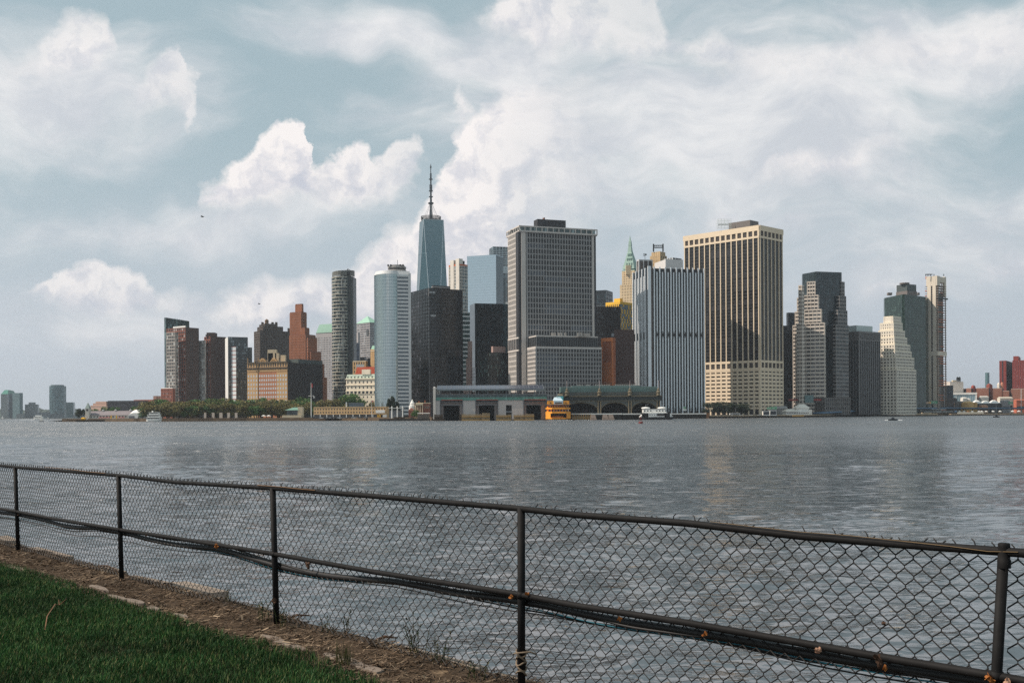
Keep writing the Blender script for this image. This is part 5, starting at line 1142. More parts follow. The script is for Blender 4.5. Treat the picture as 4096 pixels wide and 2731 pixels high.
    for px in (1055,1075): 
        p=W(px,1660,1084); mb=MB(); mb.lathe((p.x,p.y),[(2.6,GZ+2.6),(.2,GZ+3.6)],8); mb.tube([(p.x,p.y,GZ),(p.x,p.y,GZ+3)],.1,5); tag(mb.build('parasol',WHITE,None,origin=(p.x,p.y,GZ)),'white sunshade on the promenade, %s of two left of the pavilion'%('left' if px<1060 else 'right'),'parasol')
    # long tan building
    d=1040; tn=mat('tan_stucco',(208,170,122),.8,.07,.06); x=lambda px:W(px,1650,d).x; z=lambda py:W(1400,py,d).z
    A=(x(1250),d+6); B=(x(1545),d-2); b=Bld('long_office','long low tan office with two rows of windows and white ground floor posts','building',A); L=dist2(A,B)
    b.get('wall',tn).fbox(A,B,0,L,-13,0,z(1657),z(1628)); b.get('parapet',mat('tan_coping',(222,190,146),.8)).fbox(A,B,-.2,L+.2,-13.2,.25,z(1628),z(1626.5))
    nx,ny=(B[1]-A[1])/L,-(B[0]-A[0])/L
    window_parts(b.e,A,B,z(1655),z(1629),26,2,1.25,1.5,mat('tan_window_frame',(172,140,104)),mat('dark_pane',(54,58,62)))
    b.get('ground_floor',glass('shaded_ground_floor',(60,58,56),(120,116,110),.2,.2,0,.04,.4)).fbox(A,B,.5,L-.5,-12,-1.6,GZ,z(1657)); ps=b.get('post',WHITE)
    for i in range(12): ps.fbox(A,B,L*i/11.-.35 if i else 0,L*i/11.+.35,-.9,.05,GZ,z(1657))
    b.get('end_wall',tn).fbox(A,B,L*.93,L,-12,.1,GZ,z(1657)); b.get('sign_panel',WHITE).fbox(A,B,L*.86,L*.985,.05,.4,z(1652),z(1640))
    b.get('roof_house',glass('roof_house_glazing',(66,82,92),(110,124,130),.2,.1,0,.04,.4)).box(x(1393),x(1450),d+3,d+10,z(1627),z(1612)); b.get('roof_house_cap',STEEL).box(x(1391),x(1452),d+2.5,d+10.5,z(1612),z(1610.5)); b.get('roof_stack',WHITE).box(x(1381),x(1386),d+3,d+5,z(1627),z(1608)); b.done()
    p=(x(1487),d-1.5); e=empty('flagpole',(p[0],p[1],GZ),'white flagpole standing in front of the long tan office','flagpole'); mb=MB(); mb.tube([(p[0],p[1],GZ),(p[0],p[1],z(1600))],[.22,.1],6); mb.build('pole',WHITE,e); mb=MB(); mb.box(p[0]+.1,p[0]+1.9,p[1]-.03,p[1]+.03,z(1608),z(1602)); mb.build('flag',mat('red_flag',(176,60,62)),e)
    # parked cars
    for i,px in enumerate((1262,1284,1303,1322,1338,1357,1378,1397,1418,1440,1463,1483,1500)):
        c=[(60,62,66),(190,192,192),(70,74,80),(150,152,154),(44,46,50),(206,206,204),(96,110,120)][i%7]
        car(W(px+rng.uniform(-2,2),1670,1020),c,0 if i%3 else .1,'%s car parked in the row before the long tan office, number %d from left'%(('dark grey','light silver','slate','silver','black','white','blue grey')[i%7],i+1),'cars parked before the long tan office')
    for i,px in enumerate((1520,1535)):
        p=W(px,1668,1015); mb=MB(); mb.box(p.x-2.6,p.x+2.6,p.y-1.2,p.y+1.2,GZ+.5,GZ+3.2); mb.box(p.x+1.4,p.x+2.9,p.y-1.1,p.y+1.1,GZ+.4,GZ+2.4); [mb.tube([(p.x+sx,p.y-1.25,GZ+.5),(p.x+sx,p.y+1.25,GZ+.5)],.5,8) for sx in (-1.7,1.9)]; tag(mb.build('van',WHITE if i else mat('safety_yellow',(214,160,52)),None,origin=(p.x,p.y,GZ)),('yellow' if i==0 else 'white')+' van parked at the right end of the tan office','van')
    # small houses by the terminal
    d=1010; x=lambda px:W(px,1650,d).x; z=lambda py:W(1680,py,d).z; rb=mat('red_house_brick',(142,88,72),.85,.12,.2)
    b=Bld('brick_house','small red brick house with white columned portico beside the modern terminal','building',(x(1664),d)); b.get('wall',rb).box(x(1666),x(1718),d+2,d+14,GZ,z(1613)); b.get('portico',CREAM).box(x(1662),x(1692),d-1,d+2,z(1620),z(1612)); b.get('cornice',CREAM).box(x(1664),x(1720),d+1.6,d+14.4,z(1613),z(1610)); ck=b.get('chimney',rb); ck.box(x(1672),x(1676),d+5,d+7,z(1610),z(1603)); ck.box(x(1696),x(1700),d+5,d+7,z(1610),z(1600))
    for px in (1664,1672,1681,1690): q=MB(); q.tube([(x(px),d-.4,GZ),(x(px),d-.4,z(1620))],.4,8); q.build('column',CREAM,b.e)
    window_parts(b.e,(x(1694),d+1.98),(x(1717),d+1.98),GZ+1,z(1616),3,2,1.2,2,CREAM,mat('dark_pane',(54,58,62))); b.done()
    b=Bld('chapel','white domed chapel turret beside a low red brick wing','building',(x(1648),d)); b.get('turret',WHITE).lathe((x(1648),d+4),[(3.2,GZ),(3.2,z(1622)),(2.2,z(1620)),(2.2,z(1612)),(1.2,z(1606)),(.2,z(1596))],12); b.get('wing',rb).prism([(x(1634),d),(x(1657),d),(x(1657),d+8),(x(1634),d+8)],GZ,z(1640)); b.get('gable',rb).prism([(x(1634),d),(x(1657),d),(x(1657),d+8),(x(1634),d+8)],z(1640),z(1630),0,None,None,1,[(x(1644),d+1),(x(1647),d+1),(x(1647),d+7),(x(1644),d+7)]); b.done()
    b=Bld('ferry_shelter','low white ferry landing shelter on posts left of the modern terminal','shelter',(x(1570),985)); b.get('roof',WHITE).box(x(1566),x(1625),984,990,z(1633),z(1631)); 
    for px in (1580,1601,1622): q=MB(); q.tube([(x(px),984.5,GZ),(x(px),984.5,z(1625))],.55,8); q.build('post',WHITE,b.e)
    b.get('rear_wall',STEEL).box(x(1568),x(1624),989,990,GZ,z(1640)); b.done()
    b=Bld('landing_barge','long dark landing barge with white rail left of the terminal','barge',(x(1560),962)); b.get('hull',mat('barge_dark',(52,48,44),.8,.2,.2)).box(x(1545),x(1735),955,965,-.6,1.8); b.get('shed',mat('barge_shed',(92,86,80),.8)).box(x(1690),x(1733),957,964,1.8,5.6); b.get('rail',WHITE).box(x(1690),x(1736),956,957,6.3,7.0); b.get('crate',mat('old_timber',(72,58,44))).box(x(1600),x(1640),957,962,1.8,3.4); b.done()
def car(p,c,rz,lab,grp):
    key='car%d_%d_%d'%c
    m=mat(key,c,.35,.05,.5,.2); t=empty('parked_car',(p.x,p.y,GZ),lab,'car',grp); t.rotation_euler=(0,0,rz)
    if not CARS:
        mb=MB(); mb.hexa([(-2.2,-.85,.35),(2.2,-.85,.35),(2.2,.85,.35),(-2.2,.85,.35),(-2.15,-.82,.95),(2.1,-.82,.85),(2.1,.82,.85),(-2.15,.82,.95)]); CARS['body']=mb.build('body',m).data
        mb=MB(); mb.hexa([(-1.9,-.78,.94),(1.1,-.78,.92),(1.1,.78,.92),(-1.9,.78,.94),(-1.3,-.65,1.5),(.4,-.65,1.5),(.4,.65,1.5),(-1.3,.65,1.5)]); CARS['cabin']=mb.build('cabin',mat('dark_pane',(54,58,62))).data
        mb=MB(); mb.tube([(0,-.1,0),(0,.1,0)],.34,10); CARS['wheel']=mb.build('wheel',mat('tyre',(26,26,27))).data
        for o in [o for o in COL.objects if o.data in CARS.values()]: bpy.data.objects.remove(o)
    bd=CARS['body'] if CARS.get(key) is None else CARS[key]
    if key not in CARS: bd=CARS['body'].copy(); bd.materials.clear(); bd.materials.append(m); CARS[key]=bd
    for nm,me,l in (('body',bd,(0,0,0)),('cabin',CARS['cabin'],(0,0,0)),('wheel',CARS['wheel'],(-1.35,-.8,.34)),('wheel',CARS['wheel'],(1.35,-.8,.34)),('wheel',CARS['wheel'],(-1.35,.8,.34)),('wheel',CARS['wheel'],(1.35,.8,.34))):
        o=bpy.data.objects.new(nm,me); COL.objects.link(o); o.parent=t; o.location=l
CARS={}
def hull(mb,x0,x1,y,w,z0,z1,bow=.18,m=0):
    L=x1-x0; prof=[(0,.55),(.12,.9),(.5,1),(1-bow,.85),(1,.05)]; P0=[];P1=[]
    for t,k in prof: P0.append((x0+L*t*.97+L*.01,k*.42*w)); P1.append((x0+L*t,k*.5*w))
    lo=[(x,y-h,z0) for x,h in P0]+[(x,y+h,z0) for x,h in reversed(P0)]; hi=[(x,y-h,z1) for x,h in P1]+[(x,y+h,z1) for x,h in reversed(P1)]
    n=len(lo)
    for i in range(n): j=(i+1)%n; mb.face([lo[i],lo[j],hi[j],hi[i]],None,m)
    mb.face(hi,None,m); mb.face(list(reversed(lo)),None,m)
def boat(lab,px,d,Lh,decks,freeb,wid,nm,pm=None):
    c=W(px,1670,d); e=empty('passenger_boat',(c.x,c.y,0),lab,'boat'); x0,x1=c.x-Lh/2,c.x+Lh/2
    wp=mat('boat_white',(232,230,224),.5,.05,.3); mb=MB(); hull(mb,x0,x1,d,wid,-.5,freeb); mb.build('hull',wp,e)
    mb=MB(); hull(mb,x0-.03,x1+.03,d,wid+.06,-.3,.25); mb.build('waterline',mat('boat_black',(30,30,32)),e)
    z=freeb; wn=mat('boat_window',(46,50,56),.2)
    for off,l,h in decks:
        a,b_=c.x-l/2+off*.3,c.x+l/2+off*.3; q=wid*.42-off*.2
        mb=MB(); mb.box(a,b_,d-q,d+q,z,z+h*.86); mb.box(a-.5,b_+.5,d-q-.4,d+q+.4,z+h*.86,z+h); mb.build('deck_house',wp,e)
        mb=MB(); mb.box(a+.4,b_-.4,d-q-.06,d+q+.06,z+h*.35,z+h*.72); mb.build('window_band',wn,e); z+=h
    mb=MB(); mb.tube([(c.x,d,z),(c.x,d,z+3)],.12,5); mb.build('mast',STEEL,e)
    mb=MB(); mb.lathe((c.x-1.6,d),[(.8,z),(.7,z+1.3)],10); mb.build('funnel',wp,e)
    return e
battery()
def terminals():
    # ---------------- modern terminal
    d=930; x=lambda px,dd=d:W(px,1640,dd).x; z=lambda py,px=1960:W(px,py,d).z
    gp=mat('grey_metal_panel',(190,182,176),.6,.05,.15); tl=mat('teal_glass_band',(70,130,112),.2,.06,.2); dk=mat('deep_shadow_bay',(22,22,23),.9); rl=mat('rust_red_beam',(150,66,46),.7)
    b=Bld('ferry_terminal','modern grey ferry terminal with solar panel canopy, teal glass band and three dark slips','terminal',(x(1740),d))
    wl=b.get('wall',gp)
    bays=[(1760,1852,1773,1838),(1901,1993,1915,1977),(2093,2186,2105,2164)]
    edges=[(1743,1760),(1852,1901),(1993,2024),(2047,2093)]
    for a,c in edges: wl.box(x(a),x(c),d,d+40,1.0,z(1601))
    wl.box(x(2024),x(2047),d,d+30,z(1620),z(1601)); 
    b.get('dark_window',dk).box(x(2024),x(2047),d+.6,d+5,1.4,z(1620)); b.get('window_sill',STEEL).box(x(2024),x(2047),d-.1,d+.5,z(1650),z(1644))
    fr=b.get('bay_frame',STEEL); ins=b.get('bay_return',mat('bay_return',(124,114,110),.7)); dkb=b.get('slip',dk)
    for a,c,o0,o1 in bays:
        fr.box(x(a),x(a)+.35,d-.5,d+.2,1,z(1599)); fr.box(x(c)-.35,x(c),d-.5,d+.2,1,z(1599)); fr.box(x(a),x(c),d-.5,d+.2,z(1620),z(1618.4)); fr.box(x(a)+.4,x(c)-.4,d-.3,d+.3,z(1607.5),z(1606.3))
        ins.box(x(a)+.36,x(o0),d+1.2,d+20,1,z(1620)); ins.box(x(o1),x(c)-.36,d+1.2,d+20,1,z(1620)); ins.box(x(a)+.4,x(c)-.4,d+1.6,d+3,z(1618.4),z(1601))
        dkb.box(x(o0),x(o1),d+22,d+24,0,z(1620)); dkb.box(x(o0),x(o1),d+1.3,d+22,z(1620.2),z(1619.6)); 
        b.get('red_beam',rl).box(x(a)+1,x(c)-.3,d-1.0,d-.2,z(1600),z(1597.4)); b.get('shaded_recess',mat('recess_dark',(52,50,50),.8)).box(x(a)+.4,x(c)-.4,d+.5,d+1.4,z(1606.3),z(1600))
    b.get('cornice',STEEL).box(x(1742),x(2190),d-.6,d+40,z(1601),z(1599.8))
    gb=b.get('teal_band',glass('teal_band_glass',(70,126,110),(90,146,130),.2,.15,.1,.03,.12)); gb.prism([(x(1744),d+.2),(x(2187),d+.2),(x(2187),d+38),(x(1744),d+38)],z(1599.8),z(1588),0,None,[70,4,4,4],1)
    b.get('upper_band',glass('upper_band_glass',(44,66,66),(70,92,92),.2,.1,.1,.03,.3)).prism([(x(1744),d+.1),(x(2187),d+.1),(x(2187),d+38),(x(1744),d+38)],z(1588),z(1577.5),0,None,[90,4,4,4],1)
    b.get('roof_slab',STEEL).box(x(1742),x(2190),d-.4,d+40,z(1577.5),z(1576))
    bk=b.get('end_block',mat('pale_end_wall',(206,198,188),.7,.06,.1)); bk.box(x(1733),x(1743),d-1.5,d+30,1.5,z(1549)); bk.box(x(1741),x(1753),d+4,d+24,z(1576),z(1551))
    rp=b.get('roof_plant',mat('roof_plant_pale',(176,162,152),.7)); 
    for a,c,t in ((1762,1800,1569),(1804,1878,1572),(1880,1890,1565),(1886,1899,1565),(2042,2080,1570),(2094,2150,1567)): rp.box(x(a),x(c),d+10,d+16,z(1576),z(t))
    cp=b.get('canopy_post',STEEL)
    for i in range(12): px=1762+i*37.5; cp.box(x(px),x(px)+.5,d+2,d+2.5,z(1576),z(1561))
    b.get('canopy_edge',mat('canopy_edge',(110,122,124),.5)).box(x(1750),x(2181),d-.6,d+.2,z(1561),z(1557)); 
    q=[(x(1748),d-.3,z(1557)),(x(2177),d-.3,z(1557)),(x(2172),d+16,z(1540)),(x(1745),d+16,z(1540))]
    sp=b.get('solar_panel',mat('solar_blue_grey',(76,80,92),.25,.12,.3,.2)); sp.hexa([tuple(p) for p in q]+[(p[0],p[1],p[2]+.35) for p in q]); rb=b.get('canopy_rib',STEEL)
    n=44
    for i in range(n+1):
        t=i/n
        if 8<i<17 or i%2==0 or 0: 
            a=Vector(q[0])*(1-t)+Vector(q[1])*t; c=Vector(q[3])*(1-t)+Vector(q[2])*t; rb.tube([a+Vector((0,0,.5)),c+Vector((0,0,.5))],.16,4)
    an=b.get('antenna',STEEL); an.tube([(x(1736),d+2,z(1549)),(x(1736),d+2,z(1526))],.15,5); b.get('radar',WHITE).lathe((x(1738),d+2),[(1.0,z(1551)),(1.1,z(1548)),(.4,z(1546))],10); b.done()
    # timber fender racks
    tm=mat('tan_timber',(150,130,100),.9,.3,.5); ty=mat('yellow_timber',(168,132,70),.9,.25,.4); old=MATS['old_timber']  # tan is the fender timber's own colour
    for i,(a,c,yt,dd,lab) in enumerate(((1848,1932,1656,918,'wide pale timber fender rack with yellow foot between the left and middle slips'),(1930,1958,1651,914,'tall narrow timber fender rack in front of the middle slip'),(1986,2013,1658,916,'small timber fender rack right of the middle slip'),(2016,2043,1658,916,'small timber fender rack below the dark window'),(2056,2083,1658,916,'timber fender crib with open bars before the right slip'),(2083,2102,1657,914,'pale timber fender rack hugging the right slip'),(2102,2135,1655,912,'brown timber fender rack inside the right slip'),(1738,1770,1658,916,'dark timber rack left of the first slip'),(1838,1850,1656,920,'short dark rack at the right side of the first slip'))):
        e=empty('fender_rack',(x(a,dd),dd,0),lab,'fender','timber fender racks at the ferry slips'); zt=W(a,yt,dd).z; mb=MB(); n=max(4,int((c-a)/3.2)); x0,x1=x(a,dd),x(c,dd)
        for k in range(n+1): xx=x0+(x1-x0)*k/n; mb.box(xx-.26,xx+.26,dd,dd+.6,-1.2,zt+rng.uniform(-.3,.3))
        dark=i in (7,8); mb.build('upright',old if dark else tm,e); mb=MB()
        for zz in (.4,3.4): 
            if zz<zt: mb.box(x0-.3,x1+.3,dd-.5,dd-.02,zz-.35,zz+.35)
        mb.build('waler',old if dark else ty,e); mb=MB(); mb.box(x0,x1,dd+.6,dd+1.6,-1,zt*.6); mb.build('backing',old,e)
    # ---------------- orange ferry, end on
    d=903; x=lambda px:W(px,1640,d).x; z=lambda py:W(2235,py,d).z; og=mat('ferry_orange',(240,158,46),.5,.08,.2); ow=mat('ferry_pale_blue',(196,214,222),.5,.05,.2); nv=mat('ferry_navy',(44,46,58),.6); cx=x(2235); w=x(2285)-x(2187)
    b=Bld('orange_ferry','big orange double ended ferry seen end on between the two terminals','ferry',(cx,d))
    hl=b.get('hull',og); H=MB
    def ring(s,z0,z1,y0,y1,part,m_):
        hw=w/2*s; P=[(cx-hw,y0+7),(cx-hw*.55,y0),(cx+hw*.55,y0),(cx+hw,y0+7),(cx+hw,y1-7),(cx+hw*.55,y1),(cx-hw*.55,y1),(cx-hw,y1-7)]; b.get(part,m_).prism(P,z0,z1); return P
    ring(.96,-1,z(1675),d,d+82,'lower_hull',mat('ferry_black',(30,28,28),.7)); P=ring(1,z(1675),z(1671),d,d+82,'hull',og)
    # side walls of the car deck, open at the end
    for s in (-1,1): 
        hl.prism([(cx+s*w*.5,d+7),(cx+s*w*.5-s*w*.17,d+3),(cx+s*w*.5-s*w*.17,d+75),(cx+s*w*.5,d+75)][::s],z(1671),z(1653))
    b.get('car_deck_shadow',mat('recess_dark',(52,50,50))).box(cx-w*.33,cx+w*.33,d+12,d+14,z(1671),z(1653)); b.get('end_gate',mat('ferry_grey',(120,116,112),.6)).box(cx-w*.12,cx+w*.05,d+9,d+9.4,z(1671),z(1660)); b.get('gate_bar',og).box(cx-w*.33,cx+w*.2,d+6,d+6.5,z(1668),z(1665))
    ring(1.0,z(1653),z(1646),d+1,d+81,'deck_band',og); ring(.9,z(1646),z(1636),d+6,d+76,'saloon',og); ring(1.0,z(1636),z(1630),d+1.5,d+80,'deck_band',og); ring(.88,z(1630),z(1620),d+7,d+76,'upper_saloon',og); ring(.98,z(1620),z(1617.5),d+3,d+79,'roof_deck',nv)
    wn=b.get('saloon_window',mat('ferry_window',(52,48,48),.25)); wp=b.get('saloon_post',WHITE)
    for i in range(7): xx=cx-w*.36+w*.72*i/6; wn.box(xx-w*.035,xx+w*.035,d+5.8,d+6.1,z(1644.5),z(1637)); wp.box(xx+w*.035,xx+w*.05,d+5.7,d+6.0,z(1645),z(1636.5))
    for i in range(9): xx=cx-w*.38+w*.76*i/8; b.get('upper_window',mat('ferry_window',(52,48,48))).box(xx-w*.03,xx+w*.03,d+6.8,d+7.1,z(1628),z(1622))
    for k in range(4): yy=d+12+k*15; [b.get('side_window',mat('ferry_window',(52,48,48))).box(cx-w*.5-.06,cx-w*.5+.1,yy,yy+6,z(a),z(c)) for a,c in ((1664,1660),)]
    b.get('bridge_wing',og).box(cx-w*.42,cx-w*.18,d+12,d+24,z(1617.5),z(1602)); b.get('bridge_wing',og).box(cx+w*.2,cx+w*.46,d+12,d+24,z(1617.5),z(1602)); dw=b.get('porthole',mat('ferry_window',(52,48,48))); dw.box(cx-w*.33,cx-w*.28,d+11.8,d+12.1,z(1613),z(1608)); dw.box(cx+w*.3,cx+w*.35,d+11.8,d+12.1,z(1613),z(1608))
    b.get('pilot_house',ow).box(cx-w*.18,cx+w*.2,d+10,d+22,z(1617.5),z(1601)); b.get('pilot_window',mat('ferry_window',(52,48,48))).box(cx-w*.14,cx+w*.16,d+9.8,d+10.1,z(1613.5),z(1608)); b.get('pilot_top',ow).prism([(cx-w*.2,d+12),(cx+w*.2,d+12),(cx+w*.2,d+24),(cx-w*.2,d+24)],z(1601),z(1587),0,None,None,1,[(cx-w*.14,d+15),(cx+w*.1,d+15),(cx+w*.1,d+22),(cx-w*.14,d+22)])
    b.get('funnel',mat('funnel_teal',(84,178,184),.5,.06,.2)).prism([(cx+w*.0,d+30),(cx+w*.26,d+30),(cx+w*.26,d+40),(cx+w*.0,d+40)],z(1604),z(1582)); b.get('funnel_cap',nv).box(cx+w*.01,cx+w*.25,d+31,d+39,z(1582),z(1580)); b.get('mast',STEEL).tube([(cx-w*.02,d+14,z(1590)),(cx-w*.02,d+14,z(1572))],.2,5)
    lf=b.get('lifeboat',mat('lifeboat_orange',(220,150,70),.5)); 
    for s in (-1,1): lf.lathe((cx+s*w*.43,d+30),[(.2,z(1617)),(1.4,z(1615)),(1.5,z(1611)),(.4,z(1608))],8)
    rf=b.get('railing',mat('ferry_rail',(210,150,80),.6))
    for zz in (1617,1614): rf.box(cx-w*.49,cx+w*.49,d+3,d+3.15,z(zz)-.1,z(zz)+.1)
    b.done()
    # wake foam
    # ---------------- old ferry house with arches
    d=948; x=lambda px:W(px,1640,d).x; z=lambda py:W(2450,py,d).z; gr=mat('ferry_house_green',(78,84,82),.7,.12,.15); gr2=mat('verdigris_band',(104,130,124),.6,.1,.1); bz=mat('bronze_trim',(104,94,74),.7,.12,.2); dkg=mat('deep_green',(46,52,52),.7)
    b=Bld('arched_ferry_house','old green iron ferry house with three wide arches and flagpoles','terminal',(x(2250),d)); x0,x1=x(2243),x(2645)
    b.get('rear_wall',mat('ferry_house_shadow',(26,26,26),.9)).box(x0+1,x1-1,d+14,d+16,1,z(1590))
    ent=b.get('entablature',dkg); ent.box(x0,x1,d,d+14,z(1601),z(1586)); b.get('bronze_cornice',bz).box(x0-.5,x1+.5,d-1,d+14.5,z(1586),z(1582)); b.get('bronze_cornice',bz).box(x0,x1,d-.5,d,z(1603),z(1601))
    b.get('balustrade',gr).box(x0+2,x1-2,d+.5,d+13,z(1582),z(1568)); bl=b.get('balustrade_post',bz)
    for i in range(56): xx=x0+2+(x1-x0-4)*i/55; bl.box(xx-.08,xx+.08,d+.3,d+.5,z(1582),z(1569))
    b.get('upper_band',gr2).prism([(x0,d+3),(x1-3,d+3),(x1-3,d+20),(x0,d+20)],z(1567),z(1546)); ub=b.get('upper_band_rib',gr)
    for i in range(64): xx=x0+(x1-x0-3)*i/63; ub.box(xx-.1,xx+.1,d+2.8,d+3,z(1566),z(1547))
    b.get('roof',mat('roof_green_grey',(100,116,114),.6)).box(x(2290),x(2560),d+5,d+19,z(1546),z(1541)); b.get('balcony_shadow',dkg).box(x0,x1-2,d+1,d+4,z(1568),z(1567))
    ru=b.get('roof_unit',mat('roof_unit_metal',(150,146,140)))
    for i in range(26):
        px=2312+i*9
        if i in (3,6,7,15,16): continue
        ru.box(x(px),x(px)+1.2,d+8,d+10,z(1541),z(1536))
    b.get('roof_gantry',mat('brown_steel',(66,54,52),.6)).box(x(2310),x(2452),d+9,d+9.6,z(1532),z(1530)); b.get('roof_gantry',mat('brown_steel',(66,54,52))).box(x(2486),x(2548),d+9,d+9.6,z(1532),z(1530))
    for px in (2312,2350,2400,2450,2488,2546): b.get('roof_gantry',mat('brown_steel',(66,54,52))).box(x(px)-.1,x(px)+.1,d+9.1,d+9.5,z(1541),z(1530))
    ar=b.get('arch_wall',gr); tr=b.get('arch_trim',bz)
    cs=[(2338,47),(2456,47),(2576,47)]; zb_,zt_=1.2,z(1603)
    sp=z(1640); cols=[2268,2398,2520,2634]
    for (c,hw),a,e_ in zip(cs,[2250]+cols[1:3],cols[1:]):
        X0,X1=x(a+2),x(e_-2); c_=(X0+X1)/2; R=(X1-X0)/2-1.0; top=z(1609); N=18; k=(top-sp)/R
        prev=None
        for i in range(N+1):
            th=math.pi*i/N; p=(c_-R*math.cos(th),sp+R*k*math.sin(th))
            if prev: 
                ar.hexa([(prev[0],d+.6,prev[1]),(p[0],d+.6,p[1]),(p[0],d+1.4,p[1]),(prev[0],d+1.4,prev[1]),(prev[0],d+.6,zt_),(p[0],d+.6,zt_),(p[0],d+1.4,zt_),(prev[0],d+1.4,zt_)])
                tr.tube([(prev[0],d+.5,prev[1]),(p[0],d+.5,p[1])],.28,5,0,False)
            prev=p
        ar.box(X0,c_-R,d+.6,d+1.4,zb_,zt_); ar.box(c_+R,X1,d+.6,d+1.4,zb_,zt_)
        g=b.get('slip_bridge',mat('rust_truss',(88,58,54),.8)); g.tube([(c_+R*.1,d+9,3),(c_+R*.35,d+9,9)],.25,4); g.tube([(c_+R*.6,d+9,3),(c_+R*.35,d+9,9)],.25,4); g.box(c_-R*.2,c_+R*.8,d+8,d+12,1.5,3)
    cl=b.get('column',bz)
    for px in cols:
        for o in (-5,5): cl.tube([(x(px+o),d-.2,1.2),(x(px+o),d-.2,zt_)],.5,8)
        b.get('pier_wall',dkg).box(x(px-7),x(px+7),d+.3,d+1.6,1.2,zt_)
    for i,px in enumerate(cols):
        e=b.get('lantern',bz); e.lathe((x(px),d-.2),[(1.8,z(1582)),(1.5,z(1574)),(2.0,z(1568)),(1.0,z(1562)),(1.3,z(1558)),(.3,z(1552))],10); e.box(x(px)-1.2,x(px)+1.2,d-1,d+1,z(1586),z(1578)); b.get('flagpole',mat('pole_pink_white',(200,180,176),.6)).tube([(x(px),d,z(1553)),(x(px),d,z(1522))],.16,5)
    b.get('side_wing',CREAM).box(x(2232),x(2262),d+6,d+12,1,z(1573)); b.done()
    # white dock wall + apron
    d=1128; X=lambda px,dd: W(px,1660,dd).x
    e=Bld('dock_wall','long dock with white upper edge and dark timber face beneath the striped tower','dock',(X(2350,930),930))
    for a,c,dd in ((2285,2372,936),(2372,2490,940),(2488,2648,940),(2648,2826,1090)):
        zt=W(a,1653,dd).z; e.get('white_edge',WHITE).box(X(a,dd),X(c,dd),dd,dd+8,zt-1.0,zt); e.get('timber_face',mat('dock_dark',(40,36,33),.9,.2,.3)).box(X(a,dd),X(c,dd),dd+.4,dd+14,-1,zt-1.0)
    e.get('timber_frame',mat('tan_timber',(150,122,84))).box(X(2288,930),X(2362,930),930,931,.4,W(2300,1664,930).z); 
    for i in range(9): e.get('frame_post',MATS['yellow_timber']).box(X(2288+i*9,930),X(2288+i*9,930)+.4,929.5,930,-.5,W(2300,1656,930).z)
    e.get('brown_block',mat('rust_bulkhead',(120,84,56),.9,.2,.3)).box(X(2822,1120),X(2837,1120),1120,1130,-1,W(2830,1651,1120).z); e.done()
    for px,lab in ((2372,'sloping timber breakwater right of the orange ferry'),(2443,'sloping pale plank ramp in front of the middle arch'),(2420,'dark plank ramp in front of the middle arch')):
        p=W(px,1668,925); mb=MB(); mb.hexa([(p.x-2.5,920,-.5),(p.x+3,920,-.5),(p.x+3,926,-.5),(p.x-2.5,926,-.5),(p.x-1.8,924,4.2),(p.x+1.8,924,4.2),(p.x+1.8,926,4.4),(p.x-1.8,926,4.4)]); 
        for k in range(5): mb.box(p.x-2.2+k*1.0,p.x-1.9+k*1.0,919.4,919.9,-.6,2.2)
        tag(mb.build('timber_ramp',mat('grey_plank',(112,100,92),.9,.25,.4),None,origin=(p.x,923,0)),lab,'ramp')
    # ---------------- white car ferry
    d=924; c=W(2624,1660,d); e=empty('white_ferry',(c.x,d,0),'white double ended ferry with two pilot houses docked below the striped tower','ferry'); L=W(2692,1660,d).x-W(2560,1660,d).x; x0,x1=c.x-L/2,c.x+L/2; z=lambda py:W(2624,py,d).z; bw=mat('boat_white',(232,230,224)); wn=mat('boat_window',(46,50,56)); blk=mat('boat_black',(30,30,32))
    mb=MB(); mb.box(x0+3,x1-3,d-6,d+6,-.5,z(1667)); mb.hexa([(x0,d-5,.6),(x0+3,d-6,-.5),(x0+3,d+6,-.5),(x0,d+5,.6),(x0,d-5,z(1667)),(x0+3,d-6,z(1667)),(x0+3,d+6,z(1667)),(x0,d+5,z(1667))]); mb.hexa([(x1-3,d-6,-.5),(x1,d-5,.6),(x1,d+5,.6),(x1-3,d+6,-.5),(x1-3,d-6,z(1667)),(x1,d-5,z(1667)),(x1,d+5,z(1667)),(x1-3,d+6,z(1667))]); mb.build('hull',blk,e)
    mb=MB(); mb.box(x0+L*.25,x0+L*.73,d-5.6,d+5.6,z(1667),z(1652)); mb.box(x0+L*.14,x0+L*.82,d-5.8,d+5.8,z(1652),z(1650)); mb.build('car_deck_wall',bw,e)
    mb=MB(); mb.box(x0+L*.5,x0+L*.73,d-5.8,d-5.5,z(1663),z(1654)); mb.box(x0+L*.76,x0+L*.9,d-4,d+4,z(1667),z(1652)); mb.box(x0+L*.06,x0+L*.22,d-4,d+4,z(1667),z(1653)); mb.build('deck_opening',mat('recess_dark',(52,50,50)),e)
    mb=MB(); mb.box(x0+L*.10,x0+L*.78,d-4.5,d+4.5,z(1650),z(1636)); mb.build('upper_house',bw,e); mb=MB(); [mb.box(x0+L*(.14+.09*i)-.5,x0+L*(.14+.09*i)+.5,d-4.6,d-4.4,z(1645),z(1640)) for i in range(8) if i!=3]; [mb.box(x0+L*(.29+.07*i)-.4,x0+L*(.29+.07*i)+.4,d-5.75,d-5.5,z(1660),z(1657)) for i in range(4)]; mb.build('porthole',wn,e)
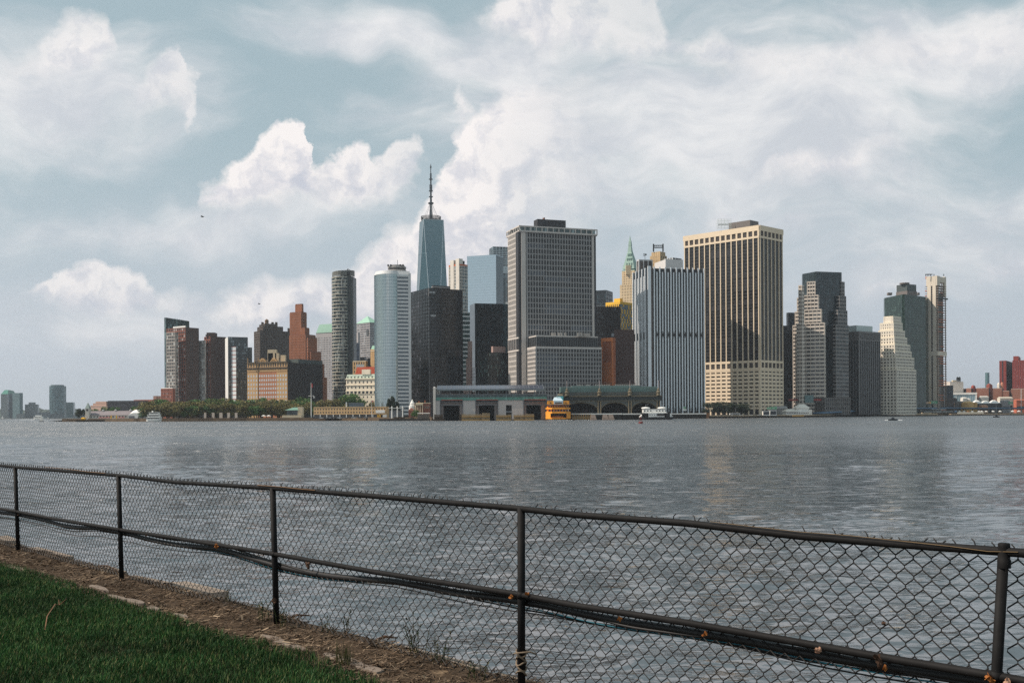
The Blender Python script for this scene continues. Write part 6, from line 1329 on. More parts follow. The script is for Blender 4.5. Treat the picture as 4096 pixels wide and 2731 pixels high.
    for t in (.19,.68):
        xc=x0+L*t; mb=MB(); mb.lathe((xc,d),[(3.4,z(1637)),(3.4,z(1633)),(3.9,z(1632.5)),(3.2,z(1629)),(.6,z(1627))],14); q=mb.build('pilot_house',bw,e); mb=MB(); mb.lathe((xc,d),[(3.46,z(1636)),(3.46,z(1633.5))],14); mb.build('pilot_window',wn,e); mb=MB(); mb.tube([(xc,d,z(1629)),(xc,d,z(1617))],.18,5); mb.tube([(xc,d,z(1621)),(xc+2.4,d,z(1616))],.1,4); mb.build('mast',STEEL,e)
    for s,xa in ((1,x0),(-1,x1)):
        mb=MB(); mb.hexa([(xa,d-4,z(1667)),(xa+s*4,d-4,z(1667)),(xa+s*4,d+4,z(1667)),(xa,d+4,z(1667)),(xa+s*2.5,d-4,z(1654)),(xa+s*3.5,d-4,z(1654)),(xa+s*3.5,d+4,z(1654)),(xa+s*2.5,d+4,z(1654))]); mb.build('end_ramp',bw,e)
    # buoy
    d=560; p=W(2563,1699,d); zz=0; e=empty('buoy',(p.x,d,0),'red lattice buoy floating in front of the white ferry','buoy'); rd=mat('buoy_red',(112,42,40),.7,.15,.6); mb=MB(); mb.lathe((p.x,d),[(1.0,-.4),(1.15,0),(1.15,.75),(.95,.95)],16); mb.build('float',rd,e); mb=MB()
    for k in range(4): a=k*math.pi/2+.6; mb.tube([(p.x+.75*math.cos(a),d+.75*math.sin(a),.9),(p.x+.3*math.cos(a),d+.3*math.sin(a),3.1)],.08,5)
    for zq,r_ in ((1.7,.6),(2.4,.45),(3.1,.34)): mb.tube([(p.x+r_*math.cos(i*.785),d+r_*math.sin(i*.785),zq) for i in range(9)],.06,4)
    mb.build('lattice',rd,e); mb=MB(); mb.lathe((p.x,d),[(.22,3.1),(.22,3.6),(.05,3.8)],8); mb.build('lamp',rd,e)
    # foam at the ferry
    mb=MB()
    for a,c,dd in ((2130,2188,898),(2190,2290,896),(2300,2360,910)):
        n=14
        for i in range(n):
            xa=W(a+(c-a)*i/n,1680,dd).x; xb=W(a+(c-a)*(i+rng.uniform(.5,.95))/n,1680,dd).x; y=dd+rng.uniform(-5,5); mb.hexa([(xa,y,.05),(xb,y+.5,.05),(xb,y+rng.uniform(1,3),.05),(xa,y+1.2,.05),(xa+.2,y+.3,.28),(xb-.2,y+.6,.3),(xb-.2,y+1.2,.28),(xa+.2,y+1,.25)])
    tag(mb.build('foam',mat('foam_white',(220,222,222),.9,.05,.3)),'white foam lines on the water around the orange ferry','foam',None,'stuff')
terminals()
def right_shore():
    # highway signs
    def sign(px0,px1,py0,py1,d,c,lab,cells=()):
        x0,x1=W(px0,py0,d).x,W(px1,py0,d).x; zt,zb=W(px0,py0,d).z,W(px0,py1,d).z; e=empty('highway_sign',(x0,d,GZ),lab,'sign'); mb=MB(); mb.box(x0,x1,d,d+.25,zb,zt); mb.build('panel',mat('sign_%d_%d_%d'%c,c,.5,.04,.3),e)
        mb=MB(); mb.box(x0+.12,x1-.12,d-.03,d,zb+.1,zb+.22); mb.box(x0+.12,x1-.12,d-.03,d,zt-.22,zt-.1); mb.box(x0+.1,x0+.22,d-.03,d,zb+.1,zt-.1); mb.box(x1-.22,x1-.1,d-.03,d,zb+.1,zt-.1)
        for k in range(2): mb.box(x0+(x1-x0)*.2,x0+(x1-x0)*.75,d-.03,d,zb+(zt-zb)*(.3+.3*k),zb+(zt-zb)*(.38+.3*k))
        mb.build('legend',WHITE,e); mb=MB(); [mb.tube([(x,d+.4,GZ),(x,d+.4,zt)],.14,5) for x in (x0+.4,x1-.4)]; mb.build('post',STEEL,e)
    gn=(46,140,96)
    sign(2734,2744,1626,1634,1150,gn,'small green road sign at the right foot of the white striped tower'); sign(2732,2746,1635,1642,1150,(196,204,200),'pale sign panel just below the small green road sign'); sign(2836,2851,1630,1638,1160,(206,178,130),'tan sign board left of the street trees')
    sign(3068,3082,1628,1637,1180,gn,'green highway sign right of the cream striped tower, left one of two'); sign(3083,3108,1626,1637,1182,gn,'wider green highway sign right of the cream striped tower, right one of two')
    sign(3700,3714,1607,1614,1600,(190,150,120),'pinkish sign on the highway before the bare tower'); sign(3714,3725,1607,1613,1602,(220,164,44),'yellow sign on the highway before the bare tower'); sign(3725,3750,1603,1614,1604,gn,'big green sign on the highway before the bare tower'); sign(4034,4052,1606,1616,1640,gn,'green sign above the docks near the right edge')
    # lamp posts
    for i,(px,yt,d) in enumerate(((2908,1627,1165),(2942,1630,1165),(3012,1620,1170),(3122,1625,1180),(3180,1612,1230),(3190,1622,1240),(2760,1628,1150),(3340,1618,1380),(3440,1616,1460),(3826,1600,1600),(3700,1596,1600))):
        p=W(px,yt,d); e=empty('street_lamp',(p.x,d,GZ),'thin grey street lamp on the waterfront %s'%('at the foot of the cream striped tower' if px<3050 else 'near the white pier building' if px<3200 else 'along the blue railed highway' if px<3500 else 'by the bare concrete tower'),'lamp','street lamps along the waterfront'); mb=MB(); mb.tube([(p.x,d,GZ),(p.x,d,p.z),(p.x+1.6,d,p.z+.5)],.12,5); mb.build('pole',STEEL,e); mb=MB(); mb.box(p.x+1.3,p.x+2.3,d-.2,d+.2,p.z+.4,p.z+.65); mb.build('lamp_head',STEEL,e)
    # white kiosks under the signs
    for px0,px1,py,d,lab in ((3052,3078,1643,1172,'small white kiosk below the green highway signs'),(2920,2960,1652,1168,'pale parked bus shelter below the cream striped tower'),(3080,3106,1640,1176,'white booth below the wider green sign')):
        x0,x1=W(px0,1640,d).x,W(px1,1640,d).x; zt=W(px0,py,d).z; b=Bld('kiosk',lab,'kiosk',(x0,d)); b.get('wall',WHITE).box(x0,x1,d,d+4,GZ,zt); b.get('window_band',mat('boat_window',(46,50,56))).box(x0+.4,x1-.4,d-.1,d+.1,GZ+1,zt-.9); b.get('roof',STEEL).box(x0-.3,x1+.3,d-.4,d+4.3,zt,zt+.3); b.done()
    for i,px in enumerate((2890,2905,2925,2945,2965,2985,3005,3020,3035)): car(W(px,1655,1162),[(190,192,192),(60,62,66),(206,206,204),(44,46,50)][i%4],0,'%s car on the shore road below the cream striped tower, number %d from left'%(('silver','dark grey','white','black')[i%4],i+1),'cars on the shore road')
    # white heliport pavilion
    d=1235; x=lambda px:W(px,1640,d).x; z=lambda py:W(3200,py,d).z; b=Bld('pier_building','white hip roofed pier building on a low dock','building',(x(3145),d)); wl=b.get('wall',WHITE); wl.box(x(3144),x(3238),d,d+20,1.5,z(1645)); wl.box(x(3190),x(3240),d+4,d+20,z(1645),z(1632)); rf=b.get('roof',mat('roof_pale',(226,218,206),.6,.05,.1))
    rf.prism([(x(3142),d-1),(x(3192),d-1),(x(3192),d+21),(x(3142),d+21)],z(1645),z(1635),0,None,None,1,[(x(3156),d+7),(x(3192),d+7),(x(3192),d+13),(x(3156),d+13)]); rf.prism([(x(3186),d+3),(x(3245),d+3),(x(3245),d+21),(x(3186),d+21)],z(1632),z(1616),0,None,None,1,[(x(3206),d+10),(x(3228),d+10),(x(3228),d+13),(x(3206),d+13)])
    window_parts(b.e,(x(3146),d-.02),(x(3236),d-.02),z(1656),z(1647),13,1,1.4,1.6,WHITE,mat('boat_window',(46,50,56))); b.get('gable_wing',WHITE).box(x(3238),x(3250),d+2,d+14,1.5,z(1638)); b.done()
    b=Bld('grey_shed','long grey shed with curved roof left of the white pier building','shed',(x(3105),1262)); d2=1262; xx=lambda px:W(px,1640,d2).x; q=b.get('wall',mat('shed_grey',(130,128,124),.8)); q.box(xx(3100),xx(3150),d2,d2+15,GZ,W(3100,1634,d2).z); r_=b.get('roof',mat('shed_roof',(150,148,146),.6)); zz=W(3100,1634,d2).z
    for i in range(8):
        t0,t1=math.pi*i/8,math.pi*(i+1)/8; r_.face([(xx(3100),d2+7.5-8*math.cos(t0),zz+3*math.sin(t0)),(xx(3150),d2+7.5-8*math.cos(t0),zz+3*math.sin(t0)),(xx(3150),d2+7.5-8*math.cos(t1),zz+3*math.sin(t1)),(xx(3100),d2+7.5-8*math.cos(t1),zz+3*math.sin(t1))])
    b.done()
    # low promenade / dock line
    dk=Bld('promenade_dock','long low timber promenade with pale edge and dark piles along the right shore','dock',(W(2900,1660,1150).x,1150)); pts=[(2838,1128),(3000,1140),(3100,1205),(3250,1220),(3330,1330),(3500,1500),(3740,1530)]
    for (a,d0),(c,d1) in zip(pts,pts[1:]):
        A=W(a,1660,d0).xy; B=W(c,1660,d1).xy; L=dist2(A,B); dk.get('deck_edge',mat('pale_dock_edge',(188,168,140),.8,.2,.3)).fbox(A,B,0,L,-4,0,2.0,3.0); dk.get('dark_face',MATS['dock_dark']).fbox(A,B,0,L,-8,-.6,-1,1.95); n=int(L/3.2)
        for i in range(n): dk.get('pile',MATS['old_timber']).fbox(A,B,L*i/n,L*i/n+.6,.02,.4,-1,2.4)
    dk.get('yellow_edge',MATS['yellow_timber']).box(W(3170,1660,1204).x,W(3215,1660,1204).x,1203,1204,1.2,2.6); dk.done()
    # blue railed elevated highway
    pts=[(3290,1300,1650),(3360,1340,1646),(3450,1420,1640),(3560,1500,1634),(3690,1590,1631),(3800,1620,1630),(3985,1640,1631),(4110,1650,1630)]
    b=Bld('elevated_highway','long elevated highway with blue rail and dark underside at the foot of the right towers','viaduct',W(3290,1650,1300).xy); P=[W(px,py,d) for px,d,py in pts]
    for i,(A,B) in enumerate(zip(P,P[1:])):
        def bar(part,m_,o,dz0,dz1):
            L=dist2(A,B); q=b.get(part,m_); dx,dy=(B.x-A.x)/L,(B.y-A.y)/L; nx,ny=dy,-dx; q.hexa([(A.x+nx*o,A.y+ny*o,A.z+dz0),(B.x+nx*o,B.y+ny*o,B.z+dz0),(B.x-nx*12,B.y-ny*12,B.z+dz0),(A.x-nx*12,A.y-ny*12,A.z+dz0),(A.x+nx*o,A.y+ny*o,A.z+dz1),(B.x+nx*o,B.y+ny*o,B.z+dz1),(B.x-nx*12,B.y-ny*12,B.z+dz1),(A.x-nx*12,A.y-ny*12,A.z+dz1)])
        bar('blue_rail',mat('blue_rail_paint',(84,120,150),.5,.08,.2),.4,-.9,.25); bar('deck',mat('viaduct_dark',(48,50,52),.8),0,-2.2,-.9)
        L=dist2(A,B); n=max(2,int(L/16)); pr=b.get('pillar',mat('viaduct_pillar',(72,72,72),.8))
        for k in range(n): t=(k+.5)/n; q=A.lerp(B,t); pr.box(q.x-.6,q.x+.6,q.y+2,q.y+3.2,GZ-.2,q.z-2.2)
    b.get('shaded_wall',mat('viaduct_back',(52,54,54),.9)).fbox(W(3300,1650,1330).xy,W(3700,1650,1612).xy,0,dist2(W(3300,1650,1330).xy,W(3700,1650,1612).xy),-1,0,GZ,GZ+3); b.done()
    # docks, boats, tents at far right
    def barge(px0,px1,py,d,c,lab,cab=None):
        x0,x1=W(px0,1660,d).x,W(px1,1660,d).x; zt=W(px0,py,d).z; b=Bld('work_barge',lab,'barge',(x0,d)); q=b.get('hull',mat('barge_dark',(52,48,44))); hull(q,x0,x1,d,7,-.5,1.4,.06); b.get('deck_rail',mat('rail_%d%d%d'%c,c,.6)).box(x0+1,x1-1,d-3,d-2.8,1.5,zt); b.get('deck_house',mat('rail_%d%d%d'%c,c)).box(x0+(x1-x0)*.3,x0+(x1-x0)*.72,d-2,d+2,1.4,zt+1.1); b.get('window_band',mat('boat_window',(46,50,56))).box(x0+(x1-x0)*.33,x0+(x1-x0)*.7,d-2.1,d-1.9,2.0,zt+.4); b.done()
    barge(3600,3660,1655,1480,(206,198,184),'white low ferry barge at the dock under the blue railed highway'); barge(3660,3750,1653,1470,(196,172,140),'long tan ferry barge left of the sunlit pier'); barge(3540,3606,1655,1484,(150,140,128),'grey work barge under the blue railed highway')
    for px0,px1,py,d,lab in ((3690,3784,1636,1600,'low white canopy over the ferry landing below the bare tower'),(3696,3812,1645,1590,'long white lower canopy over the ferry landing')):
        x0,x1=W(px0,1640,d).x,W(px1,1640,d).x; zt=W(px0,py,d).z; b=Bld('landing_canopy',lab,'canopy',(x0,d)); b.get('roof',mat('canopy_white',(196,202,202),.6)).box(x0,x1,d,d+8,zt-.8,zt)
        for k in range(7): q=MB(); xx=x0+(x1-x0)*(k+.2)/6.6; q.box(xx-.15,xx+.15,d+.5,d+.8,1,zt-.8); q.build('post',STEEL,b.e)
        b.done()
    d=1560; x=lambda px,dd=d:W(px,1640,dd).x
    b=Bld('sunlit_pier','sunlit timber pier with a white fence at the far right','pier',(x(3810),d)); b.get('deck',mat('pale_dock_edge',(188,168,140))).box(x(3805),x(4115),d,d+26,1.6,2.4); b.get('fence',mat('pale_fence',(214,200,178),.7)).box(x(3830),x(3935),d,d+.3,2.4,4.9); b.get('dark_face',MATS['dock_dark']).box(x(3800),x(4115),d+.6,d+24,-1,1.6)
    for i in range(44): b.get('pile',MATS['old_timber']).tube([(x(3806+i*7),d-.3,-1),(x(3806+i*7),d-.3,rng.uniform(1.4,2.6))],.35,5)
    b.done()
    for i,(px,c) in enumerate(((3822,'blue'),(3838,'white'),(3856,'white'),(3870,'orange'),(3888,'white'),(3915,'white'),(3926,'white'),(3944,'white'),(3972,'white'),(4000,'white'),(4050,'white'),(4075,'white'))):
        p=W(px,1645,1572); e=empty('market_tent',(p.x,p.y,2.4),'%s market canopy on the sunlit pier, number %d from left'%(c,i+1),'canopy','market canopies on the sunlit pier'); q=MB(); q.prism([(p.x-2,p.y-2),(p.x+2,p.y-2),(p.x+2,p.y+2),(p.x-2,p.y+2)],5.2,6.8,0,None,None,1,[(p.x-.3,p.y-.3),(p.x+.3,p.y-.3),(p.x+.3,p.y+.3),(p.x-.3,p.y+.3)]); q.build('canopy',WHITE if c=='white' else mat('cv_'+c,{'blue':(120,160,196),'orange':(206,130,70)}[c],.7),e); q=MB(); [q.box(p.x+sx*1.8-.08,p.x+sx*1.8+.08,p.y+sy*1.8-.08,p.y+sy*1.8+.08,2.4,5.2) for sx in (-1,1) for sy in (-1,1)]; q.build('frame',STEEL,e)  # frame: the four corner legs of the canopy in one mesh
    # gold pavilion, white tent roofs, low sheds
    d=1665; p=W(3880,1620,d); e=Bld('gold_pavilion','low gold domed pavilion behind the blue railed highway','pavilion',(p.x,d)); e.get('dome',mat('gold_shingle',(202,160,96),.6,.12,.2)).lathe((p.x,d+8),[(9.6,GZ),(10.2,GZ+5),(9,W(3880,1610,d).z),(5,W(3880,1605,d).z),(1,W(3880,1603.5,d).z)],18); e.get('side_wing',mat('gold_shingle',(202,160,96))).box(W(3900,1620,d).x,W(3912,1620,d).x,d+2,d+8,GZ,W(3900,1609,d).z); e.done()
    d=1690; x=lambda px:W(px,1620,d).x; z=lambda py:W(3950,py,d).z; e=Bld('tented_hall','wide hall with white scalloped tent roof near the right edge','hall',(x(3900),d)); e.get('wall',mat('hall_shadow',(70,72,74),.8)).box(x(3900),x(4030),d,d+14,GZ,z(1610)); r_=e.get('tent_roof',mat('tent_canvas',(236,232,226)))
    for i in range(4): a=3895+i*34; r_.prism([(x(a),d-2),(x(a+36),d-2),(x(a+36),d+14),(x(a),d+14)],z(1613),z(1600+ (i%2)*3),0,None,None,1,[(x(a+14),d+4),(x(a+22),d+4),(x(a+22),d+8),(x(a+14),d+8)])
    e.done()
    for px0,px1,py,d,c,lab in ((3852,3868,1588,1700,(226,220,210),'small white rooftop cabin before the pale glass pavilion, left one'),(3870,3882,1592,1700,(220,214,204),'small white rooftop cabin before the pale glass pavilion, right one'),(3925,3955,1583,1740,(214,208,198),'low white house with chimney left of the brown flats'),(4000,4052,1587,1720,(220,210,192),'long white row house roof at the foot of the crimson tower'),(3782,3828,1590,1690,(78,72,70),'dark brown shed below the pale glass pavilion'),(3828,3860,1604,1680,(110,104,100),'grey shed left of the gold pavilion'),(4066,4110,1596,1700,(188,104,78),'orange brick house at the right edge'),(3926,3952,1619,1660,(196,140,100),'orange market stall roof below the tented hall'),(4010,4040,1600,1684,(140,136,136),'grey tent roof behind the green sign')):
        x0,x1=W(px0,1620,d).x,W(px1,1620,d).x; zt=W(px0,py,d).z; b=Bld('low_house',lab,'building',(x0,d)); b.get('wall',mat('lh_%d'%px0,c,.8)).box(x0,x1,d,d+10,GZ,zt-1.8); b.get('roof',mat('lhr_%d'%px0,tuple(int(v*.92) for v in c),.7)).prism([(x0-.4,d-.4),(x1+.4,d-.4),(x1+.4,d+10.4),(x0-.4,d+10.4)],zt-1.8,zt,0,None,None,1,[(x0+1,d+4),(x1-1,d+4),(x1-1,d+6),(x0+1,d+6)])
        b.get('window_band',mat('boat_window',(46,50,56))).box(x0+1,x1-1,d-.1,d+.1,GZ+(zt-GZ)*.35,GZ+(zt-GZ)*.5); b.done()
    # masts
    for px,yt,d,r_,lab in ((3984,1612,1545,.22,'slim grey pole standing on the end of the sunlit pier'),(4084,1556,1650,.5,'tall white mast at the right edge'),(4053,1592,1660,.25,'thin mast left of the tall white mast'),(4040,1622,1560,.2,'short thin pole on the sunlit pier')):
        p=W(px,yt,d); mb=MB(); mb.tube([(p.x,d,GZ-.5),(p.x+.2,d,p.z)],[r_,r_*.6],6); mb.lathe((p.x,d),[(r_*2.4,GZ-.6),(r_*2.4,GZ+.3)],8); tag(mb.build('mast',WHITE if r_>.3 else STEEL,None,origin=(p.x,d,GZ)),lab,'mast')
    # small craft in the water
    for px,py,lab,c in ((3986,1669,'small black motor boat off the sunlit pier',(40,40,42)),(3572,1681,'small dark speedboat kicking up spray in mid water right',(40,44,48))):
        d=(HC)*FPX/(py-(CY-(px-CX)*RL)); d=min(d,1500); p=W(px,py,d); e=empty('motor_boat',(p.x,d,0),lab,'boat'); q=MB(); hull(q,p.x-3,p.x+3,d,2.2,-.2,.9); q.build('hull',mat('mb_%d'%px,c),e); q=MB(); q.hexa([(p.x-.9,d-.7,.9),(p.x+1,d-.7,.9),(p.x+1,d+.7,.9),(p.x-.9,d+.7,.9),(p.x-.6,d-.6,1.9),(p.x+.3,d-.6,1.9),(p.x+.3,d+.6,1.9),(p.x-.6,d+.6,1.9)]); q.build('cabin',mat('boat_window',(46,50,56)),e)
        if px<3700: q=MB(); [q.hexa([(p.x-5+i*1.1,d-.5,.02),(p.x-4.2+i*1.1,d-.5,.02),(p.x-4.2+i*1.1,d+.6,.02),(p.x-5+i*1.1,d+.6,.02),(p.x-4.9+i*1.1,d-.3,.3),(p.x-4.3+i*1.1,d-.3,.35),(p.x-4.3+i*1.1,d+.3,.3),(p.x-4.9+i*1.1,d+.3,.3)]) for i in range(10)]; o=q.build('spray',mat('foam_white',(220,222,222)),e); o['kind']='stuff'
    # boats on the left
    d=2300; c=W(160,1676,d); e=empty('passenger_boat',(c.x,d,0),'white ferry boat with long low cabin sailing far out at the left','boat'); q=MB(); hull(q,c.x-13,c.x+14,d,8,-.5,3); q.build('hull',mat('boat_white',(232,230,224)),e); q=MB(); q.box(c.x-12,c.x+6,d-3,d+3,3,6.6); q.box(c.x-9,c.x+2,d-2.5,d+2.5,6.6,9); q.build('deck_house',mat('boat_white',(232,230,224)),e); q=MB(); q.box(c.x-11,c.x+5,d-3.1,d+3.1,4.2,5.4); q.build('window_band',mat('boat_window',(46,50,56)),e)
    def sail(px,pyt,d,lab,k):
        p=W(px,1680,d); zt=W(px,pyt,d).z; e=empty('sailboat',(p.x,d,0),lab,'sailboat'); q=MB(); hull(q,p.x-k*4,p.x+k*4,d,k*2,-.2,k*.9); q.build('hull',mat('sail_hull',(60,56,56)),e); q=MB(); q.prism([(p.x-k*2.6,d-.12),(p.x+.3,d-.12),(p.x+.3,d+.12),(p.x-k*2.6,d+.12)],k*1.5,zt,0,None,None,1,[(p.x,d-.05),(p.x+.25,d-.05),(p.x+.25,d+.05),(p.x,d+.05)]); q.build('mainsail',mat('sailcloth',(232,228,218),.8),e); q=MB(); q.prism([(p.x+.4,d-.1),(p.x+k*2.2,d-.1),(p.x+k*2.2,d+.1),(p.x+.4,d+.1)],k*1.2,zt*.85,0,None,None,1,[(p.x+.35,d-.04),(p.x+.5,d-.04),(p.x+.5,d+.04),(p.x+.35,d+.04)]); q.build('jib',mat('sailcloth',(232,228,218)),e); q=MB(); q.tube([(p.x+.33,d,.3),(p.x+.33,d,zt+.4)],.12,5); q.build('mast',STEEL,e)
    sail(166,1657,1250,'white sailboat crossing in front of the far white ferry boat',.75); sail(10,1660,2600,'small white sail at the left edge before the green roofed towers',1.0); sail(192,1668,2500,'tiny pale sail right of the far white ferry boat',1.0)
    mb=MB()
    for i in range(12): a=W(90+i*4,1680,2280).x; mb.hexa([(a,2270,.02),(a+2.2,2270,.02),(a+2.2,2276,.02),(a,2276,.02),(a+.2,2271,.35),(a+2,2271,.35),(a+2,2275,.3),(a+.2,2275,.3)])
    tag(mb.build('foam',mat('foam_white',(220,222,222))),'white wake trailing left of the far ferry boat','wake',None,'stuff')
    # two birds in the sky
    for px,py,d,lab,k in ((810,868,160,'small dark bird gliding in open sky above the left towers',1),(1037,1216,210,'small dark bird flying lower, above the soot dark tower',1)):
        p=W(px,py,d); m_=mat('bird_dark',(50,48,48),.8); mb=MB(); mb.lathe((p.x,p.y),[(.02,p.z-.0)]*2,6) if 0 else None
        mb.tube([p+Vector((-.24,0,0)),p+Vector((-.1,0,.02)),p+Vector((.1,0,.03)),p+Vector((.26,0,.05))],[.02,.07,.075,.02],8)
        for s in (-1,1): mb.face([p+Vector((.09,0,.04)),p+Vector((.02,s*.32,.16)),p+Vector((-.14,s*.62,.08)),p+Vector((-.1,s*.3,.1)),p+Vector((-.07,0,.03))]); mb.face([p+Vector((-.07,0,.01)),p+Vector((-.1,s*.3,.08)),p+Vector((-.14,s*.62,.06)),p+Vector((.02,s*.32,.14)),p+Vector((.09,0,.02))])
        mb.face([p+Vector((-.22,-.05,.01)),p+Vector((-.22,.05,.01)),p+Vector((-.36,.07,0)),p+Vector((-.36,-.07,0))]); tag(mb.build('bird',m_,None,origin=p),lab,'bird')
right_shore()
# ------------------------------------------------------------------ foreground: lawn, dirt strip, seawall ledge, chain link fence
FT=Vector((.6644,-.7474,0)); FN=Vector((-.7474,-.6644,0)); FO=Vector((0,7.37,0)); LG=3.15
def fpt(px,py,off=0.):
    u=(px-CX)/FPX; v=(CY-py)/FPX; dx,dz=u+v*RL,v-u*RL
    d=(FN.dot(FO)+off)/(FN.x*dx+FN.y); return Vector((dx*d,d,HC+dz*d))
def gpt(px,py,z=LG):
    u=(px-CX)/FPX; v=(CY-py)/FPX; dx,dz=u+v*RL,v-u*RL
    d=(z-HC)/dz; return Vector((dx*d,d,z))
def SN(s,n,z): p=FO+FT*s+FN*n; return Vector((p.x,p.y,z))
def ground_z(s,n): return LG+.035*mnoise.noise(Vector((s*.9,n*.9,0)))+.012*mnoise.noise(Vector((s*5,n*5,3)))+ (.05*min(1,max(0,(n-.5)/.6)))
def edge_n(s): return .62+.13*mnoise.noise(Vector((s*.8,0,5)))+.06*mnoise.noise(Vector((s*3.1,0,9)))
def lawn():
    mb=MB(); ss=[-24+i*.16 for i in range(230)]; ns=[-.30+i*.07 for i in range(24)]+[1.5+i*.5 for i in range(26)]
    g=[[SN(s,n,ground_z(s,n)-(.04 if n<-.25 else 0)) for n in ns] for s in ss]
    for i in range(len(ss)-1):
        for j in range(len(ns)-1):
            mb.face([g[i][j],g[i+1][j],g[i+1][j+1],g[i][j+1]][::-1],[(ss[i],ns[j]),(ss[i+1],ns[j]),(ss[i+1],ns[j+1]),(ss[i],ns[j+1])][::-1])
    m,t,b=newmat('dirt_and_turf'); uv=t.n('ShaderNodeTexCoord').outputs['UV']; sx=t.n('ShaderNodeSeparateXYZ'); t.put(sx.inputs[0],uv)
    n1=t.noise(uv,1.6,5,.6); f=t.mr(t.m('MULTIPLY_ADD',t.m('SUBTRACT',n1,.5),.5,sx.outputs[1]),.52,.72)
    d=t.mix(t.noise(uv,14,6,.7),lin((52,43,35)),lin((106,88,71))); d=t.mix(t.mr(t.noise(uv,3.2,4,.6),.56,.68),d,lin((150,128,104)))
    d=t.mix(t.mr(t.noise(uv,60,3,.6),.3,.7),t.vm('SCALE',d,.6),d)
    gcol=t.mix(t.noise(uv,9,5,.6),lin((18,30,16)),lin((44,46,28)))
    t.put(b.inputs['Base Color'],t.mix(f,d,gcol)); b.inputs['Roughness'].default_value=.95; b.inputs['Specular IOR Level'].default_value=.1
    bp=t.n('ShaderNodeBump'); bp.inputs['Strength'].default_value=.8; bp.inputs['Distance'].default_value=.02; t.put(bp.inputs['Height'],t.noise(uv,45,5,.7)); t.put(b.inputs['Normal'],bp.outputs[0])
    mb.build('ground',m,None,True)['kind']='structure'
    # grass
    R=np.random.RandomState(11); V=[];F=[];nb=0
    def island(name,cs):
        m,t,b=newmat(name); r=t.n('ShaderNodeNewGeometry').outputs['Random Per Island']; cr=t.n('ShaderNodeValToRGB'); t.put(cr.inputs[0],r); e=cr.color_ramp.elements
        e[0].color=lin(cs[0])+(1,); e[1].color=lin(cs[-1])+(1,); 
        for k,c in enumerate(cs[1:-1]): q=e.new((k+1)/(len(cs)-1)); q.color=lin(c)+(1,)
        tc=t.n('ShaderNodeTexCoord').outputs['Object']; pat=t.mr(t.noise(tc,1.1,4,.6),.3,.7,.6,1.35)
        t.put(b.inputs['Base Color'],t.vm('SCALE',cr.outputs[0],pat)); b.inputs['Roughness'].default_value=.6; b.inputs['Specular IOR Level'].default_value=.15; return m
    gm=island('grass_blades',[(26,56,28),(38,76,38),(54,68,40),(46,92,44),(34,68,34),(74,104,52),(118,108,74)])
    ver=[];fac=[]
    def blade(p,h,w,ang,lean,lang):
        b=len(ver); a=Vector((math.cos(ang),math.sin(ang),0))*w; l=Vector((math.cos(lang),math.sin(lang),0))*lean
        ver.extend([tuple(p-a),tuple(p+a),tuple(p+a*.8+l*.35+Vector((0,0,h*.6))),tuple(p-a*.8+l*.35+Vector((0,0,h*.6))),tuple(p+l+Vector((0,0,h)))])
        fac.extend([(b,b+1,b+2,b+3),(b+3,b+2,b+4)])
    cnt=0
    while cnt<165000:
        X=rng.uniform(-10.5,.6); Y=rng.uniform(6.6,14.2); q=Vector((X,Y,0))-FO; n=q.dot(FN); s=q.dot(FT)
        e=edge_n(s)
        if n<e-.02: continue
        if X<-.62*Y-.8: continue
        if n<e+.15 and rng.random()<.45: continue
        p=Vector((X,Y,ground_z(s,n)-.01)); dens=mnoise.noise(Vector((X*1.5,Y*1.5,2)))
        h=rng.uniform(.032,.072)*(1+.35*dens)*(1.25 if n<e+.12 and rng.random()<.3 else 1); blade(p,h,rng.uniform(.0018,.0034),rng.uniform(0,6.28),rng.uniform(.008,.036),rng.uniform(0,6.28)); cnt+=1
    me=bpy.data.meshes.new('grass'); me.from_pydata(ver,[],fac); me.materials.append(gm); o=bpy.data.objects.new('grass',me); COL.objects.link(o); tag(o,'short dark green lawn grass at the lower left','grass',None,'stuff')
    # dry clippings on the dirt strip
    ver=[];fac=[]; sm=island('dry_clippings',[(48,40,33),(88,73,58),(66,54,43),(116,97,79),(56,46,37),(96,78,61),(150,131,109)])
    for k in range(30000):
        s=rng.uniform(-14,3.0); n=rng.uniform(-.26,.85)
        if n>edge_n(s)+.12: continue
        if mnoise.noise(Vector((s*2.2,n*4,8)))<-.28 and rng.random()<.8: continue
        p=SN(s,n,ground_z(s,n)+rng.uniform(.002,.016)); a=rng.uniform(0,6.28); l=rng.uniform(.012,.05); w=rng.uniform(.0015,.004); d=Vector((math.cos(a)*l,math.sin(a)*l,rng.uniform(-.006,.014))); q=Vector((-math.sin(a)*w,math.cos(a)*w,.001))
        if rng.random()<.04: w*=2.6; l*=1.5; d*=1.5; q*=2.6
        b=len(ver); ver.extend([tuple(p-d-q),tuple(p+d-q),tuple(p+d+q),tuple(p-d+q)]); fac.append((b,b+1,b+2,b+3))
    me=bpy.data.meshes.new('dry_clippings'); me.from_pydata(ver,[],fac); me.materials.append(sm); o=bpy.data.objects.new('dry_clippings',me); COL.objects.link(o); tag(o,'brown dry clippings littering the dirt strip along the fence','clippings',None,'stuff')
    # stone ledge of the near seawall
    st=mat('ledge_stone',(150,133,118),.9,.4,2.2); mb=MB(); s=-24
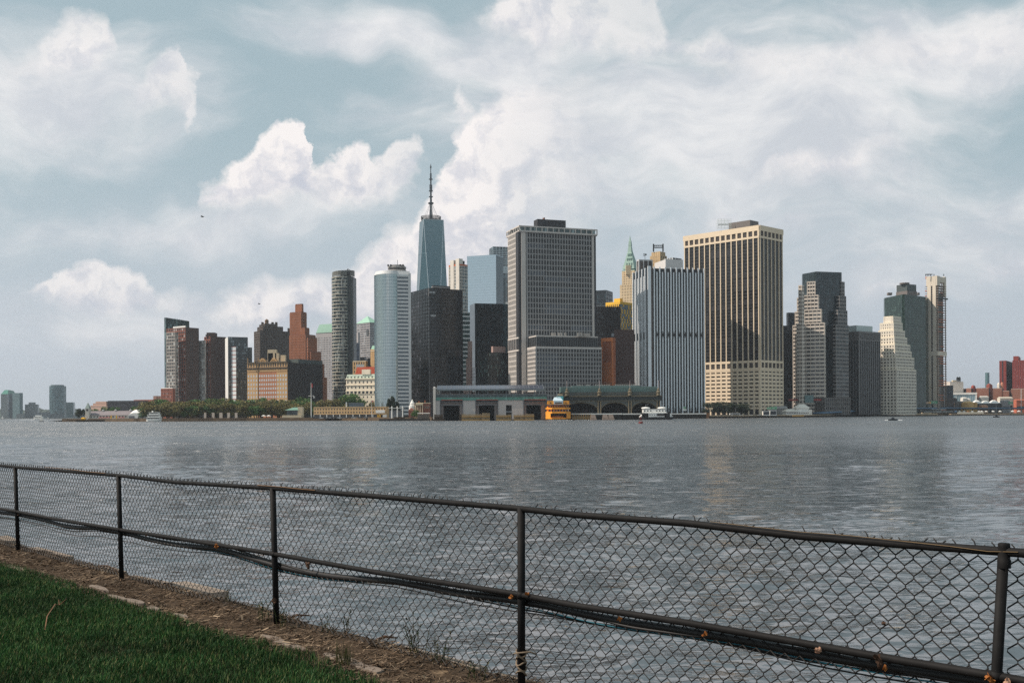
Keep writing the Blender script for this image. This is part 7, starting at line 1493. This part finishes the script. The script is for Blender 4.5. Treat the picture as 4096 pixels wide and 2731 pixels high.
    while s<12:
        L=rng.uniform(.7,1.7); w=rng.uniform(.30,.62); z=LG-.10+rng.uniform(-.05,.04); e=.03
        c=[SN(s+e,-.26,z-.5),SN(s+L-e,-.26,z-.5),SN(s+L-e,-.26-w,z-.5),SN(s+e,-.26-w*rng.uniform(.85,1.05),z-.5)]
        t=[SN(s+e*2,-.24,z),SN(s+L-e*2,-.24,z+rng.uniform(-.03,.02)),SN(s+L-e*rng.uniform(2,6),-.26-w+.03,z-rng.uniform(0,.05)),SN(s+e*rng.uniform(2,6),-.26-w+.04,z-rng.uniform(0,.04))]
        mb.hexa([c[3],c[2],c[1],c[0],t[3],t[2],t[1],t[0]]); s+=L
    mb.hexa([SN(-24,-.55,-1.5),SN(12,-.55,-1.5),SN(12,-.2,-1.5),SN(-24,-.2,-1.5),SN(-24,-.52,LG-.45),SN(12,-.52,LG-.45),SN(12,-.2,LG-.45),SN(-24,-.2,LG-.45)])
    tag(mb.build('seawall',st,None,origin=(0,7.9,LG)),'worn pale stone ledge of the seawall just beyond the chain link fence','seawall')
    # pale stone fragments in the dirt
    ps=mat('pale_paving',(120,107,96),.9,.3,6)
    for i,(px,py,l,w,lab) in enumerate(((60,2268,.8,.10,'long pale stone edge at the very left of the dirt strip'),(395,2352,.62,.12,'pale broken stone left of the second fence post'),(468,2384,.5,.10,'small pale stone just below the second fence post'),(540,2398,.55,.13,'wide pale stone right of the second fence post'),(610,2420,.4,.12,'short pale stone near the lawn edge between two posts'),(725,2452,.34,.08,'slim pale stone half buried in clippings'),(1095,2548,.42,.10,'pale stone just below the third fence post'),(1160,2578,.50,.14,'larger pale stone right of the third fence post'),(1370,2632,.66,.16,'widest pale stone at the lower lawn edge'),(1480,2668,.40,.14,'pale stone lowest of the row, beside tall grass'))):
        c=gpt(px,py,LG+.02); mb=MB(); n=9; pts=[]
        for k in range(n): a=2*math.pi*k/n; r=rng.uniform(.75,1.1); q=c+FT*(math.cos(a)*l*.5*r)+FN*(math.sin(a)*w*.5*r); pts.append((q.x,q.y))
        cc=(c.x,c.y); gz=ground_z((c-FO).dot(FT),(c-FO).dot(FN)); mb.prism(pts,gz-.06,gz+.010+rng.uniform(0,.010),0,None,None,1,[lerp2(cc,p,.9) for p in pts]); tag(mb.build('paving_stone',ps,None,origin=c),lab,'stone','pale stone fragments along the lawn edge')
    # sticks on the ledge
    wd2=mat('dead_stick',(92,68,52),.9,.25,8)
    for (a,c_,lab) in (((10,2192),(62,2180),'thin dead stick on the ledge at the left edge, before the first post'),((122,2220),(180,2208),'thin dead stick on the ledge right of the first post'),((392,2262),(475,2284),'dark bent stick on the ledge left of the second post'),((620,2352),(700,2334),'dead stick on the ledge between second and third post'),((885,2424),(955,2407),'small dead stick left of the third post'),((1135,2483),(1240,2460),'long brown stick on the ledge right of the third post'),((1490,2568),(1590,2549),'thick brown stick on the ledge left of the fourth post')):
        p,q=gpt(*a,LG-.05),gpt(*c_,LG-.03); m_=p.lerp(q,.5)+Vector((0,0,.03)); mb=MB(); mb.tube([p,p.lerp(m_,.5)+Vector((0,.02,0)),m_,q],[.010,.014,.013,.006],6); m2=p.lerp(q,.6); mb.tube([m2,m2+(q-p)*.18+Vector((.03,.08,.05))],[.007,.003],5); tag(mb.build('stick',wd2,None,origin=p),lab,'stick')
    p,q=gpt(180,2518,LG+.06),gpt(237,2418,LG+.10); mb=MB(); mb.tube([p,p.lerp(q,.3)+Vector((-.02,0,.05)),p.lerp(q,.7)+Vector((.0,0,.07)),q],[.004,.005,.005,.004],6); mb.tube([q,q+Vector((.05,.05,.05))],[.005,.002],5); mb.tube([q,q+Vector((-.03,.06,.04))],[.004,.002],5); tag(mb.build('dry_stalk',mat('dry_stalk',(128,92,64),.8),None,origin=p),'curved tan dry stalk lying on the lawn at the left','stalk')
    # weeds
    wm=island('weed_leaves',[(44,56,32),(60,66,40),(82,74,48),(52,62,34)])
    for i,(px,py,h,n,lab) in enumerate(((1056,2480,.22,7,'dry weed clump growing at the left foot of the third post'),(908,2410,.16,5,'thin weed clump between second and third post'),(1312,2520,.14,5,'dark weed clump right of the third post'),(1405,2508,.18,5,'tall dark weed stems over the ledge mid frame'),(1668,2610,.30,12,'bushy weed at the fence foot left of the fourth post'),(1760,2640,.26,10,'bushy weed nearest the fourth post'),(1120,2500,.20,6,'yellowish weed sprig at the right foot of the third post'),(1905,2700,.18,7,'low weed at the bottom edge before the fourth post'),(1375,2665,.20,30,'tuft of tall grass leaning over the widest pale stone'))):
        c=gpt(px,py,LG); mb=MB()
        for k in range(n):
            a=rng.uniform(0,6.28); hh=h*rng.uniform(.55,1.1); l=Vector((math.cos(a),math.sin(a),0))*hh*rng.uniform(.1,.4); b0=c+Vector((rng.uniform(-.06,.06),rng.uniform(-.06,.06),-.02)); mb.tube([b0,b0+l*.4+Vector((0,0,hh*.6)),b0+l+Vector((0,0,hh))],[.003,.0025,.001],4)
            if i!=8:
                for j in range(5):
                    t=rng.uniform(.3,1); q=b0+l*t+Vector((0,0,hh*t)); d=Vector((rng.uniform(-1,1),rng.uniform(-1,1),rng.uniform(0,.8))).normalized()*rng.uniform(.02,.05); s_=d.cross(Vector((0,0,1))).normalized()*.007; mb.face([q,q+d*.5+s_,q+d,q+d*.5-s_])
        tag(mb.build('weed',wm,None,origin=c),lab,'weed')
lawn()
def fence():
    coat=mat('black_vinyl',(38,36,35),.6,.25,6,0,.25); pipe=mat('black_pipe_paint',(30,29,29),.65,.45,7,0,.12)
    e=empty('chain_link_fence',(FO.x,FO.y,LG),'black chain link fence crossing the foreground with pipe posts and rails','fence')
    rail_px=[(-300,1836),(0,1861),(65,1868),(475,1901),(700,1928),(1092,1952),(1500,1984),(2073,2033),(2300,2058),(2750,2092),(3200,2143),(3600,2175),(4005,2204),(4300,2228),(4600,2254)]
    mid_px=[(-300,1996),(0,2034),(65,2045),(202,2072),(475,2117),(700,2151),(1092,2214),(1500,2287),(2073,2376),(2300,2420),(2750,2490),(3200,2569),(3600,2640),(4005,2706),(4300,2760),(4600,2812)]
    top=[fpt(*p) for p in rail_px]; top=[top[0]-FT*8+Vector((0,0,.02))]+top+[top[-1]+FT*4]
    mid=[fpt(*p) for p in mid_px]; mid=[mid[0]-FT*8]+mid+[mid[-1]+FT*4]
    S_=lambda p:(p-FO).dot(FT)
    ts,tz=[S_(p) for p in top],[p.z for p in top]; topz=lambda s: float(np.interp(s,ts,tz))
    ms_,mz=[S_(p) for p in mid],[p.z for p in mid]; midz=lambda s: float(np.interp(s,ms_,mz))
    mb=MB(); mb.tube(top,.021,12); mb.build('top_rail',pipe,e,True)
    mb=MB(); mb.tube([p-FN*.0 for p in mid],.021,12); mb.build('middle_rail',pipe,e,True)
    posts=[((61,1868),(73,2212)),((474,1900),(487,2325)),((1091,1951),(1106,2490)),((2085,2030),(2086,2743)),((4015,2196),(3985,2720))]
    ps=[]
    for i,(a,b) in enumerate(posts):
        A=fpt(*a,off=.0); B=fpt(*b,off=.0); d=(A-B); k=(B.z-(LG-.12))/d.z; B2=B-d*k
        ps.append((S_(A),A,B2))
    ps.insert(0,(ps[0][0]-3.9,ps[0][1]-FT*3.9,ps[0][2]-FT*3.9)); ps.append((ps[-1][0]+3.3,ps[-1][1]+FT*3.3,ps[-1][2]+FT*3.3))
    for i,(s,A,B) in enumerate(ps):
        u=(A-B).normalized(); T_=A+u*(.0 if i!=5 else .022); mb=MB(); mb.tube([B,T_],.027 if i!=5 else .0245,14)
        p=mb.build('post',pipe,e,True)
        if i==5: p['label']='thicker end post with a flat cap band'
        q=MB()
        if i!=5: q.tube([A-u*.075,A-u*.045],.0285,14)
        else: q.lathe((T_.x,T_.y),[(.029,T_.z-.105),(.029,T_.z-.07),(.026,T_.z-.066),(.026,T_.z-.012),(.026,T_.z+.003),(.022,T_.z+.007),(.005,T_.z+.008)],14); q.build('post_cap',pipe,p,True)
        q=MB(); zm=midz(s); c=B+(A-B)*((zm-B.z)/(A.z-B.z)); q.tube([c-u*.022,c+u*.022],.030,12); q.build('rail_clamp',pipe,p,True)
    # chain mesh, one panel per bay
    w,h=.0455,.0945; 
    bounds=[ps[0][0]-4]+[p[0] for p in ps]+[ps[-1][0]+2]
    R=random.Random(5)
    for bi in range(len(bounds)-1):
        s0,s1=bounds[bi],bounds[bi+1]; k0,k1=int(math.ceil(s0/w)),int(math.floor(s1/w)); mb=MB()
        for k in range(k0,k1):
            sc=(k+.5)*w; zt=topz(sc)+.018; gz=ground_z(sc,0)+.03; st=zt-(zt%(h/2)); n=int((zt-gz)/(h/2)); pts=[]
            up=R.uniform(.012,.034) if sc<-1.0 else (R.uniform(.0,.03) if R.random()<.62 else -.02)
            for j in range(-1,n+1):
                z=st-j*h/2; par=(k+int(round(z/(h/2))))%2; side=1 if par else -1
                wx=.010*mnoise.noise(Vector((sc*1.3,z*2,1)))+.004*mnoise.noise(Vector((sc*9,z*9,4)))
                wz=.008*mnoise.noise(Vector((sc*1.1,z*2,7))); of=-.040+.022*mnoise.noise(Vector((sc*.8,z*1.4,11)))+.003*side
                if j==-1:
                    x=sc+wx+side*w*.2; pts.append(SN(x,of,zt+up)); pts.append(SN(sc+wx-side*w*.1,of+.004,zt+up-.012)); continue
                pts.append(SN(sc+wx+side*(w/2+.0015),of,z+.006+wz)); pts.append(SN(sc+wx+side*(w/2+.0015),of-.004*side,z-.006+wz))
            mb.tube(pts,.0037,4,0,False)
        mb.build('chain_mesh',coat,e)
    # conduit and cables slung under the middle rail: lines hanging from the fence
    cp=[(-300,2010),(0,2048),(65,2053),(178,2076),(249,2100),(333,2110),(386,2107),(475,2125),(523,2134),(582,2152),(700,2176),(820,2187),(869,2191),(965,2216),(1092,2257),(1230,2286),(1336,2304),(1500,2316),(1590,2323),(1700,2344),(1849,2375),(2000,2400),(2073,2412),(2180,2428),(2300,2456),(2474,2492),(2734,2530),(2865,2551),(3038,2580),(3200,2618),(3482,2664),(3683,2695),(3985,2738),(4300,2790),(4600,2840)]
    def line(nm,lab,cat,off,r,dy,m_,rag=0,seed=1):
        R2=random.Random(seed); P=[]
        base=[fpt(x,y+(dy(x) if callable(dy) else dy),off) for x,y in cp]
        for i in range(len(base)-1):
            for k in range(4):
                t=k/4; P.append(base[i].lerp(base[i+1],t)+Vector((0,0,R2.uniform(-rag,rag))))
        # smooth
        for _ in range(3): P=[P[0]]+[(P[i-1]+P[i]*2+P[i+1])/4 for i in range(1,len(P)-1)]+[P[-1]]
        mb=MB(); mb.tube(P,r,8); return tag(mb.build(nm,m_,None,True,origin=P[0]),lab,cat)
    bk=mat('black_conduit',(33,31,31),.55,.2,4); 
    line('conduit','thick black conduit sagging below the middle rail of the fence','conduit',-.055,.026,lambda x:(2 if x<1900 else -9),bk)
    line('cable','thin black cable hanging lowest under the thick black conduit','cable',-.075,.0045,lambda x:24+10*math.sin(x*.004)+max(0,(x-2300)*.004),bk,.004,2)
    line('cable','second black cable running close under the thick black conduit','cable',-.070,.006,lambda x:15+7*math.sin(x*.006+1),bk,.003,4)
    line('cable','rough black cable woven between the middle rail and the conduit','cable',-.040,.009,lambda x:-8+13*math.sin(x*.0052+.5)+5*math.sin(x*.021),bk,.008,7)
    line('cable','teal blue cable strung along the thick black conduit','cable',-.050,.0042,lambda x:13+6*math.sin(x*.005+2)+max(0,(x-2600)*.006),mat('teal_cable',(20,92,108),.4,.1,4),.003,3)
    gw=mat('gold_wire',(112,90,58),.7,.2,4)
    mb=MB(); mb.tube([fpt(x,y,.024) for x,y in ((2840,2085),(3000,2104),(3200,2126),(3400,2141),(3600,2162),(3800,2184),(3950,2204),(4072,2207))],.0018,6); tag(mb.build('tie_wire',gw,None,origin=fpt(3600,2162)),'thin golden wire lying along the top rail at the right','wire')
    mb=MB(); mb.tube([fpt(x,y,.024) for x,y in ((180,1868),(260,1874),(350,1886),(420,1892))],.004,6); tag(mb.build('tie_wire',mat('brown_twine',(110,82,56),.8),None,origin=fpt(300,1880)),'brown twine lying along the top rail between first and second post','wire')
    mb=MB(); mb.tube([fpt(x,y,.024) for x,y in ((1030,1940),(1120,1946),(1180,1953),(1260,1960))],.004,6); tag(mb.build('tie_wire',mat('brown_twine',(110,82,56)),None,origin=fpt(1100,1945)),'brown twine lying along the top rail over the third post','wire')
    # dry leaves caught between rail and conduit
    lm=mat('rust_leaf',(150,92,40),.8,.4,30); lm2=mat('brown_leaf',(78,56,42),.85,.35,30); lm3=mat('tan_foam',(176,136,112),.85,.2,20)
    def leaf(px,py,sz,m_,lab,nm='dead_leaf',cat='leaf'):
        c=fpt(px,py,.03); mb=MB(); R2=random.Random(px)
        for k in range(5):
            a=c+Vector((R2.uniform(-.3,.3),R2.uniform(-.2,.2),R2.uniform(-.4,.4)))*sz; n=5; ring=[]
            ax=Vector((R2.gauss(0,1),R2.gauss(0,.5),R2.gauss(0,1))).normalized(); bx=ax.cross(Vector((R2.gauss(0,.6),-1,R2.gauss(0,.6)))).normalized()
            for j in range(8): t=2*math.pi*j/8; ring.append(a+(ax*math.cos(t)*sz*.62+bx*math.sin(t)*sz*.36)*R2.uniform(.7,1.1)+Vector((0,-1,0))*R2.uniform(-.2,.2)*sz)
            for j in range(8): mb.face([a+Vector((0,-.12*sz,0)),ring[j],ring[(j+1)%8]])
        tag(mb.build(nm,m_,None,origin=c),lab,cat)
    leaf(866,2182,.034,lm,'rust brown dry leaf on the conduit left of the third post'); leaf(1232,2262,.042,lm2,'dark brown leaf clump between rail and conduit right of the third post'); leaf(1096,2400,.04,lm2,'dark leaf clump stuck on the lower third post')
    leaf(2048,2384,.028,lm,'orange dry leaf just left of the fourth post'); leaf(2108,2372,.026,lm,'small orange leaf scrap just right of the fourth post'); leaf(2476,2474,.028,lm,'rust leaf wedged below the rail, first right of the fourth post'); leaf(2818,2536,.026,lm,'flat rust leaf on the conduit mid way between the last posts')
    leaf(3275,2602,.028,lm3,'pinkish tan foam scrap wedged under the middle rail','foam_scrap','scrap'); leaf(3512,2640,.044,lm2,'large curled brown leaf hanging under the rail'); leaf(3540,2668,.022,lm,'orange leaf stem below the large curled leaf'); leaf(3962,2706,.040,lm,'big rust leaf beside the nearest post'); leaf(4030,2722,.022,lm3,'tan scrap at the bottom right of the nearest post','foam_scrap','scrap'); leaf(3536,2494,.018,lm2,'tiny brown leaf caught in the chain mesh'); leaf(72,2058,.022,lm2,'small leaf on the conduit at the first post'); leaf(585,2140,.02,lm2,'small leaf on the conduit right of the second post')
    # rope on the fourth post
    s4,A,B=ps[4]; mb=MB(); P=[]
    for k in range(60):
        a=k*.55; t=k/59; c=fpt(2085,2600+95*t+10*math.sin(k*.9)); P.append(c+Vector((math.cos(a)*.034,math.sin(a)*.034,0)))
    mb.tube(P,.006,6); c=fpt(2085,2608); mb.tube([c+Vector((-.05,-.03,0)),c+Vector((0,-.045,.008)),c+Vector((.06,-.03,.01)),c+Vector((.10,-.01,-.01))],.006,6); tag(mb.build('rope',mat('grey_rope',(126,110,92),.9,.25,20),None,True,origin=c),'frayed grey rope wound round the lower fourth post','rope')
fence()
S.cycles.use_denoising=False
S.cycles.max_bounces=6; S.cycles.volume_bounces=0; S.cycles.diffuse_bounces=3; S.cycles.glossy_bounces=3; S.cycles.sample_clamp_indirect=4; S.cycles.sample_clamp_direct=1.6
